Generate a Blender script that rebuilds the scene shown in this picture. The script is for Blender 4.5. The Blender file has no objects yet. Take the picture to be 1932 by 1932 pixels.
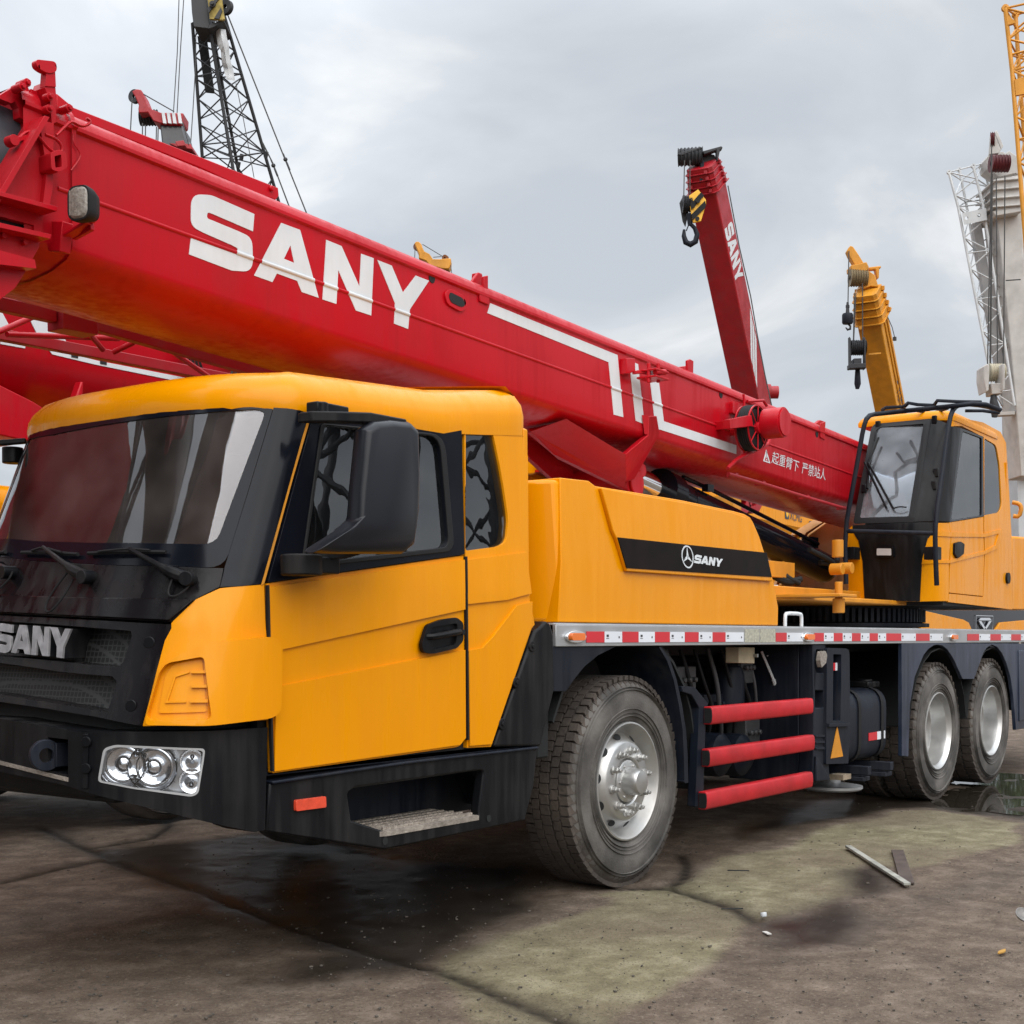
import bpy, bmesh, math, random
from math import sin, cos, pi, radians, hypot, sqrt, atan2
from mathutils import Vector, Matrix, noise
from mathutils.geometry import tessellate_polygon
random.seed(7)
SC = bpy.context.scene
COL = SC.collection
# ---------------------------------------------------------------- camera
FOC, PPX, PPY, CAMH, HOR = 2585.0, 966.0, 1250.0, 1.27, 1203.0      # focal length etc. on a 1932 px wide picture
PIT = -math.atan((PPY-HOR)/FOC)
YAW = math.atan(1893.0/hypot(FOC, PPY-HOR))
cd = bpy.data.cameras.new('camera'); cam = bpy.data.objects.new('camera', cd); COL.objects.link(cam)
cam.location = (0, 0, CAMH)
cam.rotation_euler = (pi/2+PIT, 0, -(pi/2-YAW))
cd.sensor_width = 36; cd.lens = 36*FOC/1932.0; cd.shift_y = (PPY-966.0)/1932.0
cd.clip_start = .05; cd.clip_end = 3000
SC.camera = cam
SC.render.resolution_x = SC.render.resolution_y = 1024
SC.view_settings.view_transform = 'Standard'; SC.view_settings.look = 'None'
SC.view_settings.gamma = 1; SC.view_settings.exposure = 0.6
# ---------------------------------------------------------------- sky (overcast) and soft sun
SUN_EL, SUN_AZ = radians(42), radians(-125)         # direction towards the sun
w = bpy.data.worlds.new("World"); SC.world = w; w.use_nodes = True
nt = w.node_tree; N = nt.nodes; L = nt.links; N.clear()
def nd(t, **k):
    n = N.new(t)
    for a, b in k.items(): setattr(n, a, b)
    return n
out = nd('ShaderNodeOutputWorld'); bg = nd('ShaderNodeBackground'); bg.inputs[1].default_value = .1
sky = nd('ShaderNodeTexSky', sky_type='NISHITA', sun_disc=False, sun_elevation=SUN_EL, sun_rotation=pi/2-SUN_AZ)
sky.air_density = 1.0; sky.dust_density = 3.0
tc = nd('ShaderNodeTexCoord'); sep = nd('ShaderNodeSeparateXYZ'); L.new(tc.outputs['Generated'], sep.inputs[0])
# cloud layer: project direction on a plane overhead
zc = nd('ShaderNodeMath', operation='MAXIMUM'); L.new(sep.outputs[2], zc.inputs[0]); zc.inputs[1].default_value = 0.0
zz = nd('ShaderNodeMath', operation='ADD'); L.new(zc.outputs[0], zz.inputs[0]); zz.inputs[1].default_value = .25
vm = nd('ShaderNodeVectorMath', operation='DIVIDE'); L.new(tc.outputs['Generated'], vm.inputs[0])
cmb = nd('ShaderNodeCombineXYZ'); [L.new(zz.outputs[0], cmb.inputs[i]) for i in range(3)]; L.new(cmb.outputs[0], vm.inputs[1])
n1 = nd('ShaderNodeTexNoise'); L.new(vm.outputs[0], n1.inputs['Vector']); n1.inputs['Scale'].default_value = 1.9; n1.inputs['Detail'].default_value = 7; n1.inputs['Roughness'].default_value = .52; n1.inputs['Distortion'].default_value = .55
cr = nd('ShaderNodeValToRGB'); L.new(n1.outputs['Fac'], cr.inputs[0])
cr.color_ramp.elements[0].position = .41; cr.color_ramp.elements[0].color = (.52, .555, .60, 1)
cr.color_ramp.elements[1].position = .61; cr.color_ramp.elements[1].color = (.76, .775, .79, 1)
e = cr.color_ramp.elements.new(.52); e.color = (.605, .635, .67, 1)
# brighter towards the zenith, as an overcast sky is
br = nd('ShaderNodeMapRange'); L.new(zc.outputs[0], br.inputs[0]); br.inputs[1].default_value = .40; br.inputs[2].default_value = .80; br.inputs[3].default_value = 7.6; br.inputs[4].default_value = 27.0
# a thinner, brighter patch in the cloud towards the middle of the view
dt = nd('ShaderNodeVectorMath', operation='DOT_PRODUCT'); L.new(tc.outputs['Generated'], dt.inputs[0]); dt.inputs[1].default_value = (.533, .725, .437)
pa = nd('ShaderNodeMapRange', interpolation_type='SMOOTHSTEP'); L.new(dt.outputs['Value'], pa.inputs[0]); pa.inputs[1].default_value = .955; pa.inputs[2].default_value = 1.0; pa.inputs[3].default_value = 1.0; pa.inputs[4].default_value = 1.30
bm_ = nd('ShaderNodeMath', operation='MULTIPLY'); L.new(br.outputs[0], bm_.inputs[0]); L.new(pa.outputs[0], bm_.inputs[1])
sc = nd('ShaderNodeVectorMath', operation='SCALE'); L.new(cr.outputs[0], sc.inputs[0]); L.new(bm_.outputs[0], sc.inputs[3])
mx = nd('ShaderNodeMixRGB'); mx.inputs[0].default_value = .93; L.new(sky.outputs[0], mx.inputs[1]); L.new(sc.outputs[0], mx.inputs[2])
L.new(mx.outputs[0], bg.inputs[0]); L.new(bg.outputs[0], out.inputs[0])
sl = bpy.data.lights.new('sun', 'SUN'); sl.energy = 1.5; sl.angle = radians(70); sl.color = (1, .965, .92)
so = bpy.data.objects.new('sun', sl); COL.objects.link(so)
so.rotation_euler = Vector((cos(SUN_AZ)*cos(SUN_EL), sin(SUN_AZ)*cos(SUN_EL), sin(SUN_EL))).to_track_quat('Z', 'Y').to_euler()

# ---------------------------------------------------------------- survey helpers: a point of the picture -> a point on a known surface
CH, SH = cos(YAW), sin(YAW); CP, SP = cos(PIT), sin(PIT)
def ray(q):
    r = (q[0]-PPX)/FOC; u = -(q[1]-PPY)/FOC
    h = CP-u*SP; z = SP+u*CP
    return Vector((h*CH+r*SH, h*SH-r*CH, z))
def onY(q, Y):
    d = ray(q); k = Y/d.y; return Vector((k*d.x, Y, CAMH+k*d.z))
def onX(q, X):
    d = ray(q); k = X/d.x; return Vector((X, k*d.y, CAMH+k*d.z))
def onZ(q, Z):
    d = ray(q); k = (Z-CAMH)/d.z; return Vector((k*d.x, k*d.y, Z))
def AD(q, dist):
    d = ray(q); return Vector((0, 0, CAMH))+d*(dist/hypot(d.x, d.y))
def proj(p):
    h = p[0]*CH+p[1]*SH; r = p[0]*SH-p[1]*CH; z = p[2]-CAMH
    d = h*CP+z*SP; u = z*CP-h*SP
    return (PPX+FOC*r/d, PPY-FOC*u/d)
def zf(ox, oy, k): return lambda *a: [(ox+k*a[i], oy+k*a[i+1]) for i in range(0, len(a), 2)]
Vv = zf(0, 0, 1)
Z1 = zf(0, 0, 1/3); Z2 = zf(0, 628.9, 1/3); Z3 = zf(0, 1069.2, .3581); Z4 = zf(440.3, 628.9, 1/3)
Z5 = zf(943.4, 1069.2, 1/3); Z6 = zf(1288, 691.8, 1/3); B1 = zf(1572.3, 1069.2, .2605); B2 = zf(1245.3, 251.6, .267)
B3 = zf(1572.3, 0, .3906); B4 = zf(188.7, 0, .2279); B5 = zf(644, 314.5, 1/3); B6 = zf(0, 534.6, .2604)
C1 = zf(0, 1119.5, .2019); C3 = zf(503.1, 1352.2, .293)
D1 = zf(566, 408.8, .16276); D2 = zf(880.5, 534.6, .293); D3 = zf(0, 1132.1, .09766); D4 = zf(1383.6, 880.5, .16276)
D5 = zf(1680.5, 0, .22787); D6 = zf(1132.1, 1446.5, .41407); D7 = zf(0, 1446.5, .58596)

# ---------------------------------------------------------------- materials
MATS = {}
def mat(name, col, rough=.5, metal=0, coat=0, var=.12, vscale=3, streak=0, bump=0, bscale=40, spec=.5, dirt=None, dirtamt=0, alpha=None, trans=0, sheen=0):
    if name in MATS: return MATS[name]
    m = bpy.data.materials.new(name); m.use_nodes = True
    nt = m.node_tree; N = nt.nodes; L = nt.links; P = N['Principled BSDF']
    P.inputs['Metallic'].default_value = metal; P.inputs['Specular IOR Level'].default_value = spec
    P.inputs['Coat Weight'].default_value = coat; P.inputs['Coat Roughness'].default_value = .06
    if trans: P.inputs['Transmission Weight'].default_value = trans
    tc = N.new('ShaderNodeTexCoord')
    geo = N.new('ShaderNodeNewGeometry')
    def noise_(scale, detail, vec=None, mul=None):
        n = N.new('ShaderNodeTexNoise'); n.inputs['Scale'].default_value = scale; n.inputs['Detail'].default_value = detail
        if mul:
            mp = N.new('ShaderNodeMapping'); mp.inputs['Scale'].default_value = mul; L.new(geo.outputs['Position'], mp.inputs[0]); L.new(mp.outputs[0], n.inputs['Vector'])
        else: L.new(geo.outputs['Position'], n.inputs['Vector'])
        return n
    a = noise_(vscale, 5)
    mr = N.new('ShaderNodeMapRange'); L.new(a.outputs['Fac'], mr.inputs[0]); mr.inputs[1].default_value = .3; mr.inputs[2].default_value = .7
    mr.inputs[3].default_value = 1-var; mr.inputs[4].default_value = 1+var*.4
    s = N.new('ShaderNodeVectorMath'); s.operation = 'SCALE'; s.inputs[0].default_value = col; L.new(mr.outputs[0], s.inputs[3])
    cur = s.outputs[0]
    rcur = None
    if dirt:
        b = noise_(1.0, 6, mul=(22, 22, 1.6) if streak else (5, 5, 5))
        b2 = noise_(2.2, 4)
        mu = N.new('ShaderNodeMath'); mu.operation = 'MULTIPLY'; L.new(b.outputs['Fac'], mu.inputs[0]); L.new(b2.outputs['Fac'], mu.inputs[1])
        r2 = N.new('ShaderNodeMapRange'); L.new(mu.outputs[0], r2.inputs[0]); r2.inputs[1].default_value = .2; r2.inputs[2].default_value = .42; r2.inputs[4].default_value = dirtamt
        mxx = N.new('ShaderNodeMixRGB'); L.new(r2.outputs[0], mxx.inputs[0]); L.new(cur, mxx.inputs[1]); mxx.inputs[2].default_value = (*dirt, 1)
        cur = mxx.outputs[0]
        r3 = N.new('ShaderNodeMapRange'); L.new(mu.outputs[0], r3.inputs[0]); r3.inputs[1].default_value = .2; r3.inputs[2].default_value = .42; r3.inputs[3].default_value = rough; r3.inputs[4].default_value = min(1, rough+.35)
        L.new(r3.outputs[0], P.inputs['Roughness'])
    else:
        r3 = N.new('ShaderNodeMapRange'); L.new(a.outputs['Fac'], r3.inputs[0]); r3.inputs[3].default_value = max(.02, rough*.8); r3.inputs[4].default_value = min(1, rough*1.25)
        L.new(r3.outputs[0], P.inputs['Roughness'])
    L.new(cur, P.inputs['Base Color'])
    if bump:
        c = noise_(bscale, 4); bp = N.new('ShaderNodeBump'); bp.inputs['Strength'].default_value = bump; bp.inputs['Distance'].default_value = .01
        L.new(c.outputs['Fac'], bp.inputs['Height']); L.new(bp.outputs[0], P.inputs['Normal'])
        
    MATS[name] = m; return m
YEL = mat('yellow_paint', (.72, .268, .0), .24, coat=.14, var=.05, vscale=2.2, streak=1, dirt=(.56, .17, .0), dirtamt=.22, bump=.05, bscale=5, spec=.14)
YEL2 = mat('yellow_paint_worn', (.62, .24, .008), .5, var=.18, vscale=4, dirt=(.25, .13, .03), dirtamt=.5)
RED = mat('red_paint', (.45, .004, .012), .30, coat=.08, var=.10, vscale=1.6, streak=1, dirt=(.26, .008, .010), dirtamt=.35, bump=.04, bscale=4, spec=.2)
RED2 = mat('red_paint_dull', (.34, .004, .012), .45, var=.15, vscale=3, dirt=(.18, .03, .03), dirtamt=.4)
REDG = mat('red_rail_paint', (.46, .012, .018), .42, var=.25, vscale=8, dirt=(.28, .03, .03), dirtamt=.5, spec=.3)
WHT = mat('white_marking', (.60, .635, .66), .45, var=.08, vscale=6, streak=1, dirt=(.5, .5, .5), dirtamt=.35)
GLB = mat('gloss_black', (.006, .007, .011), .14, coat=.0, var=.3, vscale=5, bump=.05, bscale=3, spec=.16)
STR = mat('dark_strip', (.012, .008, .007), .45, var=.5, vscale=9, spec=.06)
BLK = mat('black_plastic', (.006, .0065, .008), .34, var=.3, vscale=4, streak=1, dirt=(.035, .032, .030), dirtamt=.5, spec=.16)
MIR = mat('mirror_plastic', (.010, .011, .015), .30, var=.2, vscale=2, spec=.28)
BLK2 = mat('black_rubber', (.012, .012, .013), .65, var=.3, spec=.25)
FRONT = mat('front_black_panel', (.006, .005, .006), .22, coat=.0, var=.3, vscale=3, streak=1, dirt=(.04, .036, .034), dirtamt=.5, spec=.2)
CHA = mat('chassis_paint', (.009, .012, .020), .42, var=.3, vscale=4, streak=1, dirt=(.05, .05, .055), dirtamt=.35, spec=.16)
MUD = mat('mudguard_paint', (.018, .028, .052), .28, coat=.05, var=.4, vscale=2, streak=1, dirt=(.10, .11, .14), dirtamt=.6, spec=.25)
DARK = mat('underbody', (.006, .007, .008), .7, var=.4)
TYR = mat('tyre_rubber', (.06, .055, .05), .75, var=.35, vscale=7, bump=.3, bscale=90, dirt=(.21, .195, .18), dirtamt=.8)
TRD = mat('tyre_tread', (.045, .036, .030), .8, var=.35, vscale=9, bump=.4, bscale=60, dirt=(.11, .085, .068), dirtamt=.7)
RIM = mat('silver_rim', (.52, .52, .51), .30, metal=.75, var=.2, vscale=10, dirt=(.25, .22, .19), dirtamt=.65)
ALU = mat('aluminium', (.46, .47, .48), .38, metal=.6, var=.15, vscale=5, dirt=(.3, .3, .3), dirtamt=.4)
STL = mat('steel', (.35, .36, .37), .3, metal=.9, var=.2, vscale=6)
CHR = mat('chrome', (.85, .86, .88), .08, metal=1, var=.05)
LTR = mat('letter_metal', (.42, .41, .42), .35, metal=.6, var=.3, vscale=25)
ORA = mat('orange_lens', (.75, .16, .01), .2, coat=.5, var=.1)
REF = mat('orange_reflector', (.70, .07, .03), .3, coat=.4, var=.2, vscale=40)
REDT = mat('red_tape', (.55, .02, .03), .35, var=.1)
WHTT = mat('white_tape', (.68, .71, .76), .35, var=.08)
PRT = mat('print_black', (.04, .04, .045), .5)
TRP = mat('tread_plate', (.32, .28, .24), .55, metal=.3, var=.4, vscale=20, bump=.5, bscale=80)
CONCR = mat('hazard_yellow', (.78, .42, .02), .4, var=.1)
CREAM = mat('cream_paint', (.50, .485, .46), .5, var=.15, vscale=3, dirt=(.25, .22, .2), dirtamt=.3)
LGT = mat('light_grey_paint', (.55, .57, .58), .45, var=.15)
LATB = mat('lattice_black', (.025, .026, .030), .6, var=.3)
ORY = mat('orange_yellow_paint', (.62, .26, .012), .45, var=.15, vscale=4, dirt=(.3, .14, .02), dirtamt=.4)
WOOD = mat('weathered_wood', (.30, .24, .17), .8, var=.3, vscale=12, bump=.3)
ROPE = mat('wire_rope', (.05, .05, .05), .6)
INT = mat('interior_grey', (.22, .20, .18), .7, var=.2)
def glass(name, tint, ior=1.5, rough=.0, op=.0, opcol=(.02, .02, .02), wob=.13):
    m = bpy.data.materials.new(name); m.use_nodes = True; nt = m.node_tree; N = nt.nodes; L = nt.links; N.clear()
    o = N.new('ShaderNodeOutputMaterial'); tr = N.new('ShaderNodeBsdfTransparent'); tr.inputs[0].default_value = (*tint, 1)
    df = N.new('ShaderNodeBsdfDiffuse'); df.inputs[0].default_value = (*opcol, 1)
    geo = N.new('ShaderNodeNewGeometry'); nz = N.new('ShaderNodeTexNoise'); nz.inputs['Scale'].default_value = 2.3; nz.inputs['Detail'].default_value = 3; L.new(geo.outputs['Position'], nz.inputs['Vector'])
    bp = N.new('ShaderNodeBump'); bp.inputs['Strength'].default_value = wob; bp.inputs['Distance'].default_value = .010; L.new(nz.outputs['Fac'], bp.inputs['Height'])
    n2 = N.new('ShaderNodeTexNoise'); n2.inputs['Scale'].default_value = 5; n2.inputs['Detail'].default_value = 8; L.new(geo.outputs['Position'], n2.inputs['Vector'])
    mr = N.new('ShaderNodeMapRange'); L.new(n2.outputs['Fac'], mr.inputs[0]); mr.inputs[1].default_value = .35; mr.inputs[2].default_value = .75; mr.inputs[3].default_value = op*.5; mr.inputs[4].default_value = op*1.8
    m1 = N.new('ShaderNodeMixShader'); L.new(mr.outputs[0], m1.inputs[0]); L.new(tr.outputs[0], m1.inputs[1]); L.new(df.outputs[0], m1.inputs[2])
    gl = N.new('ShaderNodeBsdfGlossy'); gl.inputs['Roughness'].default_value = rough; gl.inputs[0].default_value = (.95, .97, 1, 1); L.new(bp.outputs[0], gl.inputs['Normal'])
    fr = N.new('ShaderNodeFresnel'); fr.inputs['IOR'].default_value = ior; L.new(bp.outputs[0], fr.inputs['Normal'])
    m2 = N.new('ShaderNodeMixShader'); L.new(fr.outputs[0], m2.inputs[0]); L.new(m1.outputs[0], m2.inputs[1]); L.new(gl.outputs[0], m2.inputs[2])
    L.new(m2.outputs[0], o.inputs[0]); MATS[name] = m; return m
GWS = glass('windscreen_glass', (.72, .68, .67), 1.72, .0, .08, (.32, .27, .25))
GSD = glass('side_glass', (.50, .56, .56), 1.9, .0, .03, (.2, .22, .24))
GLP = glass('lamp_glass', (.95, .96, .97), 1.45, .02, .02, (.5, .5, .5))
def honey(name, col, scale):
    m = mat(name, col, .5); nt = m.node_tree; N = nt.nodes; L = nt.links; P = N['Principled BSDF']
    geo = N.new('ShaderNodeNewGeometry'); v = N.new('ShaderNodeTexVoronoi'); v.feature = 'DISTANCE_TO_EDGE'; v.inputs['Scale'].default_value = scale; v.inputs['Randomness'].default_value = .12
    L.new(geo.outputs['Position'], v.inputs['Vector'])
    r = N.new('ShaderNodeMapRange'); L.new(v.outputs['Distance'], r.inputs[0]); r.inputs[1].default_value = .07; r.inputs[2].default_value = .14
    mx = N.new('ShaderNodeMixRGB'); L.new(r.outputs[0], mx.inputs[0]); mx.inputs[1].default_value = (.035, .035, .035, 1); mx.inputs[2].default_value = (.002, .002, .002, 1)
    L.new(mx.outputs[0], P.inputs['Base Color']); return m
HON = honey('grille_mesh', (.03, .03, .03), 48)

# ---------------------------------------------------------------- mesh helpers
def finish(o, smooth=35, bevel=0, seg=2):
    me = o.data
    for p in me.polygons: p.use_smooth = True
    try: me.set_sharp_from_angle(angle=radians(smooth))
    except Exception: pass
    if bevel:
        b = o.modifiers.new('bevel', 'BEVEL'); b.width = bevel; b.segments = seg; b.limit_method = 'ANGLE'; b.angle_limit = radians(38); b.harden_normals = False
    return o
def empty(name, loc=(0, 0, 0), label=None, cat=None, group=None):
    o = bpy.data.objects.new(name, None); COL.objects.link(o); o.location = loc; o.empty_display_size = .3
    if label: o['label'] = label
    if cat: o['category'] = cat
    if group: o['group'] = group
    return o
def tag(o, label=None, cat=None, group=None, kind=None):
    if label: o['label'] = label
    if cat: o['category'] = cat
    if group: o['group'] = group
    if kind: o['kind'] = kind
    return o
def wpos(o):
    p = Vector((0, 0, 0))
    while o: p += Vector(o.location); o = o.parent
    return p
def frame(axis, ref=None):
    a = Vector(axis).normalized(); r = Vector(ref) if ref else (Vector((0, 0, 1)) if abs(a.z) < .9 else Vector((1, 0, 0)))
    u = a.cross(r).normalized(); v = u.cross(a).normalized(); return a, u, v
class MB:
    def __init__(s): s.v = []; s.f = []
    def add(s, vs, fs):
        b = len(s.v); s.v += [tuple(p) for p in vs]; s.f += [tuple(b+i for i in f) for f in fs]; return s
    def box(s, c, d, R=None):
        c = Vector(c); R = R or Matrix.Identity(3)
        vs = [c+R @ Vector((x*d[0]/2, y*d[1]/2, z*d[2]/2)) for x in (-1, 1) for y in (-1, 1) for z in (-1, 1)]
        return s.add(vs, [(0, 1, 3, 2), (4, 6, 7, 5), (0, 4, 5, 1), (2, 3, 7, 6), (0, 2, 6, 4), (1, 5, 7, 3)])
    def bar(s, p0, p1, w, h, ref=None):
        p0 = Vector(p0); p1 = Vector(p1); a, u, v = frame(p1-p0, ref)
        vs = [p+u*x*w/2+v*y*h/2 for p in (p0, p1) for x, y in ((-1, -1), (1, -1), (1, 1), (-1, 1))]
        return s.add(vs, [(3, 2, 1, 0), (4, 5, 6, 7)]+[(i, (i+1) % 4, 4+(i+1) % 4, 4+i) for i in range(4)])
    def cyl(s, p0, p1, r0, r1=None, n=16, caps=True):
        r1 = r0 if r1 is None else r1; p0 = Vector(p0); p1 = Vector(p1); a, u, v = frame(p1-p0)
        vs = [p+(u*cos(2*pi*i/n)+v*sin(2*pi*i/n))*r for p, r in ((p0, r0), (p1, r1)) for i in range(n)]
        fs = [(i, (i+1) % n, n+(i+1) % n, n+i) for i in range(n)]
        if caps: fs += [tuple(range(n-1, -1, -1)), tuple(range(n, 2*n))]
        return s.add(vs, fs)
    def tube(s, pts, r, n=8, sub=0, closed=False):
        P = [Vector(p) for p in pts]
        for _ in range(sub):
            Q = [P[0]]
            for i in range(len(P)-1): Q += [P[i]*.75+P[i+1]*.25, P[i]*.25+P[i+1]*.75]
            Q.append(P[-1]); P = Q
        m = len(P); vs = []; pu = None
        for i, p in enumerate(P):
            d = (P[min(i+1, m-1)]-P[max(i-1, 0)])
            if d.length < 1e-9: d = Vector((0, 0, 1))
            d.normalize()
            if pu is None: _, u, _ = frame(d)
            else:
                u = pu-d*pu.dot(d)
                if u.length < 1e-6: _, u, _ = frame(d)
                u.normalize()
            pu = u; v = d.cross(u); rr = r[i] if isinstance(r, (list, tuple)) else r
            vs += [p+(u*cos(2*pi*k/n)+v*sin(2*pi*k/n))*rr for k in range(n)]
        fs = [(i*n+k, i*n+(k+1) % n, (i+1)*n+(k+1) % n, (i+1)*n+k) for i in range(m-1) for k in range(n)]
        fs += [tuple(range(n-1, -1, -1)), tuple(range((m-1)*n, m*n))]
        return s.add(vs, fs)
    def lathe(s, o, axis, prof, n=48, a0=0, a1=2*pi):        # prof: (radius, along axis)
        o = Vector(o); a, u, v = frame(axis); full = abs(a1-a0-2*pi) < 1e-6; m = len(prof); nn = n if full else n+1
        vs = [o+a*h+(u*cos(a0+(a1-a0)*i/n)+v*sin(a0+(a1-a0)*i/n))*r for i in range(nn) for r, h in prof]
        fs = [(i*m+j, ((i+1) % nn)*m+j, ((i+1) % nn)*m+j+1, i*m+j+1) for i in range(n if full else n) for j in range(m-1)]
        return s.add(vs, fs)
    def prism(s, loop, vec):
        vec = Vector(vec); n = len(loop); L_ = [Vector(p) for p in loop]
        return s.add(L_+[p+vec for p in L_], [tuple(range(n-1, -1, -1)), tuple(range(n, 2*n))]+[(i, (i+1) % n, n+(i+1) % n, n+i) for i in range(n)])
    def loft(s, secs, caps=True, closed=True):
        n = len(secs[0]); vs = [p for c in secs for p in c]; k = n if closed else n-1
        fs = [(i*n+j, i*n+(j+1) % n, (i+1)*n+(j+1) % n, (i+1)*n+j) for i in range(len(secs)-1) for j in range(k)]
        if caps: fs += [tuple(range(n-1, -1, -1)), tuple(range((len(secs)-1)*n, len(secs)*n))]
        return s.add(vs, fs)
    def build(s, name, m, parent=None, smooth=35, bevel=0, seg=2, fixn=True):
        me = bpy.data.meshes.new(name)
        off = wpos(parent) if parent else Vector((0, 0, 0))
        me.from_pydata([tuple(Vector(p)-off) for p in s.v], [], s.f)
        if fixn:
            bm = bmesh.new(); bm.from_mesh(me); bmesh.ops.recalc_face_normals(bm, faces=bm.faces); bm.to_mesh(me); bm.free()
        me.materials.append(m); o = bpy.data.objects.new(name, me); COL.objects.link(o)
        if parent: o.parent = parent
        return finish(o, smooth, bevel, seg)
def _each(mb, name, m, parent=None, gap=.004, **kw):       # every loose piece of the mesh as an object of its own
    n = len(mb.v); par = list(range(n))
    def find(a):
        while par[a] != a: par[a] = par[par[a]]; a = par[a]
        return a
    for f in mb.f:
        r = find(f[0])
        for k in f[1:]: par[find(k)] = r
    isl = {}
    for i in range(n): isl.setdefault(find(i), []).append(i)
    bx = []
    for k, ids in isl.items():
        P = [mb.v[i] for i in ids]; bx.append([[min(p[j] for p in P)-gap for j in range(3)], [max(p[j] for p in P)+gap for j in range(3)], {k}])
    ch = True
    while ch:
        ch = False
        for i in range(len(bx)):
            for j in range(i+1, len(bx)):
                a, b = bx[i], bx[j]
                if all(a[0][k] <= b[1][k] and b[0][k] <= a[1][k] for k in range(3)):
                    bx[i] = [[min(a[0][k], b[0][k]) for k in range(3)], [max(a[1][k], b[1][k]) for k in range(3)], a[2] | b[2]]; bx.pop(j); ch = True; break
            if ch: break
    out = []
    for _, _, ks in bx:
        q = MB(); mp = {}
        for f in mb.f:
            if find(f[0]) in ks:
                for i in f:
                    if i not in mp: mp[i] = len(q.v); q.v.append(mb.v[i])
                q.f.append(tuple(mp[i] for i in f))
        out.append(q.build(name, m, parent, **kw))
    return out
MB.each = lambda s, name, m, parent=None, gap=.004, **kw: _each(s, name, m, parent, gap, **kw)
# flat shapes with holes, laid on a curved surface f(s, z, t) and given thickness
def panel_mb(mb, f, loops, t0, t1, cs=(), cz=()):
    bm = bmesh.new()
    L3 = [[Vector((p[0], p[1], 0)) for p in lp] for lp in loops]
    flat = [p for lp in L3 for p in lp]
    b2 = bmesh.new(); vv = [b2.verts.new(p) for p in flat]; ee = []; k_ = 0
    for lp in L3:
        n = len(lp)
        for i in range(n):
            try: ee.append(b2.edges.new((vv[k_+i], vv[k_+(i+1) % n])))
            except ValueError: pass
        k_ += n
    b2.verts.index_update(); bmesh.ops.triangle_fill(b2, use_beauty=True, use_dissolve=False, edges=ee, normal=(0, 0, 1))
    tris = [[v.index for v in f_.verts] for f_ in b2.faces]; b2.free()
    top = [bm.verts.new((p.x, p.y, t1)) for p in flat]; bot = [bm.verts.new((p.x, p.y, t0)) for p in flat]
    for t in tris:
        try: bm.faces.new([top[i] for i in t]); bm.faces.new([bot[i] for i in reversed(t)])
        except (ValueError, IndexError): pass
    b = 0
    for lp in L3:
        n = len(lp)
        for i in range(n):
            j = (i+1) % n
            try: bm.faces.new([top[b+i], bot[b+i], bot[b+j], top[b+j]])
            except ValueError: pass
        b += n
    for c in cs: bmesh.ops.bisect_plane(bm, geom=bm.verts[:]+bm.edges[:]+bm.faces[:], plane_co=(c, 0, 0), plane_no=(1, 0, 0), dist=1e-5)
    for c in cz: bmesh.ops.bisect_plane(bm, geom=bm.verts[:]+bm.edges[:]+bm.faces[:], plane_co=(0, c, 0), plane_no=(0, 1, 0), dist=1e-5)
    bmesh.ops.recalc_face_normals(bm, faces=bm.faces)
    bm.verts.index_update()
    mb.add([f(*v.co) for v in bm.verts], [[v.index for v in fc.verts] for fc in bm.faces]); bm.free(); return mb
def panel(name, f, loops, t0, t1, m, parent, cs=(), cz=(), bevel=0, smooth=35, seg=2):
    if not isinstance(loops[0][0], (tuple, list, Vector)) or isinstance(loops[0], Vector): loops = [loops]
    return panel_mb(MB(), f, loops, t0, t1, cs, cz).build(name, m, parent, smooth, bevel, seg)
def rnd(poly, r, seg=4):                                     # round the corners of a polygon
    n = len(poly); o = []
    rr = r if isinstance(r, (list, tuple)) else [r]*n
    for i in range(n):
        p = Vector(poly[i][:2]); a = Vector(poly[i-1][:2])-p; b = Vector(poly[(i+1) % n][:2])-p
        k = min(rr[i], a.length*.48, b.length*.48)
        if k <= 1e-6: o.append((p.x, p.y)); continue
        A = p+a.normalized()*k; B = p+b.normalized()*k
        for j in range(seg+1):
            t = j/seg; q = A*(1-t)**2+p*2*t*(1-t)+B*t*t; o.append((q.x, q.y))
    return o
def circ(cx, cy, rx, ry=None, n=16): ry = ry or rx; return [(cx+rx*cos(2*pi*i/n), cy+ry*sin(2*pi*i/n)) for i in range(n)]
class Surf:                                                   # f(s, z, t) with an inverse from picture points
    def __init__(s, f, sr, zr, ns=60, nz=30, vis=None):
        s.f = f; s.g = []
        for i in range(ns+1):
            for j in range(nz+1):
                a = sr[0]+(sr[1]-sr[0])*i/ns; b = zr[0]+(zr[1]-zr[0])*j/nz; s.g.append((a, b, proj(f(a, b, 0))))
    def inv(s, q):
        a, b, _ = min(s.g, key=lambda g: (g[2][0]-q[0])**2+(g[2][1]-q[1])**2)
        for _ in range(12):
            p0 = proj(s.f(a, b, 0)); e = 1e-4; pa = proj(s.f(a+e, b, 0)); pb = proj(s.f(a, b+e, 0))
            A, B, C, D = (pa[0]-p0[0])/e, (pb[0]-p0[0])/e, (pa[1]-p0[1])/e, (pb[1]-p0[1])/e
            det = A*D-B*C
            if abs(det) < 1e-9: break
            dx, dy = q[0]-p0[0], q[1]-p0[1]
            da = (D*dx-B*dy)/det; db = (-C*dx+A*dy)/det
            a += max(-.1, min(.1, da)); b += max(-.1, min(.1, db))
        return (a, b)
    def inl(s, qs): return [s.inv(q) for q in qs]
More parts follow.
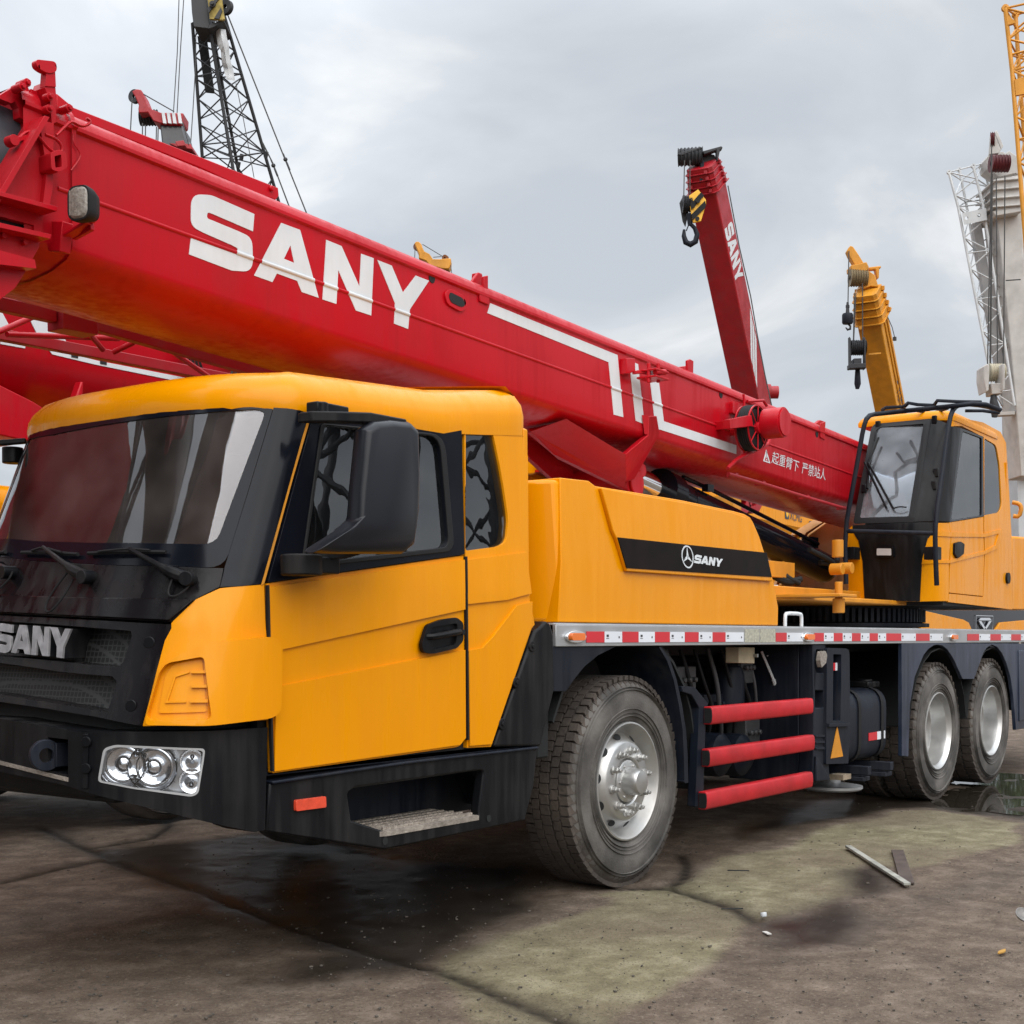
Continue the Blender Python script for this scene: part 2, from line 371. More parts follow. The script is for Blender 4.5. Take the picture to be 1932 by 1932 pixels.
def text_loops(txt, size=1):                                  # built-in font -> 2D mesh (verts, faces), left-aligned
    cu = bpy.data.curves.new('t', 'FONT'); cu.body = txt; cu.size = size; cu.resolution_u = 3
    ob = bpy.data.objects.new('t', cu); COL.objects.link(ob); bpy.context.view_layer.update()
    me = ob.evaluated_get(bpy.context.evaluated_depsgraph_get()).to_mesh()
    vs = [(v.co.x, v.co.y) for v in me.vertices]; fs = [tuple(p.vertices) for p in me.polygons]
    ob.evaluated_get(bpy.context.evaluated_depsgraph_get()).to_mesh_clear(); bpy.data.objects.remove(ob); bpy.data.curves.remove(cu)
    return vs, fs
def text_on(mb, txt, corners, fmap):                          # stretch text to a quad: bl, br, tl in surface coords
    vs, fs = text_loops(txt)
    if not vs: return
    x0 = min(v[0] for v in vs); x1 = max(v[0] for v in vs); y0 = min(v[1] for v in vs); y1 = max(v[1] for v in vs)
    bl, br, tl = [Vector(c) for c in corners]
    P = [bl+(br-bl)*((v[0]-x0)/(x1-x0))+(tl-bl)*((v[1]-y0)/(y1-y0)) for v in vs]
    mb.add([fmap(p.x, p.y) for p in P], fs)

# ================================================================ THE MAIN TRUCK CRANE
SY = 3.62                                             # near side of the truck
T = empty('truck_crane', (7.5, 4.87, 0), 'yellow truck crane in the foreground with big white SANY on its red boom', 'truck crane')
def sidef(Y): return lambda x, z, t: Vector((x, Y-t, z))
def sl(qs, Y): return [(p.x, p.z) for p in (onY(q, Y) for q in qs)]
# ---- cab surface: s runs round the front from the middle (0) to the door line (1.07) and back along the side
YC = 4.47
def lerpt(z, tab):
    if z <= tab[0][0]: return tab[0][1]
    for (a, b), (c, d) in zip(tab, tab[1:]):
        if z <= c: return b+(d-b)*(z-a)/(c-a)
    (a, b), (c, d) = tab[-2:]
    return d+(d-b)/(c-a)*(z-c)
def cabX(z): return lerpt(z, [(.78, 2.97), (.97, 2.975), (1.33, 3.07), (1.5, 3.15), (2.2, 3.42)])
def doorX(z): return lerpt(z, [(.78, 3.473), (1.46, 3.45), (2.2, 3.733)])
def plan(s, z):
    a = abs(s); tm = max(0, z-1.46)*.06; A = (cabX(z)+.18, 3.70+tm); D = (doorX(z), SY+tm)
    if a <= .77: x = cabX(z)+.18*(a/.77)**3.6; y = YC-a*(YC-A[1])/.77
    elif a <= 1.07:
        t = (a-.77)/.3; C = (min(A[0]+.05, D[0]-.03), D[1])
        x = A[0]*(1-t)**2+2*C[0]*t*(1-t)+D[0]*t*t; y = A[1]*(1-t)**2+2*C[1]*t*(1-t)+D[1]*t*t
    else: x = D[0]+a-1.07; y = D[1]
    return (x, y if s >= 0 else 2*YC-y)
def CS(s, z, t):
    x, y = plan(s, z); e = .004; x1, y1 = plan(s-e, z); x2, y2 = plan(s+e, z); d = Vector((x2-x1, y2-y1)); d.normalize()
    return Vector((x+d.y*t, y-d.x*t, z))
cab = Surf(CS, (-.95, 3.0), (.55, 2.3), 110, 50)
def cs(qs): return [cab.inv(q) for q in qs]
def sX(x, z): return x-doorX(z)+1.07
CUTS = [i*.09 for i in range(-11, 12)]+[.80, .84, .88, .93, .98, 1.03, 1.07, -.80, -.86, -.93, -1.0, -1.07]
CZ = [.97, 1.33, 1.46, 1.5]
CZU = [1.46, 1.5, 1.8]
# windscreen
wtop = cs(Vv(520, 755, 480, 757, 400, 763, 300, 773, 200, 787, 100, 808, 57, 819)); wbot = cs(Vv(0, 1050, 60, 1058, 180, 1065, 300, 1068, 422, 1072))
farb = (wtop[-1][0]-.02, 1.60)
wl = rnd(wtop+[farb]+wbot, [.05]+[.0]*5+[.04, .05]+[0]*4+[.05])
CENS = lambda k: [(YC*0+.0, 0)]
def shrink(loop, d, dz0=0):
    cx = sum(p[0] for p in loop)/len(loop); cz = sum(p[1] for p in loop)/len(loop)
    hx = max(abs(p[0]-cx) for p in loop); hz = max(abs(p[1]-cz) for p in loop)
    return [(cx+(p[0]-cx)*(1-d/hx), cz+dz0+(p[1]-cz)*(1-(d+abs(dz0))/hz)) for p in loop]
panel('windscreen', CS, [wl], -.004, 0, GWS, T, CUTS, CZU)
panel('windscreen_border', CS, [wl, shrink(wl, .045, .02)[::-1]], .0015, .004, GLB, T, CUTS, CZU)
# near side: pillar, door
panel('windscreen_pillar', CS, cs(Vv(527, 748, 592, 752, 577, 797, 491, 1102, 455, 1106, 415, 1108, 424, 1070, 520, 758)), -.02, .006, GLB, T, CUTS, CZU, bevel=.004)
panel('pillar_edge', CS, cs(Vv(577, 797, 581, 797, 496, 1101, 491, 1104)), -.02, .008, YEL2, T, CUTS, CZU)
far_pillar = [(-s, z) for s, z in cs(Vv(527, 748, 592, 752, 577, 797, 491, 1102, 455, 1106, 415, 1108, 424, 1070, 520, 758))]
panel('windscreen_pillar', CS, far_pillar, -.02, .006, GLB, T, CUTS, CZU, bevel=.004)
door = empty('door', (3.5, SY, .8)); door.parent = T; door.location = Vector((3.5, SY, .8))-T.location
mb = MB()
dl = rnd(cs(Vv(503, 1101, 874, 1048, 874.6, 1085, 875, 1118, 877, 1396, 866, 1409, 513, 1459)), [.01, .01, 0, 0, .03, .03, .01])
panel_mb(mb, CS, [dl], -.02, 0, CUTS, CZ)
panel_mb(mb, CS, [cs(Vv(504, 1108, 873, 1056, 873.5, 1085, 874, 1118, 874, 1150, 517, 1228, 505, 1228))], 0, .012, CUTS, CZ)
panel_mb(mb, CS, [cs(Vv(517, 1296, 692, 1262, 874, 1226, 875, 1392, 864, 1405, 514, 1455))], 0, .012, CUTS, CZ)
mb.build('door_panel', YEL, door, bevel=.005, seg=2)
mb = MB(); panel_mb(mb, CS, [cs(Vv(875, 1050, 877.4, 1050, 878, 1085, 878.4, 1118, 881, 1396, 878.4, 1396, 875.9, 1118, 875.4, 1085))], 0, .0135, (), CZ); panel_mb(mb, CS, [cs(Vv(500.5, 1104, 503.5, 1104, 512.5, 1455, 509.5, 1455))], 0, .0135, CUTS, CZ); mb.each('door_seal', BLK2, door)  # thin black strips paint in the dark of the door shut gaps
wino = cs(Vv(584, 799, 594, 760, 868, 800, 874, 1046, 503, 1099))
wini = rnd(cs(Vv(608, 803, 825, 824, 843, 1032, 569, 1064)), [.02, .08, .05, .03])
panel('window_frame', CS, [rnd(wino, [.01, .01, .03, .01, .01]), wini], -.02, .008, GLB, door, (), CZU, bevel=.006)
panel('window_seal', CS, [rnd(cs(Vv(602, 799, 834, 820, 853, 1040, 563, 1073)), [.02, .09, .06, .03]), wini], .008, .016, BLK2, door, (), CZU, bevel=.003)
panel('window', CS, rnd(wini, 0), -.012, -.006, GSD, door, (), CZU)
hl = rnd(cs(Z4(1070, 1650, 1150, 1620, 1235, 1608, 1272, 1640, 1272, 1740, 1235, 1782, 1100, 1814, 1045, 1806, 1035, 1760)), .015)
mb = MB(); panel_mb(mb, CS, [hl, rnd(cs(Z4(1085, 1665, 1240, 1640, 1230, 1760, 1100, 1790)), .02)], .012, .03)
panel_mb(mb, CS, [hl], .012, .016)
a, b = cs(Z4(1068, 1717, 1246, 1690)); mb.tube([CS(a[0], a[1], .02), CS(a[0]+.02, a[1], .045), CS(b[0]-.02, b[1], .045), CS(b[0], b[1], .03)], .014, 8, 1)
c = cs(Z4(1262, 1692))[0]; mb.cyl(CS(c[0], c[1], .02), CS(c[0], c[1], .04), .012)
mb.build('handle', BLK, door, bevel=.004)
# rear side panel with quarter window
qw = rnd(cs(Z4(1308, 518, 1465, 545, 1520, 800, 1558, 1060, 1545, 1180, 1500, 1207, 1313, 1232)), [.02, .03, .2, .1, .03, .03, .02])
rear_out = cs(Vv(879, 795))+[(sX(4.62, 2.19), 2.19), (sX(4.9, 2.24), 2.24), (sX(5.08, 2.2), 2.2), (sX(5.12, 2.1), 2.1), (sX(5.12, 1.33), 1.33)]+cs(Vv(1003, 1186, 926, 1409, 881, 1411))+cs(Vv(880, 1200, 879, 1118, 878.6, 1085, 878, 1047))
mb = MB(); panel_mb(mb, CS, [rear_out, qw[::-1]], -.03, 0, (), CZ)
panel_mb(mb, CS, [cs(Vv(880, 1140, 879.4, 1118, 878.8, 1085, 878.4, 1056, 990, 1042, 1000, 1120, 955, 1132))], 0, .010, (), CZ)
panel_mb(mb, CS, [cs(Vv(881, 1227, 907, 1222, 925, 1203, 972, 1142, 1001, 1135, 1000, 1178, 924, 1404, 883, 1407))], 0, .012, (), CZ)
mb.build('side_panel', YEL, T, bevel=.005, seg=2)
panel('quarter_window', CS, shrink(qw, -.004), -.02, -.012, GSD, T, (), CZU)
# body behind the panels (dark inner shell), rear wall, far side
mb = MB(); panel_mb(mb, CS, [[(-1.05, .85), (1.06, .85), (1.06, 1.47), (-1.05, 1.47)]], -.10, -.095, CUTS, CZ)
panel_mb(mb, CS, [[(1.05, .80), (2.7, .80), (2.7, 1.44), (1.05, 1.44)]], -.06, -.03, (), CZ)
mb.box((4.3, 4.47, .80), (1.65, 1.66, .05)); mb.build('cab_floor', DARK, T)
mb = MB()
mb.prism([(5.12, 3.65, .8), (5.12, 3.66, 2.22), (5.12, 3.8, 2.30), (5.12, 5.15, 2.30), (5.12, 5.3, 2.22), (5.12, 5.3, .8)], (-.03, 0, 0))
fo = [(-1.1, .8), (-1.1, 1.46), (-1.1, 2.14), (-2.1, 2.2), (-2.7, 2.22), (-2.72, .8)]
fw_ = rnd([(-sX(p.x, p.z), p.z) for p in (onY(q, 2*YC-SY) for q in Z4(395, 1045, 480, 735, 672, 725, 678, 1035))], .05)
panel_mb(mb, CS, [fo, fw_, [(-2.25, 1.80), (-2.6, 1.80), (-2.6, 2.10), (-2.25, 2.10)]], -.03, 0, (), ())
panel_mb(mb, CS, [[(-.80, .85), (-.8, 1.33), (-.80, 1.47), (-1.1, 1.47), (-1.1, .85)]], -.03, 0, CUTS, CZ)
mb.build('cab_back', YEL, T, bevel=.006)
# cab interior
mb = MB(); mb.box((3.62, 4.47, 1.28), (.42, 1.5, .34)); mb.box((3.66, 4.95, 1.50), (.30, .5, .10)); mb.box((4.95, 4.47, 1.4), (.12, 1.55, 1.1)); mb.each('dashboard', INT, T, bevel=.03)
for y in (3.98, 4.98):
    mb = MB(); mb.box((4.62, y, 1.52), (.14, .50, .72), Matrix.Rotation(.2, 3, 'Y')); mb.box((4.36, y, 1.18), (.52, .50, .16)); mb.box((4.72, y, 1.98), (.10, .30, .20), Matrix.Rotation(.2, 3, 'Y')); mb.build('seat', mat('seat_cloth', (.22, .10, .04), .8, var=.3, vscale=9), T, bevel=.04, seg=3)
swc = Vector((3.86, 4.92, 1.66)); mb = MB(); mb.lathe(swc, (-.62, 0, .78), [(.205, 0), (.22, -.014), (.235, 0), (.22, .014), (.205, 0)], 36); mb.cyl(swc, swc+Vector((-.16, 0, -.24)), .03); mb.cyl(swc+Vector((.01, 0, -.01)), swc+Vector((-.02, 0, .02)), .06)
for a in (-.3, pi+.3, -pi/2):
    u_ = Vector((.78, 0, .62))*sin(a)+Vector((0, 1, 0))*cos(a); mb.tube([swc, swc+u_*.21], .012, 6)
mb.build('steering_wheel', BLK2, T, smooth=60)
# roof
def cab_loop():
    pts = []
    ss = [1.07, 1.02, .97, .92, .88, .84, .80, .77]+[.77-.11*i for i in range(1, 14)]+[-.77, -.80, -.84, -.88, -.92, -.97, -1.02, -1.07]
    for s in ss: x, y = plan(s, 2.13); pts.append((x, y))
    y1 = pts[0][1]; y2 = pts[-1][1]
    for x in (3.9, 4.2, 4.5, 4.8, 5.0): pts.append((x, y2))
    for k in range(1, 7): a = k/6*pi/2; pts.append((5.07+.06*sin(a), y2-.06+.06*cos(a)))
    for k in range(0, 6): a = k/6*pi/2; pts.append((5.07+.06*cos(a), y1+.06-.06*sin(a)))
    pts.append((5.07, y1))
    for x in (5.0, 4.8, 4.5, 4.2, 3.9): pts.append((x, y1))
    return pts
lp = cab_loop(); nlp = len(lp)
AREA = sum(a[0]*b[1]-b[0]*a[1] for a, b in zip(lp, lp[1:]+lp[:1])); SGN = 1 if AREA > 0 else -1
def offs(lp, d, zr):
    o = []
    for i in range(len(lp)):
        a = Vector(lp[i-1]); b = Vector(lp[(i+1) % len(lp)]); t = (b-a); t.normalize(); nrm = Vector((-t.y, t.x))
        p = Vector(lp[i]); q = p+nrm*(max(d, .001) if p.x > 4.62 else d)*SGN
        k = .84+.34*(p.x-3.4)/1.6
        zb = 2.142+.028*(max(p.x, 3.6)-3.6)+.05*max(0, (p.x-4.5))/.6
        o.append((q.x, q.y, zb+zr*k))
    return o
rings = [offs(lp, .03, -.035), offs(lp, -.008, -.035), offs(lp, -.012, -.005), offs(lp, -.006, .04), offs(lp, .012, .08), offs(lp, .045, .118), offs(lp, .10, .146)]
r10 = rings[-1]; rcx = sum(p[0] for p in r10)/nlp; rcy = sum(p[1] for p in r10)/nlp
for f_, dz_ in ((.86, .006), (.65, .010), (.35, .012)): rings.append([(rcx+(p[0]-rcx)*f_, rcy+(p[1]-rcy)*f_, p[2]-(1-f_)*.5*max(0, p[2]-2.27)+dz_*.4) for p in r10])
mb = MB(); mb.loft(rings, caps=False)
nb = len(mb.v); top = rings[-1]; cx = sum(p[0] for p in top)/nlp; cy = sum(p[1] for p in top)/nlp
mb.v.append((cx, cy, sum(p[2] for p in top)/nlp)); k0 = (len(rings)-1)*nlp
mb.f += [(k0+i, k0+(i+1) % nlp, nb) for i in range(nlp)]
roof = mb.build('roof', YEL, T, smooth=60)
mb = MB(); p = onY((812, 713), 4.35); mb.box((p.x, 4.3, 2.36), (.22, .10, .05)); mb.box((p.x+.04, 4.3, 2.385), (.1, .06, .03)); mb.build('roof_vent', ALU, T, bevel=.01)
# rear corner cover joining roof and side
mb = MB()
secs = []
for z in (.80, 1.33, 1.6, 1.9, 2.1, 2.14):
    y1 = SY+max(0, z-1.46)*.06; secs.append([(5.05, y1+.002, z)]+[(5.07+.06*sin(k/5*pi/2), y1+.062-.06*cos(k/5*pi/2), z) for k in range(0, 6)]+[(5.13, y1+.2, z), (5.05, y1+.2, z)])
secs = [s_ for s_ in secs if s_[0][2] >= 1.33]
mb.loft(secs); mb.build('rear_corner', YEL, T, smooth=50)
# front: cowl, grille panel, yellow corner
cow = wbot[:]; cl = [(-.86, 1.60)]+wbot+cs(Vv(415, 1108, 372, 1130, 324, 1173, 200, 1167, 100, 1162, 0, 1157))+[(-.86, 1.40)]
cl[0] = (wbot[0][0]-.35, wbot[0][1]+.01); cl[-1] = (cl[-2][0]-.35, cl[-2][1]+.01)
mb = MB(); panel_mb(mb, CS, [cl], -.02, .004, CUTS, CZ)
panel_mb(mb, CS, [cs(Vv(0, 1122, 100, 1126, 200, 1128, 300, 1129, 368, 1131, 322, 1170, 200, 1164, 100, 1159, 0, 1154))], .004, .016, CUTS, CZ)
mb.build('cowl_panel', FRONT, T, bevel=.006)
gtop = cs(Vv(0, 1161, 100, 1166, 200, 1171, 324, 1178)); gside = cs(C1(1600, 330, 1540, 440, 1470, 700, 1400, 980, 1335, 1240)); gbot = cs(Vv(180, 1352, 90, 1337, 0, 1324))
gl_ = [(gtop[0][0]-.4, gtop[0][1]+.01)]+gtop+gside+gbot+[(gbot[-1][0]-.4, gbot[-1][1]+.01)]
def ext(loop, d=.42): return loop
h1 = cs(C1(5, 258, 400, 285, 760, 312, 1160, 345, 1225, 352, 1235, 400, 1160, 640, 1100, 688, 850, 668, 600, 640, 300, 610, 5, 585))
h2 = cs(C1(5, 650, 300, 690, 580, 735, 1050, 775, 1092, 820, 1050, 990, 1000, 1112, 760, 1070, 400, 1010, 5, 945))
h1 = [(h1[0][0]-.32, h1[0][1]+.01)]+h1+[(h1[-1][0]-.32, h1[-1][1]+.01)]
h2 = [(h2[0][0]-.32, h2[0][1]+.01)]+h2+[(h2[-1][0]-.32, h2[-1][1]+.01)]
gp = panel('grille_panel', CS, [gl_, h1, h2], -.085, .002, FRONT, T, CUTS, CZ, bevel=.006)
panel('grille_mesh', CS, [gl_], -.10, -.085, HON, gp, CUTS, CZ)
mb = MB()
for q in C1(1398, 460, 1228, 1050): a, b = cab.inv(q); mb.cyl(CS(a, b, 0), CS(a, b, .006), .022)
mb.each('bolt', BLK, gp, bevel=.003)
yc_front = cs(C1(1606, 326, 1545, 440, 1475, 700, 1405, 980, 1340, 1240))
yo = cs(Vv(324, 1176, 370, 1131, 415, 1110, 455, 1106, 497, 1103))+cs(Vv(502, 1210, 505, 1358))+cs(Vv(400, 1366))+yc_front[::-1]
mb = MB(); panel_mb(mb, CS, [yo], -.03, .004, CUTS, CZ)
mb.build('front_corner', YEL, T, bevel=.006)
blk_o = rnd(cs(Z3(1085, 400, 1400, 368, 1436, 412, 1430, 752, 1388, 795, 1090, 834, 800, 830, 795, 800, 860, 560, 925, 480)), [.05, .03, .03, .04, .04, .03, .01, .01, .05, .05])
blk_i = rnd(cs(Z3(1086, 470, 1096, 800, 818, 806, 802, 778, 868, 548, 905, 505)), [.02, .02, .02, .01, .03, .03])
mb = MB(); panel_mb(mb, CS, [blk_o, blk_i[::-1]], 0, .052, CUTS, CZ); panel_mb(mb, CS, [shrink(blk_i, -.01)], 0, .024, CUTS, CZ)
panel_mb(mb, CS, [rnd(cs(Z3(1075, 490, 1082, 762, 850, 770, 885, 575, 925, 515, 1000, 495)), .01)], .024, .030, CUTS, CZ)
for y in (552, 627, 705): panel_mb(mb, CS, [cs(Z3(1018, y-5, 1086, y-8, 1086, y+8, 1018, y+8))], .03, .042, CUTS, CZ)
panel_mb(mb, CS, [cs(Z3(935, 570, 1005, 548, 1008, 558, 940, 580, 900, 705, 990, 703, 992, 713, 885, 716))], .03, .036, CUTS, CZ)
mb.build('lamp_block', YEL, T, bevel=.008, seg=3)
# letters, traced once on the boom and reused
BY = 4.45
def BS(s, h, t): return Vector((s, BY-t, h-.0443*(s-6)))
def bl(qs, off=0): return [(p.x, p.z+.0443*(p.x-6)) for p in (onY(q, BY-off) for q in qs)]
LS = [rnd(bl(Z1(1438, 1212, 1430, 1310, 1210, 1215, 1172, 1200, 1168, 1236, 1200, 1248, 1345, 1308, 1425, 1345, 1432, 1540, 1310, 1532, 1068, 1440, 1080, 1338, 1300, 1424, 1335, 1436, 1348, 1408, 1310, 1388, 1150, 1318, 1078, 1280, 1080, 1098, 1195, 1105)),
     [0, 0, .0, .02, .02, .0, .0, .12, .12, 0, 0, 0, 0, .015, .015, 0, 0, .12, .12, .02], 6)]
LA = [bl(Z1(1590, 1262, 1697, 1302, 1802, 1686, 1706, 1653, 1680, 1590, 1565, 1548, 1540, 1597, 1437, 1560)), bl(Z1(1642, 1388, 1605, 1465, 1663, 1488))]
LN = [bl(D1(300, 268, 478, 342, 685, 810, 705, 430, 851, 483, 822, 1147, 643, 1087, 440, 620, 418, 1012, 258, 960))]
LY = [bl(D1(893, 503, 1060, 568, 1190, 880, 1338, 683, 1492, 743, 1270, 1075, 1250, 1302, 1087, 1240, 1098, 1005))]
LET = [LS, LA, LN, LY]
lx0 = min(p[0] for p in LS[0]); lx1 = max(p[0] for p in LY[0]); ly0 = min(p[1] for l in LET for p in l[0]); ly1 = max(p[1] for l in LET for p in l[0])
def name_on(mb, f, blc, brc, tlc, t0, t1, cs_=(), cz_=()):
    blc, brc, tlc = Vector(blc), Vector(brc), Vector(tlc)
    for l in LET:
        panel_mb(mb, f, [[tuple(blc+(brc-blc)*((p[0]-lx0)/(lx1-lx0))+(tlc-blc)*((p[1]-ly0)/(ly1-ly0))) for p in lp_] for lp_ in l], t0, t1, cs_, cz_)
a, b, c = cs(D3(0, 1000, 1478, 1165, 20, 425)); mb = MB(); name_on(mb, CS, a, b, c, .014, .024, CUTS, CZ); mb.build('name_letters', LTR, gp, bevel=.002)
mb = MB(); name_on(mb, CS, a, b, c, -.08, .0135, CUTS, CZ); mb.build('letter_backing', BLK, gp)
# wipers
def cst(q, t, dz=0): a, b = cab.inv(q); return CS(a, b+dz, t)
for k, (pv, kn, b0, b1, hs) in enumerate([(Z2(1080, 1392)[0], Z2(775, 1222)[0], Z2(525, 1247)[0], Z2(955, 1240)[0], Z2(1000, 1385, 965, 1480, 1010, 1498, 1085, 1440, 1118, 1370)),
                              (Z2(530, 1382)[0], Z2(300, 1213)[0], Z2(150, 1242)[0], Z2(467, 1252)[0], Z2(435, 1345, 330, 1480, 295, 1560, 325, 1588, 400, 1500, 460, 1390)),
                              (Z2(85, 1355)[0], Z2(-190, 1180)[0], Z2(-330, 1240)[0], Z2(58, 1238)[0], Z2(45, 1380, -20, 1460, 20, 1470, 95, 1400, 118, 1350))]):
    wm = MB(); P = cst(pv, .03); K = cst(kn, .045)
    m_ = P.lerp(K, .42); wm.tube([P, P.lerp(K, .2)+Vector((-.02, 0, .0)), m_+Vector((-.015, 0, 0)), K], [.024, .022, .012, .008], 8)
    wm.cyl(cst(pv, .0), cst(pv, .06), .026); wm.box(P.lerp(K, .3), (.05, .03, .03))
    wip = wm.build('wiper', BLK, T, bevel=.002)
    wm = MB(); wm.tube([cst(b0, .02), cst(((b0[0]+b1[0])/2, (b0[1]+b1[1])/2-2), .026), cst(b1, .02)], .008, 6, 1)
    wm.tube([cst((b0[0]+25, b0[1]-3), .035), K, cst((b1[0]-25, b1[1]-3), .035)], .005, 6, 1); wm.build('blade', BLK2, wip)
    wm = MB(); wm.tube([cst(q, .035) for q in hs], .004, 6, 2); wm.build('washer_hose', BLK2, wip)
# mirror
MY = 3.36
def MF(x, z, t): return Vector((x, MY-t, z))
def mir(qs, Y=MY): return [onY(q, Y) for q in qs]
mo = empty('side_mirror', (3.9, MY, 1.8)); mo.parent = T; mo.location = mo.location-T.location
hs_n = mir(Z4(735, 540, 790, 500, 880, 490, 985, 500, 1030, 545, 1036, 800, 1032, 1010, 1005, 1205, 950, 1248, 560, 1248, 440, 1243, 600, 1140, 690, 1060, 700, 900, 720, 700))
def scl(pts, k, dy, c=None):
    c = c or sum(pts, Vector())/len(pts); return [c+(p-c)*k+Vector((0, dy, 0)) for p in pts]
cc = mir(Z4(880, 860))[0]
mb = MB(); mb.loft([scl(hs_n, .88, -.030, cc), scl(hs_n, .96, -.020, cc), scl(hs_n, 1.0, 0, cc), scl(hs_n, 1.0, .02, cc), scl(hs_n, .98, .045, cc), scl(hs_n, .92, .055, cc)])
mb.build('mirror_housing', MIR, mo, smooth=50, bevel=.006, seg=2)
mb = MB()
arm = mir(Z4(415, 455, 700, 458, 860, 465, 985, 495))
mb.loft([[p+Vector((0, d, e)) for d, e in ((-.02, .018), (.05, .018), (.05, -.02), (-.02, -.02))] for p in [onY(Z4(418, 470)[0], 3.50), onY(Z4(560, 472)[0], 3.43), onY(Z4(760, 478)[0], MY+.03), onY(Z4(960, 515)[0], MY+.02)]])
A0 = onY(Z4(470, 425)[0], 3.60); mb.box(A0+Vector((.05, -.01, 0)), (.17, .06, .04)); mb.cyl(A0+Vector((0, -.03, -.03)), A0+Vector((0, -.03, .02)), .022)
A1 = onY(Z4(385, 1308)[0], 3.52); mb.cyl(A1+Vector((0, 0, -.04)), A1+Vector((0, 0, .035)), .075, n=24); mb.box(A1+Vector((.08, .02, 0)), (.16, .12, .06))
mb.loft([[p+Vector((0, d, e)) for d, e in ((-.02, .015), (.03, .015), (.03, -.015), (-.02, -.015))] for p in [A1+Vector((.1, 0, .03)), onY(Z4(700, 1235)[0], MY+.03)]])
mb.each('mirror_arm', BLK, mo, bevel=.006)
# far mirror arm glimpsed at the left of the cab
mb = MB(); q = onX(Z2(72, 685)[0], 3.55); mb.cyl(q+Vector((0, 0, -.04)), q+Vector((0, 0, .03)), .045); mb.bar(q+Vector((0, -.1, .05)), onX(Z2(-120, 630)[0], 3.4), .04, .022)
mb.each('mirror_arm', BLK, T, bevel=.005)
# ---- bumper
bp = [(3.25, 6.05), (3.05, 5.7), (2.93, 5.2), (2.93, 3.99), (2.96, 3.93), (3.15, 3.715), (3.19, 3.68), (3.24, 3.645), (3.31, 3.622), (3.48, 3.615)]
bcum = [0]
for (a, b), (c, d) in zip(bp, bp[1:]): bcum.append(bcum[-1]+hypot(c-a, d-b))
off0 = bcum[3]; bcum = [c-off0 for c in bcum]
def bplan(s):
    i = max(0, min(len(bp)-2, sum(1 for c in bcum if c <= s)-1)); k = (s-bcum[i])/(bcum[i+1]-bcum[i]); return Vector((bp[i][0]+(bp[i+1][0]-bp[i][0])*k, bp[i][1]+(bp[i+1][1]-bp[i][1])*k))
def BU(s, z, t):
    p = bplan(s); e = .01; d = bplan(s+e)-bplan(s-e); d.normalize(); return Vector((p.x+d.y*t, p.y-d.x*t, z))
bum = Surf(BU, (bcum[0], bcum[-1]), (.4, 1.1), 90, 30)
bi = lambda qs: [bum.inv(q) for q in qs]
BC = [c for c in bcum]
ft = bi(Vv(0, 1356, 154, 1381, 397, 1379, 505, 1372)); fb = bi(Vv(500, 1566, 480, 1570, 358, 1543, 150, 1490, 122, 1481, 0, 1456))
hook_hole = bi(C1(450, 1345, 635, 1365, 635, 1700, 450, 1660))
ftx = [(ft[0][0]-1.4, ft[0][1]+.0)]+ft+fb+[(fb[-1][0]-1.4, fb[-1][1])]
hlo = rnd(bi(Z3(545, 958, 605, 938, 1082, 958, 1072, 1030, 1045, 1195, 1012, 1212, 700, 1170, 515, 1133)), .015)
bumper = panel('bumper', BU, [ftx, hook_hole, hlo], -.16, 0, BLK, T, BC, (), bevel=.012, seg=3)
mb = MB(); panel_mb(mb, BU, [[(bcum[0], .80), (bcum[3], .80), (bcum[-1]-.05, .62), (bcum[-1]-.05, .93), (bcum[0], .93)]], -.20, -.165, BC); mb.build('bumper_back', DARK, T)
mb = MB(); panel_mb(mb, BU, [bi(Z3(440, 880, 468, 880, 466, 1170, 436, 1168))], 0, .006, BC)
for q in Z3(460, 922, 458, 1062): a, b = bum.inv(q); mb.cyl(BU(a, b, 0), BU(a, b, .012), .018)
mb.each('bumper_bolt', BLK, T, bevel=.002)
p0 = bi(C1(0, 1562))[0]; p1 = bi(C1(640, 1722))[0]; mb = MB(); panel_mb(mb, BU, [[(p0[0]-1, p0[1]), p0, p1, (p1[0], p1[1]-.014), (p0[0], p0[1]-.014), (p0[0]-1, p0[1]-.014)]], 0, .004, BC); mb.build('bumper_strip', TRP, T)
hk = onX(C1(425, 1512)[0], 2.92); mb = MB()
mb.lathe(hk, (0.35, 1, 0), [(.026, -.014), (.056, -.014), (.056, .014), (.026, .014), (.026, -.014)], 24); mb.box(hk+Vector((.09, -.02, .0)), (.14, .028, .085)); mb.build('tow_hook', CHA, T, bevel=.003)
# headlight
hd = empty('headlight', (3.1, 3.8, .8)); hd.parent = T; hd.location = hd.location-T.location
panel('lamp_bowl', BU, [shrink(hlo, .001)], -.07, -.06, mat('lamp_reflector', (.75, .76, .78), .28, metal=.7, var=.3, vscale=30), hd, BC)
panel('lamp_rim', BU, [hlo, shrink(hlo, .008)], -.06, .002, ALU, hd, BC)
mb = MB(); mb2 = MB(); mb3 = MB()
for q, r in ((Z3(640, 1045)[0], .082), (Z3(800, 1062)[0], .086)):
    a, b = bum.inv(q); o = BU(a, b, -.058); n_ = (BU(a, b, 0)-o).normalized()
    mb.lathe(o, n_, [(r, .05), (r*.99, .045), (r*.93, .03), (r*.84, .014), (r*.72, .006), (r*.6, .004), (.03, 0)], 32); mb2.lathe(o, n_, [(r*1.0, .05), (r*.97, .056), (r*.93, .05)], 32)
    mb3.lathe(o, n_, [(.03, .0), (.03, .03), (.022, .036), (0.001, .038)], 20)
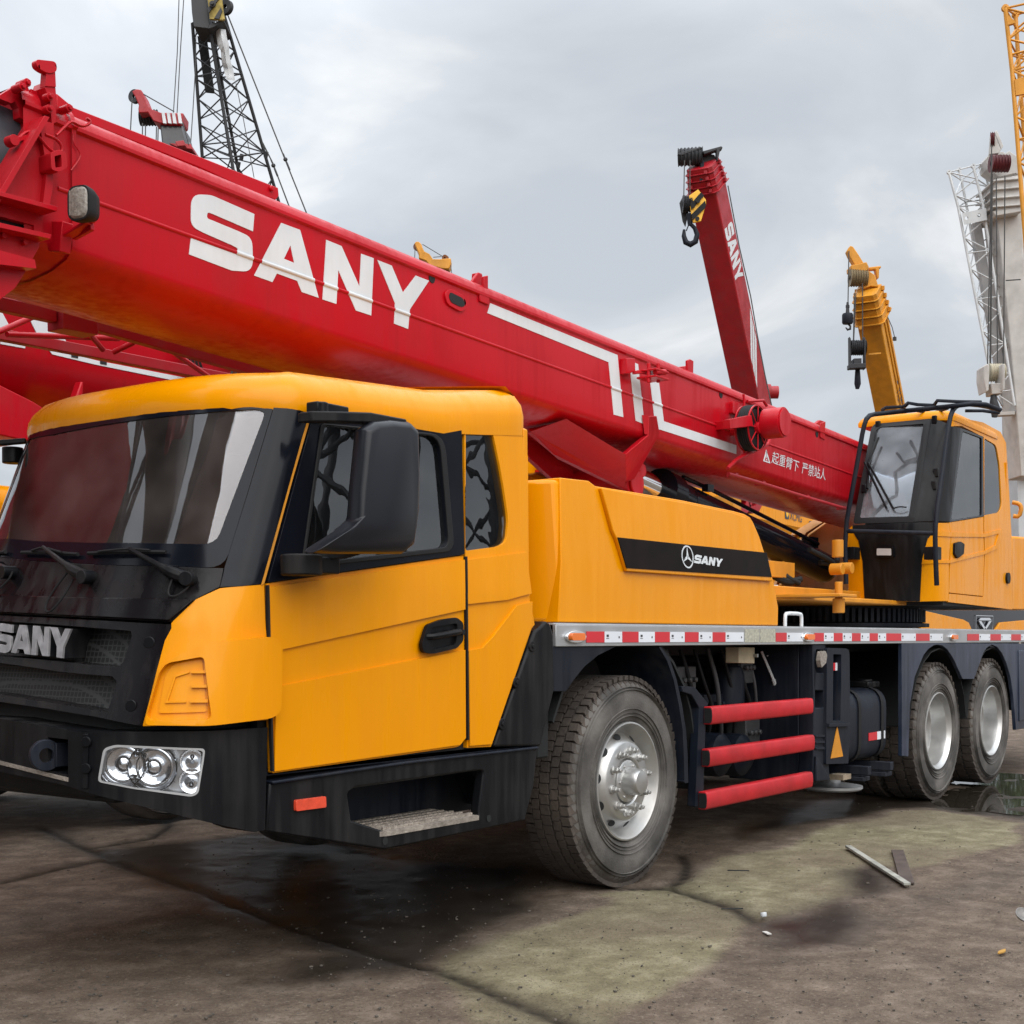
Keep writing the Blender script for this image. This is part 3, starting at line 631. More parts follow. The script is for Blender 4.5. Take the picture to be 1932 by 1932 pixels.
for q in Z3(1012, 1028, 1008, 1132):
    a, b = bum.inv(q); o = BU(a, b, -.058); n_ = (BU(a, b, 0)-o).normalized()
    mb.lathe(o, n_, [(.040, .05), (.034, .02), (.012, .004), (.001, 0)], 24); mb2.lathe(o, n_, [(.044, .04), (.042, .052), (.036, .05)], 24)
mb.each('reflector', CHR, hd, smooth=60); mb2.each('reflector_ring', CHR, hd, smooth=60); mb3.each('bulb', CHR, hd, smooth=60)
panel('lamp_glass', BU, [shrink(hlo, .004)], -.006, -.002, GLP, hd, BC)
# ---- skirt with step
sk = [(p.x, p.z) for p in mir(Vv(509, 1478, 700, 1447, 880, 1424, 1014, 1410, 1008, 1480, 991, 1548, 727, 1603, 640, 1590, 503, 1568), SY)]
so_ = rnd(sl(C3(520, 488, 560, 460, 1330, 352, 1400, 345, 1368, 600, 1370, 640, 775, 742, 545, 668), SY), [.02, .03, 0, .02, 0, 0, 0, 0])
SF = sidef(SY)
skirt = panel('step_skirt', SF, [sk, so_], -.05, 0, BLK, T, (), (), bevel=.008)
mb = MB(); l = sl(C3(20, 415, 900, 285, 1738, 190, 1742, 207, 900, 305, 28, 436), SY); panel_mb(mb, SF, [l], -.10, .012); mb.build('skirt_ledge', CHA, T, bevel=.005)
mb = MB(); mb.box((4.5, 3.95, .62), (1.1, .06, .30)); mb.box((4.25, 3.80, .78), (1.6, .32, .02)); mb.prism([(4.92, 3.67, .78), (5.0, 3.67, .5), (5.0, 3.92, .5), (4.8, 3.92, .78)], (.03, 0, 0)); mb.build('step_well', CHA, T)
p = [onY(C3(548, 668)[0], SY+.01), onY(C3(775, 738)[0], SY-.006), onY(C3(1370, 632)[0], SY-.006), onY(C3(1368, 602)[0], SY+.03)]
z0 = p[1].z; mb = MB(); mb.prism([(p[1].x, SY-.004, z0), (p[2].x, SY-.004, z0), (p[2].x, SY+.27, z0+.01), (p[1].x-.02, SY+.27, z0+.01), (p[1].x-.22, SY+.02, z0+.015)], (0, 0, -.02))
for i in range(34):
    for j in range(5):
        x = p[1].x+.02+i*(p[2].x-p[1].x-.04)/33; mb.box((x, SY+.03+j*.052, z0+.006), (.012, .02, .012), Matrix.Rotation(.6 if (i+j) % 2 else -.6, 3, 'Z'))
mb.build('step_tread', TRP, T)
l = rnd(sl(C3(174, 536, 366, 510, 369, 582, 174, 608), SY), .008); panel('side_reflector', SF, [l], 0, .014, REF, T, bevel=.003)
mb = MB()
for q in C3(762, 800, 1430, 655): a = onY(q, SY); mb.cyl(a+Vector((0, -.002, 0)), a+Vector((0, .01, 0)), .016)
mb.each('skirt_hole', DARK, T)
# fender flap behind the cab
fl = sl(Z5(207, 345, 240, 305, 268, 328, 285, 380, 290, 720, 212, 1018, 0, 1024, -55, 1020, -30, 900), SY+.02)
fl = sl(Vv(1012, 1184, 1023, 1171, 1033, 1178, 1038, 1196, 1040, 1300, 1014, 1408, 926, 1409, 1003, 1190), SY+.01)
panel('cab_fender', sidef(SY+.01), [fl], -.25, .02, BLK, T, bevel=.012)
mb = MB()
for q in Z5(180, 450, 90, 655, 10, 890): a = onY(q, SY-.01); mb.cyl(a+Vector((0, .0, 0)), a+Vector((0, -.006, 0)), .026, .024, 20); mb.cyl(a+Vector((0, .0, 0)), a+Vector((0, -.012, 0)), .010)
mb.each('fender_bolt', BLK, T, bevel=.002)
wa = sl(Z5(292, 452, 660, 451, 560, 500, 480, 565, 420, 640, 375, 706, 296, 706), SY+.01)
panel('wheel_arch', sidef(SY+.01), [wa], -.02, 0, CHA, T, bevel=.003)
# curved mudguard behind the front wheel and inner arch
mb = MB(); arc = []
for k in range(13):
    a = radians(158-k*13.6); arc.append((6.03+.72*cos(a), .60+.70*sin(a)))
arc += [(6.78, .42)]
mb2 = MB(); mb2.loft([[(x, y, z) for y, z_ in ((0, 0),) for _ in ()] or [(x, SY+.06, z), (x, SY+.55, z), (x+.012*(1 if x > 6 else -1), SY+.55, z+.012), (x+.012*(1 if x > 6 else -1), SY+.06, z+.012)] for x, z in arc]); mb2.each('inner_mudguard', DARK, T)
gu = onY(Z5(915, 455)[0], SY); pts = [onY(q, SY) for q in Z5(912, 455, 960, 520, 1000, 640, 1030, 780, 1052, 920, 1062, 1060, 1066, 1222, 1050, 1226)]
pin = [onY(q, SY) for q in Z5(900, 455, 945, 530, 983, 640, 1012, 780, 1034, 920, 1040, 1060, 1044, 1210, 1040, 1215)]
mb.loft([[a, b, b+Vector((0, .45, 0)), a+Vector((0, .45, 0))] for a, b in zip(pts, pin)]); mb.build('rear_mudflap', CHA, T, smooth=60)
# ---- wheels
def tyre(o, R=.54, W=.275, kind=0):          # near sidewall outwards = -Y
    mb = MB(); o = Vector(o)
    prof = [(.300, .02), (.312, -.0), (.345, -.012), (.40, -.020), (.46, -.016), (.495, -.002), (R-.022, .022), (R-.014, .04), (R-.014, W-.04), (R-.022, W-.022), (.46, W+.012), (.36, W+.01), (.30, W-.02), (.30, .02)]
    mb.lathe(o, (0, 1, 0), prof, 96)
    for r in (.335, .352, .372, .47, .484): mb.lathe(o, (0, 1, 0), [(r-.003, -.010), (r, -.024 if .36 < r < .48 else -.019), (r+.003, -.010)], 96)
    return mb
def tread(o, R=.54, W=.275, kind=0):
    mb = MB(); o = Vector(o); n = 64 if kind == 0 else 44
    rows = [(.030, .050), (.085, .042), (.145, .05), (.198, .042), (.248, .048)] if kind == 0 else [(.043, .08), (.138, .072), (.232, .08)]
    for ri, (yy, ww) in enumerate(rows):
        for i in range(n):
            a = 2*pi*(i+(.5 if ri % 2 else 0))/n; rad = Vector((cos(a), 0, sin(a))); tan = Vector((-sin(a), 0, cos(a)))
            edge = ri in (0, len(rows)-1)
            L_ = 2*pi*R/n*(.80 if edge else .92); sk_ = (.35 if ri % 2 else -.35)
            c = o+rad*(R-.010)+Vector((0, yy, 0)); u = (tan+Vector((0, sk_*.4, 0))).normalized(); v = Vector((0, 1, 0))
            vs = [c+u*x*L_/2+v*y*ww/2*(1.0)+rad*z*.011 for x in (-1, 1) for y in (-1, 1) for z in (-1, 1)]
            mb.add(vs, [(0, 1, 3, 2), (4, 6, 7, 5), (0, 4, 5, 1), (2, 3, 7, 6), (0, 2, 6, 4), (1, 5, 7, 3)])
            if edge:                          # shoulder lugs running onto the sidewall
                sg = -1 if ri == 0 else 1; e = o+Vector((0, .006 if ri == 0 else W-.006, 0))
                a0 = e+rad*(R-.008)+Vector((0, -sg*.018, 0)); a1 = e+rad*(R-.055)+Vector((0, sg*.012, 0))
                hw = L_*.5
                vs = [a0+u*hw, a0-u*hw, a1-u*hw, a1+u*hw]; ins = [p_-rad*.02-Vector((0, sg*.03, 0)) for p_ in vs]
                mb.add(vs+ins, [(0, 1, 2, 3), (4, 7, 6, 5), (0, 4, 5, 1), (1, 5, 6, 2), (2, 6, 7, 3), (3, 7, 4, 0)])
    return mb
def front_rim(o):
    mb = MB(); o = Vector(o)
    mb.lathe(o, (0, 1, 0), [(.300, .03), (.306, .0), (.304, -.012), (.296, -.014), (.288, -.004), (.280, .02), (.270, .034), (.262, .052), (.250, .066), (.236, .052), (.222, .028), (.205, .006), (.196, -.002), (.125, -.006), (.118, .0), (.112, .02)], 72)
    mb.lathe(o, (0, 1, 0), [(.112, .02), (.108, -.004), (.100, -.010), (.072, -.012), (.070, -.03), (.066, -.075), (.058, -.09), (.03, -.096), (.001, -.097)], 40)
    return mb
def wheel(name_, o, front=True, kind=0):
    W = empty(name_, o); W.parent = T; W.location = Vector(o)-T.location
    tyre(o, kind=kind).build('tyre', TYR, W, smooth=40); tread(o, kind=kind).build('tread', TRD, W)
    if front:
        r = front_rim(o).build('rim', RIM, W, smooth=40)
        mb = MB(); mb2 = MB(); o = Vector(o)
        for i in range(10):
            a = 2*pi*(i+.3)/10; c = o+Vector((cos(a)*.158, -.004, sin(a)*.158))
            mb.cyl(c, c+Vector((0, -.012, 0)), .024, .022, 16); mb.cyl(c, c+Vector((0, -.034, 0)), .018, .017, 6); mb.cyl(c, c+Vector((0, -.052, 0)), .010, n=10)
            a += pi/10; c = o+Vector((cos(a)*.229, .035, sin(a)*.229)); rad = Vector((cos(a), 0, sin(a))); tan = Vector((-sin(a), 0, cos(a)))
            nn = (rad*.62+Vector((0, -.78, 0))).normalized(); m2 = nn.cross(tan).normalized()
            ring = [c+nn*.004+tan*cos(2*pi*k/16)*.026+m2*sin(2*pi*k/16)*.019 for k in range(16)]; mb2.add(ring, [tuple(range(16))])
            rr = [(c+nn*.006+tan*cos(2*pi*k/16)*q+m2*sin(2*pi*k/16)*q*.75) for q in (.026, .030) for k in range(16)]
        for i in range(6):
            a = 2*pi*i/6; c = o+Vector((cos(a)*.088, -.01, sin(a)*.088)); mb.cyl(c, c+Vector((0, -.008, 0)), .008, n=6)
        mb.each('wheel_nut', RIM, W, bevel=.0015); mb2.each('hand_hole', DARK, r, fixn=False)
    else:
        mb = MB(); o = Vector(o); mb.lathe(o, (0, 1, 0), [(.300, .03), (.308, .0), (.306, -.012), (.298, -.016), (.290, -.006), (.282, .012), (.272, .020), (.266, .05), (.262, .10), (.255, .135), (.235, .150), (.20, .155), (.10, .160), (.001, .161)], 64); mb.build('rim', RIM, W, smooth=40)
        o2 = (o[0], o[1]+.34, o[2]); mb = tyre(o2, kind=kind); mb.build('inner_tyre', TYR, W); tread(o2, kind=kind).build('inner_tread', TRD, W)
    return W
WY = 3.665
fw = onY((1181, 1480), WY); fw.z = .53
wheel('front_wheel', (fw.x+.01, WY, .535), True, 0)
r1 = onY((1768, 1386), WY); r2 = onY((1868, 1364), WY)
wheel('rear_wheel', (r1.x, WY, .535), False, 1); wheel('rear_wheel', (r2.x, WY, .55), False, 1)
FX, RX1, RX2 = fw.x, r1.x, r2.x
# far side wheels, seen under the chassis
for x in (FX, RX1, RX2):
    o = (x, 5.80, .54); W = empty('far_wheel', o); W.parent = T; W.location = Vector(o)-T.location
    tyre(o).build('tyre', TYR, W)
mb = MB()
for x in (FX, RX1, RX2): mb.cyl((x, 3.95, .55), (x, 5.9, .55), .09); mb.lathe((x, 4.87, .55), (0, 1, 0), [(.001, -.2), (.16, -.14), (.21, 0), (.16, .14), (.001, .2)], 24)
mb.each('axle', DARK, T)
# ---- chassis, deck
mb = MB()
for y in (4.42, 5.28): mb.box((9.4, y, .98), (11.6, .10, .34))
mb.box((9.2, 4.87, 1.20), (8.6, 1.5, .08)); mb.box((7.45, 4.55, .75), (.9, .06, .8)); mb.box((9.2, 4.5, .8), (1.2, .06, .7))
mb.box((4.6, 4.87, .72), (2.4, .9, .2)); mb.box((3.6, 4.87, .74), (.5, .8, .2)); mb.box((12.6, 4.87, .8), (3.2, 1.2, .5))
mb.box((7.9, 5.9, .9), (2.6, .1, .7)); mb.box((5.3, 4.4, 1.0), (.1, 1.4, .6))
mb.build('chassis_frame', DARK, T, bevel=.01)
ENDX = 15.4
mb = MB(); mb.box(((5.30+ENDX)/2, 4.87, 1.335), (ENDX-5.30, 2.46, .01)); mb.build('deck', ALU, T)
mb = MB(); mb.box(((5.292+ENDX)/2, SY+.01, 1.279), (ENDX-5.292, .02, .102)); mb.box(((5.292+ENDX)/2, SY+.03, 1.332), (ENDX-5.292, .06, .006)); mb.build('side_rail', ALU, T, bevel=.004)
xs = [onY(q, SY-.004).x for q in Z5(490, 385, 592, 385, 692, 385, 785, 385, 877, 385, 962, 385, 1046, 385, 1125, 385, 1203, 385, 1277, 385, 1380, 385)]
mr_, mw_, mp_ = MB(), MB(), MB()
za, zb_ = 1.246, 1.300
def tape(x0, x1, red):
    (mr_ if red else mw_).box(((x0+x1)/2, SY-.0025, (za+zb_)/2), (x1-x0-.002, .003, zb_-za))
    if not red:
        mp_.box((x0+.028, SY-.0045, za+.033), (.020, .001, .012)); mp_.box((x0+.028, SY-.0045, za+.02), (.024, .001, .003)); mp_.box((x1-.03, SY-.0045, za+.026), (.010, .001, .010))
for i in range(len(xs)-1): tape(xs[i], xs[i+1], i % 2 == 0)
seg = [onY(q, SY-.004).x for q in Z6(528, 1520, 590, 1520, 683, 1520, 748, 1520, 800, 1520, 855, 1520, 906, 1520, 958, 1520, 1008, 1520, 1058, 1520, 1106, 1520, 1152, 1520)]
for i in range(2): tape(seg[i], seg[i+1], i == 0)
for i in range(3, len(seg)-1): tape(seg[i], seg[i+1], i % 2 == 1)
x = seg[-1]; k = 0
LP = onY(Z6(1535, 1530)[0], SY-.004).x
while x < ENDX-.3:
    d = .30; x1 = x+d
    if not (x < LP+.10 and x1 > LP-.10): tape(x, x1, k % 2 == 0)
    x = x1; k += 1
mr_.each('red_tape', REDT, T); mw_.each('white_tape', WHTT, T); mp_.build('tape_print', PRT, T)
for q in (Z5(430, 392)[0], Z6(714, 1522)[0], Z6(1535, 1530)[0]):
    p = onY(q, SY-.01); l = empty('marker_lamp', p); l.parent = T; l.location = p-T.location
    mb = MB(); panel_mb(mb, sidef(SY), [[(p.x+.085*cos(2*pi*i/24), 1.274+.030*sin(2*pi*i/24)) for i in range(24)]], 0, .016); mb.build('lamp_base', CHR, l, bevel=.006)
    mb = MB(); panel_mb(mb, sidef(SY), [rnd([(p.x-.058, 1.256), (p.x+.058, 1.256), (p.x+.058, 1.292), (p.x-.058, 1.292)], .015)], .016, .028); mb.build('lamp_lens', ORA, l, bevel=.006)
mb = MB()
for a, b in ((1388, 1468), (1474, 1560)):
    l = sl(Z5(a, 352, b, 352, b, 428, a, 428), SY-.003); panel_mb(mb, sidef(SY), [l], 0, .003)
mb.each('data_plate', mat('data_plate', (.42, .41, .33), .5, var=.4, vscale=60), T)
mb = MB()
for k in range(6):
    for a in (1480, 1395):
        l = sl(Z5(a+8, 362+k*10, a+60-7*(k % 3), 362+k*10, a+60-7*(k % 3), 365+k*10, a+8, 365+k*10), SY-.006); panel_mb(mb, sidef(SY), [l], 0, .001)
mb.build('plate_print', PRT, T)
# deck handle, small hatch
p = onZ(D4(695, 1860)[0], 1.34); a = onY(D4(600, 1862)[0], SY+.12); b = onY(D4(790, 1862)[0], SY+.12)
mb = MB(); mb.tube([(a.x, SY+.12, 1.335), (a.x, SY+.12, 1.41), (a.x+.02, SY+.12, 1.425), (b.x-.02, SY+.12, 1.425), (b.x, SY+.12, 1.41), (b.x, SY+.12, 1.335)], .012, 8, 1); mb.build('grab_handle', WHT, T, smooth=60)
# ---- engine cover
def CV(x, z, t): return Vector((x, 3.65+max(0, z-1.62)*.08-t, z))
cvs = Surf(CV, (5.0, 8.0), (1.3, 2.1), 60, 30); ci = lambda qs: [cvs.inv(q) for q in qs]
mb = MB()
co = ci(Vv(1057, 901, 1111, 907, 1124, 917, 1200, 929, 1288, 944, 1384, 964)+D4(130, 548, 195, 585, 235, 650, 300, 800, 395, 1100, 470, 1340, 520, 1620, 515, 1845)+Vv(1300, 1178, 1053, 1174))
panel_mb(mb, CV, [co], -.85, 0, (), (1.62, 1.98)); mb.build('engine_cover', YEL, T, bevel=.06, seg=5, smooth=50)
mb = MB(); zt = co[0][1]; x0_ = co[-1][0]; x1_ = co[0][0]
mb.loft([[(x0_+.03, 3.662+d_, z_), (x0_-.11, 3.93, z_), (x0_-.11, 4.5, z_), (x0_+.4, 4.5, z_), (x0_+.4, 3.68, z_)] for z_, d_ in ((1.345, 0), (1.62, 0), (zt-.012, .03))])
mb.build('cover_front', YEL, T, bevel=.02, seg=3)
mb = MB()
ri = ci(Vv(1128, 921, 1200, 934, 1288, 949, 1378, 968, 1406, 978, 1424, 1010, 1452, 1097, 1176, 1078, 1157, 1016, 1150, 1002))
panel_mb(mb, CV, [ri], 0, .022, (), (1.62, 1.98))
ri = ci(Vv(1176, 1075, 1448, 1093, 1463, 1135, 1465, 1174, 1300, 1172, 1056, 1169, 1062, 1075, 1110, 1040, 1150, 1022)); 
mb.each('cover_bulge', YEL, T, bevel=.02, seg=3)
pb = ci(Vv(1157, 1014, 1300, 1029, 1439, 1043, 1449, 1089, 1300, 1080, 1174, 1072))
badge = panel('badge_strip', CV, [pb], .022, .027, STR, T, (), (1.62, 1.98), bevel=.002)
mb = MB(); a, b, c = ci(Z6(38, 1112, 196, 1138, 44, 1062)); name_on(mb, CV, a, b, c, .0275, .030)
mb.build('badge_letters', WHT, badge)
mb = MB(); lc = cvs.inv((1288.5, 1051)); R_ = .062
panel_mb(mb, CV, [circ(lc[0], lc[1], R_*1.05, R_, 28), circ(lc[0], lc[1], R_*.93, R_*.88, 28)[::-1]], .0275, .030)
for k in range(3):
    a = pi/2+k*2*pi/3; u = (cos(a), sin(a)); v = (-sin(a), cos(a)); r = R_*.86
    panel_mb(mb, CV, [[(lc[0]+u[0]*r, lc[1]+u[1]*r), (lc[0]+v[0]*r*.2-u[0]*r*.05, lc[1]+v[1]*r*.2-u[1]*r*.05), (lc[0]-v[0]*r*.2-u[0]*r*.05, lc[1]-v[1]*r*.2-u[1]*r*.05)]], .0275, .030)
mb.build('badge_emblem', WHT, badge)
# ---- side guard rails
gd = empty('side_guard', (7.2, SY, .8)); gd.parent = T; gd.location = gd.location-T.location
for (ax, ay, bx, by, hh) in ((1180, 843, 1754, 787, 50), (1168, 1083, 1762, 993, 48), (1150, 1325, 1752, 1190, 46)):
    p0, p1 = [onY(q, SY) for q in Z5(ax, ay, bx, by)]; p1.z = p0.z; h = .108
    prof = [(0.04, h*.46), (-.0, h*.46), (-.008, h*.42), (-.013, h*.33), (-.016, 0), (-.013, -h*.33), (-.008, -h*.42), (0, -h*.46), (.04, -h*.46)]
    mb = MB(); mb.loft([[(x, SY-.01+a, p0.z+b) for a, b in prof] for x in (p0.x, p1.x)]); mb.build('guard_rail', REDG, gd, smooth=50, bevel=.003)
    mb = MB(); mb.loft([[(x, SY-.01+a*.86, p0.z+b*.84) for a, b in prof] for x in (p0.x-.006, p0.x+.02)]); mb.build('rail_end', BLK2, gd)
mb = MB(); l = sl(Z5(1030, 676, 1102, 680, 1180, 775, 1168, 800, 1150, 1364, 1104, 1358, 1128, 800, 1085, 725, 1032, 708), SY+.03); panel_mb(mb, sidef(SY+.03), [l], -.05, 0)
l = sl(Z5(1080, 860, 1130, 870, 1128, 900, 1078, 890), SY+.1); panel_mb(mb, sidef(SY+.1), [l], -.3, 0); mb.build('guard_bracket', CHA, gd, bevel=.004)
# ---- under-deck clutter
mb = MB(); a = onY(Z5(1288, 695)[0], 4.0); mb.lathe((a.x, 4.0, a.z-.16), (0, 0, 1), [(.001, 0), (.10, 0), (.115, .02), (.115, .04), (.105, .05), (.105, .25), (.09, .30), (.05, .32), (.001, .325)], 28); mb.build('filter_canister', CHA, T)
mb = MB()
a = onY(Z5(1100, 640)[0], 4.25)
mb.cyl((a.x-.5, 4.5, a.z), (a.x+.35, 4.5, a.z), .17, n=28); mb.build('muffler', CHA, T, bevel=.03)
for q in Z5(1140, 1060, 1262, 1060):
    a = onY(q, 4.05); mb = MB(); mb.lathe((a.x, 3.86, a.z), (0, 1, 0), [(.001, 0), (.08, .01), (.13, .05), (.135, .08), (.135, .6), (.001, .62)], 28); mb.build('air_tank', CHA, T)
mb = MB()
for i, (a, b) in enumerate(zip(Z5(1480, 480, 1515, 500, 1540, 490, 1572, 500), Z5(1548, 640, 1575, 640, 1602, 635, 1638, 632))):
    A, B_ = onY(a, 3.95), onY(b, 3.9); mb.tube([A, B_], .009, 6); mb.cyl(B_, B_+Vector((.02, 0, -.03)), .013, n=8)
mb.each('pipe_end', LGT, T)
mb = MB()
for i in range(9):
    a = onY(Z5(1300+i*22, 470)[0], 4.1+.03*(i % 3)); x = a.x
    mb.tube([(x, a.y, 1.2), (x+random.uniform(-.05, .05), a.y, 1.0), (x+random.uniform(-.1, .12), a.y+.05, .75), (x+random.uniform(-.2, .25), a.y+.1, .5)], random.choice((.012, .018, .024)), 8, 2)
for i in range(5):
    z = .55+.1*i; mb.tube([(6.9, 4.3, z), (7.6, 4.2, z+.03), (8.3, 4.32, z-.03)], .014, 6, 2)
mb.build('hose', BLK2, T)
mb = MB(); l = sl(Z5(1352, 455, 1443, 457, 1441, 548, 1352, 545), SY+.12); panel_mb(mb, sidef(SY+.12), [l], -.09, 0); mb.build('wood_block', mat('pale_wood', (.42, .36, .24), .7, var=.25, vscale=14), T, bevel=.004)
mb = MB(); a = onY(Z5(1446, 503)[0], SY+.11); mb.box(a, (.02, .03, .02)); mb.build('latch', STL, T)
for i, (x, y, z, dx, dz) in enumerate(((7.15, 4.02, 1.02, .22, .16), (7.55, 4.05, .86, .26, .12), (7.9, 4.0, 1.08, .16, .20), (7.35, 4.1, .62, .3, .14), (8.02, 4.02, .66, .2, .26))):
    mb = MB(); mb.box((x, y, z), (dx, .14, dz)); 
    for k in range(3): mb.cyl((x-dx*.3+dx*.3*k, y-.07, z), (x-dx*.3+dx*.3*k, y-.10, z), .018, n=6)
    mb.build('valve_block', CHA if i % 2 else mat('cast_grey', (.05, .052, .055), .5, var=.3), T, bevel=.006)
for i in range(7):
    x = 6.95+.17*i; mb = MB(); mb.tube([(x, 3.98, 1.2), (x+.03, 3.93, 1.0), (x+.10+.05*(i % 3), 3.95, .82), (x+.22, 4.0, .70), (x+.30, 4.05, .50)], .011+.004*(i % 2), 8, 2); mb.build('air_line', BLK2 if i % 3 else mat('grey_line', (.06, .06, .065), .5), T, smooth=60)
# ---- outrigger column, jack housing
og = empty('outrigger', (8.6, SY, .6)); og.parent = T; og.location = og.location-T.location
F1 = sidef(SY+.01); mb = MB()
o_ = sl(Z5(1772, 437, 1843, 441, 1842, 850, 1868, 1208, 1770, 1222, 1776, 850), SY+.01)
hs = [rnd(sl(Z5(*k), SY+.01), .012)[::-1] for k in ((1790, 470, 1832, 474, 1838, 590, 1832, 604, 1792, 600, 1785, 560), (1783, 700, 1832, 702, 1832, 800, 1783, 798))]
panel_mb(mb, F1, [o_]+hs, -.10, 0); mb.prism([onY(q, SY+.11) for q in Z5(1690, 436, 1775, 437, 1775, 1220, 1690, 1222)], (0, .5, 0))
l = sl(Z5(1775, 868, 1832, 868, 1830, 878, 1775, 880), SY); 
for y in (950, 985, 1020): panel_mb(mb, F1, [sl(Z5(1778, y, 1832, y, 1832, y+14, 1778, y+14), SY+.01)], 0, .012)
panel_mb(mb, F1, [sl(Z5(1778, 1070, 1856, 1200, 1846, 1208, 1774, 1214), SY+.01)], 0, .02)
mb.build('column', CHA, og, bevel=.006)
mb = MB(); l = rnd(sl(Z5(1795, 480, 1818, 476, 1828, 500, 1822, 545, 1795, 572, 1788, 530), SY), .01); panel_mb(mb, sidef(SY), [l], 0, .03); mb.build('work_lamp', mat('ribbed_lens', (.26, .23, .20), .25, var=.3, vscale=80, bump=.4, bscale=70), og, bevel=.01)
F2 = sidef(SY-.01); mb = MB()
oo = rnd(sl(Z6(817, 1592, 945, 1596, 948, 1990, 938, 2245, 812, 2250), SY-.01), [.01, .06, .01, .01, .01])
ho = rnd(sl(Z6(853, 1627, 898, 1629, 897, 1830, 893, 2005, 850, 2005), SY-.01), .008)[::-1]
panel_mb(mb, F2, [oo, ho], -.12, 0)
panel_mb(mb, F2, [sl(Z6(815, 2020, 932, 2016, 930, 2035, 814, 2038), SY-.01)], 0, .02)
mb.prism([onY(q, SY+.2) for q in Z6(817, 1600, 945, 1600, 935, 2250, 812, 2250)], (0, .3, 0))
mb.build('jack_housing', CHA, og, bevel=.008)
mb = MB(); a = onY(Z6(866, 1660)[0], SY+.06); mb.cyl((a.x, SY+.10, .75), (a.x, SY+.10, 1.19), .035); mb.build('jack_cylinder', DARK, og)
mb = MB(); l = sl(Z6(852, 1676, 862, 1676, 862, 1720, 852, 1720), SY+.02); panel_mb(mb, sidef(SY+.02), [l], 0, .003); mb.build('red_tape', REDT, og)
mb = MB(); l = sl(Z6(862, 1676, 874, 1676, 874, 1720, 862, 1720), SY+.02); panel_mb(mb, sidef(SY+.02), [l], 0, .003); mb.build('white_tape', WHTT, og)
mb = MB(); l = sl(Vv(1567, 1431, 1579, 1369, 1590, 1427), SY-.012); panel_mb(mb, sidef(SY-.012), [l], 0, .003); mb.build('warning_triangle', YEL2, og)
a = onY(Vv(1570, 1484)[0], 3.95); mb = MB(); mb.lathe((a.x, 3.95, a.z-.02), (0, 0, 1), [(.001, 0), (.20, 0), (.215, .012), (.215, .03), (.06, .055), (.06, .10), (.035, .11), (.035, .35), (.001, .35)], 40); mb.build('float_pad', ALU, og)
mb = MB(); a = onY(B1(50, 1520)[0], 3.75); mb.box(a, (.14, .1, .035)); mb.build('wood_chock', WOOD, og)
# ---- fuel tank
a0 = onY(B1(125, 1100)[0], SY+.05); a1 = onY(B1(375, 1100)[0], SY+.05); zt = onY(B1(300, 868)[0], SY+.2).z; zb = onY(B1(300, 1375)[0], SY+.15).z
def tsec(x, k=0): return [(x, y, z) for y, z in rnd([(SY+.05+k, zb+k), (SY+.05+k, zt-k), (SY+.62, zt-k), (SY+.62, zb+k)], .14, 6)]
xm = a0.x-.15
mb = MB(); mb.loft([tsec(xm, .02), tsec(xm+.02, 0), tsec(a1.x+.02, 0), tsec(a1.x+.05, .03)]); tank = mb.build('fuel_tank', CHA, T, smooth=45)
mb = MB()
for x in (xm+.30, a1.x-.07): mb.loft([tsec(x-.025, -.008), tsec(x+.025, -.008)], caps=False)
mb.each('tank_strap', BLK2, tank, smooth=50)
mb = MB(); c_ = onY(B1(240, 860)[0], SY+.2); mb.box((c_.x, SY+.22, zt+.02), (.22, .16, .05)); mb.cyl((c_.x, SY+.22, zt), (c_.x, SY+.22, zt+.06), .06); mb.build('filler_cap', BLK, tank, bevel=.012)
mb = MB(); mb.prism([onY(q, SY+.044) for q in B1(258, 1205, 318, 1195, 318, 1252, 258, 1262)], (0, .004, 0)); mb.build('red_tape', REDT, tank)
mb = MB(); mb.prism([onY(q, SY+.044) for q in B1(318, 1195, 376, 1186, 376, 1242, 318, 1252)], (0, .004, 0)); mb.build('white_tape', WHTT, tank)
mb = MB()
for x in (xm+.3, a1.x-.07): mb.box((x, SY+.3, zb-.05), (.06, .66, .06)); mb.box((x+.02, SY+.3, zb-.11), (.12, .6, .03))
mb.each('tank_bracket', CHA, T, bevel=.004)
# ---- rear mudguard skirt with two arches
ms = sl(B1(497, 552, 497, 1372, 545, 1376, 556, 1000, 590, 800, 628, 706, 655, 640, 690, 595, 725, 572, 757, 566, 790, 572, 825, 600, 860, 650, 890, 710, 915, 765, 935, 813, 1020, 813, 1042, 755, 1065, 690, 1085, 630, 1110, 590, 1150, 564, 1185, 580, 1220, 625, 1255, 700, 1285, 810, 1305, 950, 1315, 1080, 1322, 1182, 1420, 1165, 1700, 1090, 1700, 560), SY)
rg = panel('rear_mudguard', sidef(SY), [ms], -.03, 0, MUD, T, bevel=.004)
mb = MB(); panel_mb(mb, sidef(SY), [sl(B1(1338, 606, 1420, 606, 1420, 1105, 1340, 1120), SY)], 0, .012); mb.build('locker_door', MUD, T, bevel=.006)
mb = MB()
for x in (RX1, RX2):
    pr = [(x-.66+.0, .60)]+[(x+.66*cos(radians(172-k*16.4)), .52+.66*sin(radians(172-k*16.4))) for k in range(11)]
    mb.loft([[(a, SY+.03, b), (a, SY+.66, b), (a, SY+.66, b+.01), (a, SY+.03, b+.01)] for a, b in pr])
mb.each('inner_mudguard', DARK, T, smooth=50)
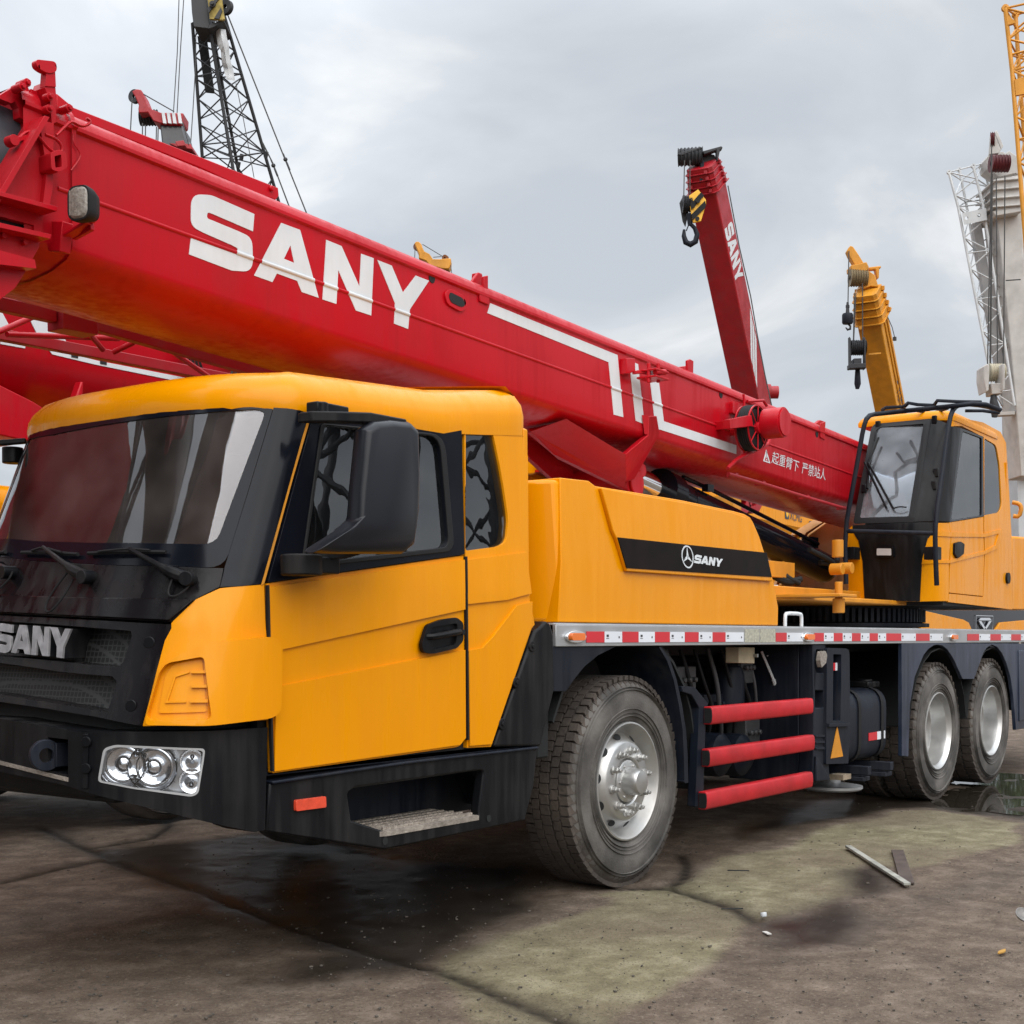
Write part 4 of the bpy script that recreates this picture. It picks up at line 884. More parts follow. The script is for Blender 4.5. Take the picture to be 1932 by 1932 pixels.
# ---- slewing ring and turntable
tc_ = Vector((11.35, 4.87, 0)); mb = MB(); RR = .80
mb.lathe(tc_+Vector((0, 0, 1.36)), (0, 0, 1), [(.5, 0), (RR+.05, 0), (RR+.05, .03), (RR-.03, .04), (RR-.03, .17), (.5, .17)], 90)
for i in range(96):
    a = 2*pi*i/96; r = Vector((cos(a), sin(a), 0)); R = Matrix.Rotation(a, 3, 'Z'); mb.box(tc_+r*(RR-.01)+Vector((0, 0, 1.455)), (.06, .028, .11), R)
mb.build('slewing_ring', CHA, T)
sup = empty('turntable', tc_+Vector((0, 0, 1.5))); sup.parent = T; sup.location = sup.location-T.location
mb = MB()
YF = 4.32
pl = [onY(q, YF) for q in D4(505, 1378, 1175, 1378, 1330, 1378, 1330, 1560, 505, 1555)]
xa = pl[0].x-.25
mb.box(((xa+11.8)/2, 4.87, (pl[0].z+pl[3].z)/2), (11.8-xa, 1.1, abs(pl[0].z-pl[3].z))); zf_ = pl[3].z
mb.box(((xa+12.2)/2, 4.87, zf_-.01), (12.2-xa, 1.7, .035))
# side cheek plates up to the boom foot
for y in (5.34,):
    q = [onY(v_, 4.40) for v_ in D4(770, 1370, 1000, 1370)]
    ch_ = [(p.x, y, p.z) for p in [onY(v_, y) for v_ in D4(560, 1370, 830, 905, 880, 795, 1120, 615, 1280, 560)]]
    base = [(15.2, y, 2.9), (15.4, y, 1.6), (ch_[0][0], y, 1.6)]
    mb.prism([tuple(p) for p in ch_]+base, (0, .04, 0))
mb.build('turntable_frame', YEL2, sup, bevel=.008)
mb = MB()
e = [onY(v_, 5.2) for v_ in D4(530, 1370, 800, 905, 870, 780, 1110, 612)]
e2 = [onY(v_, 5.2) for v_ in D4(490, 1370, 765, 890, 845, 762, 1095, 605)]
mb.loft([[a, b, b+Vector((0, .14, 0)), a+Vector((0, .14, 0))] for a, b in zip(e, e2)])
e = [onY(v_, 4.75) for v_ in D4(455, 1370, 740, 880, 800, 790)]; e2 = [onY(v_, 4.75) for v_ in D4(420, 1370, 705, 870, 770, 785)]
mb.loft([[a, b, b+Vector((0, .10, 0)), a+Vector((0, .10, 0))] for a, b in zip(e, e2)]); mb.each('cheek_flange', YEL2, sup)
mb = MB(); q0 = onY(D4(1210, 850)[0], 4.0); q1 = onY(D4(1210, 1560)[0], 4.0); mb.cyl((q0.x, 4.0, onY(D4(1210, 1050)[0], 4.0).z), (q0.x, 4.0, q0.z), .042, n=24)
q2 = onY(D4(1222, 1335)[0], 3.78); q3 = onY(D4(1205, 1695)[0], 3.78); mb.cyl((q2.x, 3.78, q3.z+.05), (q2.x, 3.78, q2.z), .027, n=20); mb.cyl((q2.x, 3.78, q3.z), (q2.x, 3.78, q3.z+.10), .042, n=24); mb.box((q2.x-.02, 3.95, q3.z+.12), (.30, .5, .02))
for q in D4(1130, 1190, 1240, 1180): a = onY(q, 4.3); mb.cyl(a, a+Vector((0, -.1, 0)), .045, n=20)
mb.box((onY(D4(620, 1290)[0], 4.4).x, 4.5, 1.78), (.5, .1, .12))
mb.each('swing_drive', YEL2, sup, bevel=.004)
# ---- operator cab
OY = 3.70
def oX(z): return lerpt(z, [(1.5, 10.74), (2.1, 10.64), (2.22, 10.66), (2.95, 11.03), (3.2, 11.3)])
def oD(z): return lerpt(z, [(1.5, 11.02), (2.2, 11.02), (2.9, 11.24)])
def oplan(s, z):
    tm = max(0, z-2.2)*.05; A = (oX(z), OY+.17+tm); D = (oD(z), OY+tm)
    if s <= .60: return (A[0], A[1]+.60-s)
    if s <= .95:
        t = (s-.60)/.35; C = (A[0]+.03, D[1]+.01); return (A[0]*(1-t)**2+2*C[0]*t*(1-t)+D[0]*t*t, A[1]*(1-t)**2+2*C[1]*t*(1-t)+D[1]*t*t)
    return (D[0]+s-.95, D[1])
def OC(s, z, t):
    x, y = oplan(s, z); x1, y1 = oplan(s-.004, z); x2, y2 = oplan(s+.004, z); d = Vector((x2-x1, y2-y1)); d.normalize(); return Vector((x+d.y*t, y-d.x*t, z))
oc = Surf(OC, (0, 3.6), (1.4, 3.1), 80, 40); oi = lambda qs: [oc.inv(q) for q in qs]
OCU = [.60, .66, .72, .78, .84, .90, .95]; OCZ = [2.1, 2.22]
ob = empty('operator_cab', (11.6, 4.1, 1.5)); ob.parent = T; ob.location = ob.location-T.location
lo = oi(Z6(937, 1315, 937, 1180, 932, 930, 960, 898))+oi(Z6(1440, 885, 1508, 884, 1518, 960, 1508, 1100, 1506, 1275, 1503, 1328, 1345, 1330, 1100, 1326))
panel('front_panel', OC, [lo], -.04, 0, YEL, ob, OCU, OCZ, bevel=.012)
bk = oi(Z6(962, 898, 1440, 885, 1425, 930, 1385, 975, 1355, 1090, 1343, 1330, 1030, 1322, 1018, 1100, 995, 985, 965, 935))
panel('front_black_panel', OC, [bk], 0, .006, BLK, ob, OCU, OCZ, bevel=.003)
l = rnd(oi(Z6(1100, 1020, 1200, 1022, 1203, 1080, 1100, 1078)), .01); lm = panel('work_lamp', OC, [l], .006, .04, BLK, ob, OCU, OCZ, bevel=.008)
panel('lamp_lens', OC, [shrink(l, .015)], .04, .045, LGT, lm, OCU, OCZ)
gw = rnd([(min(a, .62), b) for a, b in oi(Z6(1083, 318, 1492, 288, 1422, 882, 968, 890))], [.06, .02, .02, .02])
panel('windscreen', OC, [gw], -.006, 0, glass('cab_glass_light', (.70, .72, .74), 1.5, .0, .22, (.40, .42, .45), .02), ob, OCU, OCZ)
panel('windscreen_frame', OC, [gw, shrink(gw, .05, 0)[::-1]], 0, .006, BLK2, ob, OCU, OCZ)
pp = oi(Z6(1492, 288, 1522, 340, 1570, 345, 1508, 880, 1422, 884)); pp[0] = (.61, pp[0][1]); pp[-1] = (.61, pp[-1][1]); panel('corner_pillar', OC, [pp], -.04, .006, BLK, ob, OCU, OCZ, bevel=.004)
# side: door
dr = oi(Z6(1508, 882, 1703, 850, 1708, 1060, 1700, 1300, 1507, 1280, 1520, 960)); du = oi(Z6(1568, 345, 1698, 395, 1703, 848, 1507, 880))
od = empty('door', (11.3, OY, 1.6)); od.parent = ob; od.location = od.location-wpos(ob)
panel('door_panel', OC, [dr], -.03, 0, YEL, od, OCU, OCZ, bevel=.006)
dg = rnd(oi(Z6(1583, 365, 1690, 405, 1690, 842, 1518, 868)), .02)
panel('door_frame', OC, [du, dg[::-1]], -.03, .004, GLB, od, OCU, OCZ, bevel=.004)
panel('window', OC, [dg], -.012, -.006, GSD, od, OCU, OCZ)
l = rnd(oi(Z6(1530, 1000, 1560, 990, 1583, 1005, 1578, 1060, 1545, 1085, 1528, 1060)), .01); panel('handle', OC, [l], 0, .02, BLK, od, OCU, OCZ, bevel=.005)
sd = oi(Z6(1508, 1284, 1700, 1304, 1712, 1060, 1707, 850, 1705, 400, 1580, 335, 1522, 338, 1515, 310, 1550, 285, 1700, 315, 1800, 370, 1830, 430, 1848, 700, 1862, 960, 1865, 1374, 1503, 1332))
sw = rnd(oi(Z6(1708, 405, 1775, 445, 1795, 560, 1806, 790, 1790, 825, 1706, 842)), [.02, .06, .05, .05, .04, .02])
panel('side_panel', OC, [sd, sw[::-1]], -.04, 0, YEL, ob, OCU, OCZ, bevel=.012)
panel('quarter_window', OC, [sw], -.014, -.008, GSD, ob, OCU, OCZ)
mb = MB(); panel_mb(mb, OC, [oi(Z6(1440, 930, 1706, 945, 1800, 918, 1808, 935, 1780, 1030, 1706, 1062, 1510, 1112, 1350, 1118, 1355, 1100, 1500, 1095, 1700, 1045, 1765, 1010, 1785, 945, 1706, 965, 1440, 960))], 0, .008, OCU, OCZ)
mb.build('swage_line', YEL, ob, bevel=.004)
mb = MB(); l = oi(Z6(1835, 1197))[0]; mb.cyl(OC(l[0], l[1], 0), OC(l[0], l[1], .02), .05, n=20); mb.build('lock_cap', BLK, ob)
mb = MB(); 
mb.box((12.0, 4.46, 2.15), (1.6, .03, 1.2)); mb.box((11.9, 4.1, 1.56), (1.9, .76, .06)); mb.build('cab_floor', DARK, ob)
zg_ = oi(Z6(1492, 290))[0][1]; zs_ = oi(Z6(1700, 318))[0][1]
def oroof():
    pts = []
    for s in (.0, .3, .6, .66, .72, .78, .84, .9, .95): pts.append(oplan(s, zg_))
    return pts
P_ = oroof(); xe_ = onY(Z6(1848, 700)[0], OY).x; P_ += [(xe_-.3, OY+.04), (xe_-.12, OY+.06), (xe_-.02, OY+.2), (xe_-.02, 4.45)]
def osec(d, z): 
    c = Vector((11.8, 4.1)); return [((p[0]-c.x)*(1-d/.9)+c.x, (p[1]-c.y)*(1-d/.45)+c.y, z-.02*max(0, p[0]-11.4)) for p in P_]
mb = MB(); mb.loft([osec(.03, zg_-.03), osec(-.01, zg_-.02), osec(-.012, zg_+.01), osec(.005, zg_+.04), osec(.04, zg_+.065), osec(.12, zg_+.075)]); mb.build('roof', YEL, ob, smooth=60)
mb = MB(); mb.box((xe_, 4.1, 2.2), (.03, .76, 1.3)); mb.build('back_wall', YEL, ob)
# seat silhouette
mb = MB(); mb.box((12.2, 4.1, 2.2), (.18, .45, .7), Matrix.Rotation(.15, 3, 'Y')); mb.box((11.9, 4.1, 1.85), (.5, .45, .14)); mb.box((12.27, 4.1, 2.62), (.12, .28, .2)); mb.build('seat', INT, ob, bevel=.04, seg=3)
# wiper + guard frame
mb = MB()
for a, b in ((Z6(1160, 800)[0], Z6(1040, 545)[0]), (Z6(1200, 805)[0], Z6(1060, 545)[0])):
    p, q = oc.inv(a), oc.inv(b); mb.tube([OC(p[0], p[1], .03), OC(q[0], q[1], .04)], .010, 6)
p, q, r = oi(Z6(1060, 545, 1112, 405, 1050, 690)); mb.tube([OC(q[0], q[1], .02), OC(p[0], p[1], .03), OC(r[0], r[1], .02)], .012, 6)
p, q, r = oi(Z6(1200, 805, 1240, 795, 1275, 798)); mb.tube([OC(p[0], p[1], .03), OC(q[0], q[1], .06), OC(r[0], r[1], .03)], .006, 6, 1)
mb.build('wiper', BLK, ob)
mb = MB()
for q in Z6(1108, 332, 1425, 302, 1430, 600, 1418, 672, 1030, 690): a, b = oc.inv(q); mb.box(OC(a, b, .01), (.03, .04, .07))
mb.each('window_hinge', BLK, ob, bevel=.006)
XG = 10.50
def gq(*a): return [onX(q, XG) for q in Z6(*a)]
mb = MB()
left = gq(925, 1230, 918, 930, 960, 700, 1000, 480, 1022, 350, 1045, 280); rt = gq(1438, 1238, 1430, 870)
mb.tube(left+[onZ(Z6(1100, 266)[0], 3.10), onZ(Z6(1500, 226)[0], 3.10), onZ(Z6(1690, 205)[0], 3.12), onZ(Z6(1795, 245)[0], 3.10)], .020, 8, 1)
mb.tube([onY(q, 3.62) for q in Z6(1438, 1238, 1428, 1000, 1432, 860, 1470, 600, 1503, 345, 1522, 255, 1550, 222, 1600, 210, 1700, 220, 1790, 246)], .020, 8, 1)
mb.tube([left[1], onY(Z6(1430, 944)[0], 3.62)], .018, 8)
for a in (Z6(1130, 245, 1150, 232, 1250, 226, 1275, 205, 1330, 215, 1420, 218, 1440, 192, 1560, 198, 1690, 200), Z6(1238, 245, 1275, 208), Z6(1415, 232, 1440, 194), Z6(1330, 250, 1420, 262, 1500, 235), Z6(1600, 250, 1700, 250, 1790, 262)):
    mb.tube([onZ(q, 3.14) for q in a], .014, 6)
mb.build('guard_frame', CHA, ob, smooth=60)
mb = MB()
for q in Z6(955, 1057, 1415, 1057): a = onX(q, 10.6); mb.box(a, (.12, .10, .10))
mb.each('guard_mount', BLK, ob, bevel=.004)
# body behind the operator cab
mb = MB(); l = sl(Z6(1868, 958, 1932, 962, 2400, 1010, 2400, 1375, 1868, 1374), OY); panel_mb(mb, sidef(OY), [l], -.8, -.005); mb.build('counterweight_cover', YEL, sup, bevel=.02)
# ---- the boom
BM = empty('boom', (8, 4.87, 2.8)); BM.parent = T; BM.location = BM.location-T.location
BW = .74
def bsec(s, g=0.0):
    pr = [(.25, 2.548), (.12, 2.566), (.035, 2.595), (.008, 2.618), (0, 2.64), (0, 3.07), (-.014, 3.078), (-.014, 3.092), (.004, 3.098), (.012, 3.125), (.03, 3.146), (.06, 3.155)]
    pr = [(a-g, (h-2.8)*(1+2*g)+2.8) for a, h in pr]; pr = [(.37, 2.545-g)]+pr
    full = pr+[(BW-a, h) for a, h in reversed(pr[1:])]
    return [Vector((s, BY+a, h-.0443*(s-6))) for a, h in full]
S0, S1 = 3.06, 13.2
mb = MB(); mb.loft([bsec(S0), bsec(8.0), bsec(S1)]); mb.build('boom_section', RED, BM, smooth=40)
mb = MB(); mb.tube([BS(s, 2.838, -.002) for s in (S0+.12, 6, 9, 11.5)], .010, 8); mb.build('weld_seam', RED, BM, smooth=60)
mb = MB(); 
for l in LET: panel_mb(mb, BS, l, 0, .0025)
lt = mb.build('name_letters', WHT, BM)
mb = MB(); mb.tube([BS(s, 2.838, -.0005) for s in (LS[0][0][0]-.22, LY[0][0][0]-.1)], .011, 8)
mb = MB(); 
for q in (D2(150, 128, 970, 462, 1007, 862, 945, 845, 912, 508, 132, 192), D2(1043, 497, 1102, 520, 1143, 907, 1087, 885), D2(1170, 548, 1228, 570, 1268, 888, 1735, 1043, 1735, 1100, 1245, 942, 1215, 940)):
    panel_mb(mb, BS, [bl(q)], 0, .0025)
mb.each('stripe', WHT, BM)
# white paint over the weld seam where letters cross it
mb = MB()
for l in LET+[[bl(D2(912, 508, 970, 462, 1007, 862, 945, 845))], [bl(D2(1043, 497, 1102, 520, 1143, 907, 1087, 885))], [bl(D2(1170, 548, 1228, 570, 1268, 888, 1215, 870))]]:
    p = l[0]; n = len(p); xs_ = []
    for lp_ in l:
        n = len(lp_)
        for i in range(n):
            a, b = lp_[i], lp_[(i+1) % n]
            if (a[1]-2.838)*(b[1]-2.838) < 0: xs_.append(a[0]+(2.838-a[1])/(b[1]-a[1])*(b[0]-a[0]))
    xs_.sort()
    for i in range(0, len(xs_)-1, 2): mb.tube([BS(xs_[i], 2.838, .0), BS(xs_[i+1], 2.838, .0)], .0105, 8)
mb.each('letter_seam', WHT, BM, smooth=60)
mb = MB(); tx = bl(Z6(500, 537)+Z6(800, 640)+Z6(503, 480))
def bsm(x, y): return BS(x, y, .003)
w1 = bl(Z6(500, 545, 652, 598, 508, 478)); text_on(mb, "起重臂下", w1, bsm)
w2 = bl(Z6(672, 605, 806, 645, 676, 538)); text_on(mb, "严禁站人", w2, bsm)
tr = bl(Z6(472, 470, 455, 535, 494, 548)); ti = shrink(tr, .022, -.006)
panel_mb(mb, BS, [tr, ti[::-1]], 0, .003); c_ = bl(Z6(474, 505, 474, 527)); panel_mb(mb, BS, [[(c_[0][0]-.006, c_[0][1]+.035), (c_[0][0]+.006, c_[0][1]+.035), (c_[0][0]+.004, c_[0][1]-.015), (c_[0][0]-.004, c_[0][1]-.015)]], 0, .003); panel_mb(mb, BS, [circ(c_[1][0], c_[1][1], .007, n=8)], 0, .003)
mb.build('warning_text', WHT, BM, fixn=False)
# collar, front plates, inner section
mb = MB(); mb.loft([bsec(3.02, .02), bsec(3.10, .02)], caps=False); mb.loft([bsec(3.235, .012), bsec(3.255, .012)], caps=False)
def bz(q, off=.05): return bl(q, off)
panel_mb(mb, BS, [bz(Z1(222, 672, 305, 700, 300, 1060, 275, 1200, 240, 1185, 262, 1000, 255, 900))], -.02, .05)
panel_mb(mb, BS, [bz(Z1(-200, 1350, 205, 672, 235, 680, -200, 1420))], -.02, .10)
panel_mb(mb, BS, [bz(Z1(213, 680, 300, 700, 262, 1188, 0, 1122, -33, 1114, 0, 1062))], -.03, .026)
panel_mb(mb, BS, [bz(Z1(-100, 1095, 262, 1190, 258, 1215, -100, 1120))], 0, .12)
fr_ = bz(Z1(-100, 1120, 262, 1205, 240, 1395, 165, 1530, 105, 1625, 20, 1690, -100, 1690)); fh = bz(Z1(-90, 1190, 212, 1270, 210, 1330, -90, 1262))
panel_mb(mb, BS, [fr_, fh[::-1]], -.03, .03)
panel_mb(mb, BS, [bz(Z1(-100, 1262, 245, 1340, 238, 1365, -100, 1290))], .02, .10)
panel_mb(mb, BS, [bz(Z1(-100, 1410, 160, 1480, 170, 1530, -100, 1500))], .0, .09)
panel_mb(mb, BS, [bz(Z1(45, 525, 195, 432, 215, 442, 232, 490, 225, 670, 175, 640, 172, 585, 150, 548, 130, 560))], -.06, -.02)
panel_mb(mb, BS, [bz(Z1(232, 480, 325, 530, 420, 608, 330, 640, 320, 700, 225, 670))], -.06, -.01)
panel_mb(mb, BS, [bz(Z1(262, 490, 275, 455, 320, 450, 327, 530, 325, 690, 303, 700, 290, 560))], -.04, .04)
panel_mb(mb, BS, [rnd(bz(Z1(205, 335, 320, 348, 324, 408, 275, 415, 240, 400, 207, 375)), .02)], 0.02, .05)
panel_mb(mb, BS, [bz(Z1(268, 400, 318, 405, 322, 490, 262, 485))], .01, .045)
for q in Z1(275, 550, 272, 618): p = bz([q])[0]; mb.cyl(BS(p[0], p[1], .03), BS(p[0], p[1], .06), .015, n=12); mb.cyl(BS(p[0], p[1], .06), BS(p[0], p[1], .075), .009, n=8)
for q in Z1(390, 612, 152, 468, 125, 490): p = bz([q])[0]; mb.cyl(BS(p[0], p[1], .0), BS(p[0], p[1], .055), .015, n=16); mb.cyl(BS(p[0], p[1], .055), BS(p[0], p[1], .065), .009, n=6)
panel_mb(mb, BS, [rnd(bz(Z1(240, 880, 285, 862, 328, 880, 335, 965, 290, 990, 245, 975)), .01), rnd(bz(Z1(262, 900, 300, 890, 305, 960, 268, 965)), .006)[::-1]], .02, .10)
p = bz(Z1(75, 795))[0]; mb.cyl(BS(p[0]+.0, p[1], .02), BS(p[0], p[1], .06), .020, n=16); mb.bar(BS(p[0], p[1], .05), BS(p[0]+.09, p[1]+.05, .04), .02, .015)
for q in Z1(25, 1332, 147, 1370): p = bz([q])[0]; mb.cyl(BS(p[0], p[1], .03), BS(p[0], p[1], .05), .010, n=8)
mb.build('boom_head_frame', RED, BM, bevel=.005)
mb = MB(); mb.loft([[Vector((s, BY+a, h-.0443*(s-6))) for a, h in ((.12, 2.62), (.05, 2.68), (.045, 3.02), (.08, 3.10), (.66, 3.10), (.70, 3.0), (.70, 2.68), (.6, 2.62))] for s in (.5, 3.2)]); mb.build('inner_section', mat('dark_boom_paint', (.030, .032, .040), .32, coat=.3, var=.4, vscale=3, dirt=(.09, .09, .10), dirtamt=.5), BM, smooth=50)
mb = MB(); fr2 = bz(Z1(-90, 1185, 214, 1265, 212, 1336, -90, 1268)); panel_mb(mb, BS, [fr2], -.03, .0); mb.build('slot', DARK, BM)
# cable loops on the head
mb = MB()
mb.tube([BS(*p, .06) for p in bz(Z1(310, 770, 380, 700, 400, 690, 450, 720, 490, 710, 505, 690, 480, 672))], .006, 6, 2)
mb.tube([BS(*p, .05) for p in bz(Z1(255, 760, 330, 790, 358, 850, 330, 872, 280, 850, 200, 750, 150, 740, 90, 800))], .006, 6, 2)
mb.tube([BS(*p, .02) for p in bz(Z1(445, 740, 440, 800, 480, 850, 485, 880, 450, 930, 430, 955))], .003, 5, 2)
mb.each('cable', RED, BM, smooth=60)
# work lamp on the boom
mb = MB(); lc_ = onY(Z1(487, 1150)[0], 4.28); ax = Vector((-.97, -.25, 0)).normalized()
lo_ = onY(Z1(450, 1150)[0], 4.24)
u = Vector((0, 0, 1)); v = ax.cross(u).normalized()
def lring(r1_, r2_, d): r1_ *= .55; r2_ *= .50; d *= .62; return [lo_+ax*d+v*a+u*b for a, b in rnd([(-r1_, -r2_), (r1_, -r2_), (r1_, r2_), (-r1_, r2_)], min(r1_, r2_)*.8, 5)]
mb.loft([lring(.03, .06, -.13), lring(.065, .10, -.11), lring(.088, .125, -.05), lring(.092, .13, .0), lring(.088, .126, .012), lring(.074, .112, .012)])
wl_ = mb.build('work_lamp', BLK2, BM, smooth=50)
mb = MB(); mb.loft([lring(.078, .116, .010), lring(.06, .1, .026)])
for i in range(-5, 6): mb.box(lo_+ax*.015+v*(i*.0065), (.003, .0025, .09), Matrix(((ax.x, v.x, 0), (ax.y, v.y, 0), (0, 0, 1))))
mb.build('lamp_lens', MATS['ribbed_lens'], wl_, smooth=50)
mb = MB(); A = onY(Z1(510, 1262)[0], 4.30); B_ = onY(Z1(355, 1350)[0], 4.42); mb.bar(A+Vector((0, 0, .04)), A, .03, .03); mb.bar(A, B_, .05, .012); mb.bar(B_+Vector((0, 0, .06)), B_+Vector((0, .02, -.05)), .07, .05); mb.bar(A+Vector((.01, 0, -.01)), B_+Vector((.05, 0, .02)), .02, .03); mb.build('lamp_bracket', RED, BM, bevel=.004)
# flat beam over the boom
mb = MB(); jb = [onY(q, 4.62) for q in Z1(322, 528, 418, 608, 1180, 905, 1575, 1062, 1580, 1108, 1562, 1132, 1450, 1095, 1130, 948, 420, 665, 322, 620)]; mb.prism(jb, (0, .05, 0)); p = onY(Z1(1530, 1068)[0], 4.62); mb.cyl(p, p+Vector((0, -.015, 0)), .012, n=14)
mb.prism([onY(q, 4.66) for q in Z1(1440, 1050, 1575, 1105, 1560, 1135, 1430, 1085)], (0, .3, 0)); mb.build('top_beam', RED, BM, bevel=.004)
# lugs, port, collars on the boom
mb = MB()
panel_mb(mb, BS, [rnd(bl(B5(608, 690, 690, 735, 702, 800, 672, 826, 590, 780, 574, 715)), .04)], 0, .012)
mb.build('port_ring', RED, BM, bevel=.006)
mb = MB(); panel_mb(mb, BS, [rnd(bl(B5(605, 712, 678, 748, 690, 790, 665, 797, 608, 768, 597, 735)), .03)], .008, .015)
for q, r in ((B5(511, 632)[0], .024), (D2(1636, 717)[0], .024), (Z6(759, 382)[0], .026)): p = bl([q])[0]; panel_mb(mb, BS, [circ(p[0], p[1], r)], 0, .003)
mb.each('port_hole', DARK, BM)
mb = MB()
def lug(q, y, dy): mb.prism([onY(v_, y) for v_ in q], (0, dy, 0))
lug(B5(778, 597, 800, 612, 800, 690, 738, 652), 4.52, .02); lug(B5(808, 620, 832, 615, 832, 705, 808, 695), 4.47, .02); lug(B5(778, 597, 798, 605, 798, 685, 775, 670), 4.60, .05)
lug(D2(1365, 538, 1420, 530, 1462, 595, 1400, 575), 4.60, .04); lug(D2(1424, 495, 1442, 488, 1462, 500, 1460, 590, 1425, 578), 4.50, .02); lug(Z6(750, 325, 780, 302, 810, 312, 808, 345, 772, 340), 4.55, .03)
lug(Z6(782, 320, 808, 310, 806, 415, 780, 400), 4.44, .01)
panel_mb(mb, BS, [bl(B5(775, 715, 830, 738, 828, 785, 775, 762))], 0, .012)
mb.each('lug', RED, BM, bevel=.004)
mb = MB()
panel_mb(mb, BS, [bl(D2(988, 488, 1040, 490, 1042, 572, 1000, 588, 986, 585))], 0, .05)
for zz_ in (568, 612): 
    a, b = bl(D2(1048, zz_, 1135, zz_-4)); mb.box(BS((a[0]+b[0])/2, a[1], .12), (abs(b[0]-a[0]), .14, .012))
for xx_ in (1055, 1118): a = bl(D2(xx_, 592))[0]; mb.cyl(BS(a[0], a[1]-.06, .13), BS(a[0], a[1]+.06, .13), .012)
a = bl(D2(1060, 592, 1125, 592)); mb.cyl(BS(*a[0], .17), BS(*a[1], .17), .018); mb.bar(BS(*bl(D2(1040, 580))[0], .03), BS(*bl(D2(1060, 580))[0], .1), .02, .02)
mb.build('hose_guide', RED, BM, bevel=.003)
# hose reel
mb = MB(); rc = bl(Z6(352, 352), .10)[0]; O = BS(rc[0], rc[1], .10)
for d in (0, .10): mb.lathe(O+Vector((0, -d, 0)), (0, 1, 0), [(.150, -.005), (.158, -.005), (.158, .005), (.150, .005), (.150, -.005)], 40)
for k in range(8):
    a = k*pi/4
    for d in (0, .10): mb.tube([O+Vector((0, -d, 0)), O+Vector((.152*cos(a), -d, .152*sin(a)))], .005, 6)
mb.cyl(O+Vector((0, .15, 0)), O+Vector((0, -.12, 0)), .04, n=16)
O2 = onY(Z6(470, 325)[0], BY-.22); mb.cyl(O2, O2+Vector((.0, -.14, 0)), .105, n=32); mb.cyl(O2+Vector((.0, -.14, 0)), O2+Vector((.0, -.15, 0)), .093, n=32)
panel_mb(mb, BS, [bl(Z6(258, 300, 382, 275, 392, 335, 262, 350), .22)], .18, .23); panel_mb(mb, BS, [bl(Z6(258, 305, 290, 300, 290, 350, 262, 350), .1)], 0, .2)
panel_mb(mb, BS, [rnd(bl(Z6(262, 200, 300, 205, 305, 275, 262, 265)), .01)], 0, .03)
mb.tube([BS(*p, .06) for p in bl(Z6(300, 160, 305, 200, 290, 350, 300, 470, 310, 505))], .010, 6); mb.tube([BS(*p, .12) for p in bl(Z6(500, 395, 480, 440, 420, 470, 330, 510, 300, 530, 255, 575), .12)], [.014]*7, 8)
mb.tube([BS(*p, .05) for p in bl(Z6(330, 200, 420, 195, 440, 225))], .012, 6)
mb.build('hose_reel', RED, BM, bevel=.003)
mb = MB(); 
for j in range(5):
    y = -.018-.016*j
    for r in (.125, .140, .150): mb.lathe(O+Vector((0, y, 0)), (0, 1, 0), [(r-.009, 0), (r, -.009), (r+.009, 0), (r, .009), (r-.009, 0)], 36)
mb.lathe(O+Vector((0, -.09, 0)), (0, 1, 0), [(.03, 0), (.13, 0), (.13, .08), (.03, .08), (.03, 0)], 36)
mb.build('reel_hose', BLK2, BM, smooth=60)
mb = MB(); mb.tube([BS(*p, .06) for p in bl(Z6(258, 607, 445, 660, 695, 738, 915, 802), .06)], .014, 8)
for q in Z6(290, 615, 445, 660, 695, 738, 905, 800): p = bl([q], .04)[0]; mb.box(BS(p[0], p[1]-.0, .03), (.04, .07, .03))
mb.build('pipe', RED2, BM, smooth=60)
# lift bracket under the boom
mb = MB()
def yq(q, y): return onY(q, y)
a = yq(D2(640, 872)[0], BY-.002); b = yq(D2(1022, 1102)[0], 4.40); c = yq(D2(1020, 1278)[0], 4.56); d = yq(D2(560, 1100)[0], 4.70); d0 = yq(D2(415, 955)[0], 4.70)
c2 = yq(D2(1040, 1335)[0], 4.60)
mb.loft([[a, b, b+Vector((.0, .03, .02)), a+Vector((.05, .05, .0))], [d0, c, c+Vector((0, .03, .0)), d0+Vector((0, .04, .02))]])
mb.add([a, b, c, c2, d, d0], [(0, 1, 2, 5), (5, 2, 3, 4)])
mb.prism([d0, yq(D2(620, 1130)[0], 4.70), c2, yq(D2(1095, 1340)[0], 4.62), yq(D2(1130, 1270)[0], 4.62), yq(D2(1080, 1262)[0], 4.62), c], (0, .04, 0))
tp = [yq(q, BY-.03) for q in D2(1172, 852, 1225, 853, 1245, 968)]; t2 = [yq(D2(1082, 1262)[0], 4.52), c, b, yq(D2(1170, 975)[0], BY-.03)]
mb.prism(tp+t2, (0.02, .06, .0))
tp2 = [p+Vector((0, 0, 0)) for p in (tp[0], tp[0]+Vector((-.05, .02, 0)), yq(D2(1145, 970)[0], BY-.01), yq(D2(1170, 975)[0], BY-.03))]; mb.add(tp2, [(0, 1, 2, 3)])
far = [Vector((p.x, 2*(BY+BW/2)-p.y, p.z)) for p in [d0, c, c2, yq(D2(1130, 1270)[0], 4.62), yq(D2(1245, 968)[0], BY-.03)]]; mb.prism(far, (0, -.04, 0))
pc = yq(D2(1085, 1285)[0], 4.60); mb.cyl(pc, pc+Vector((0, .5, 0)), .115, n=24); mb.cyl(pc+Vector((0, -.02, 0)), pc, .08, n=24); q_ = yq(D2(1120, 1205)[0], 4.60); mb.cyl(q_+Vector((0, -.02, 0)), q_+Vector((0, .1, 0)), .045, n=16)
q_ = yq(D2(1095, 1325)[0], 4.60); mb.cyl(q_, q_+Vector((0, .3, 0)), .06, n=16)
mb.build('lift_bracket', RED, BM, bevel=.006)
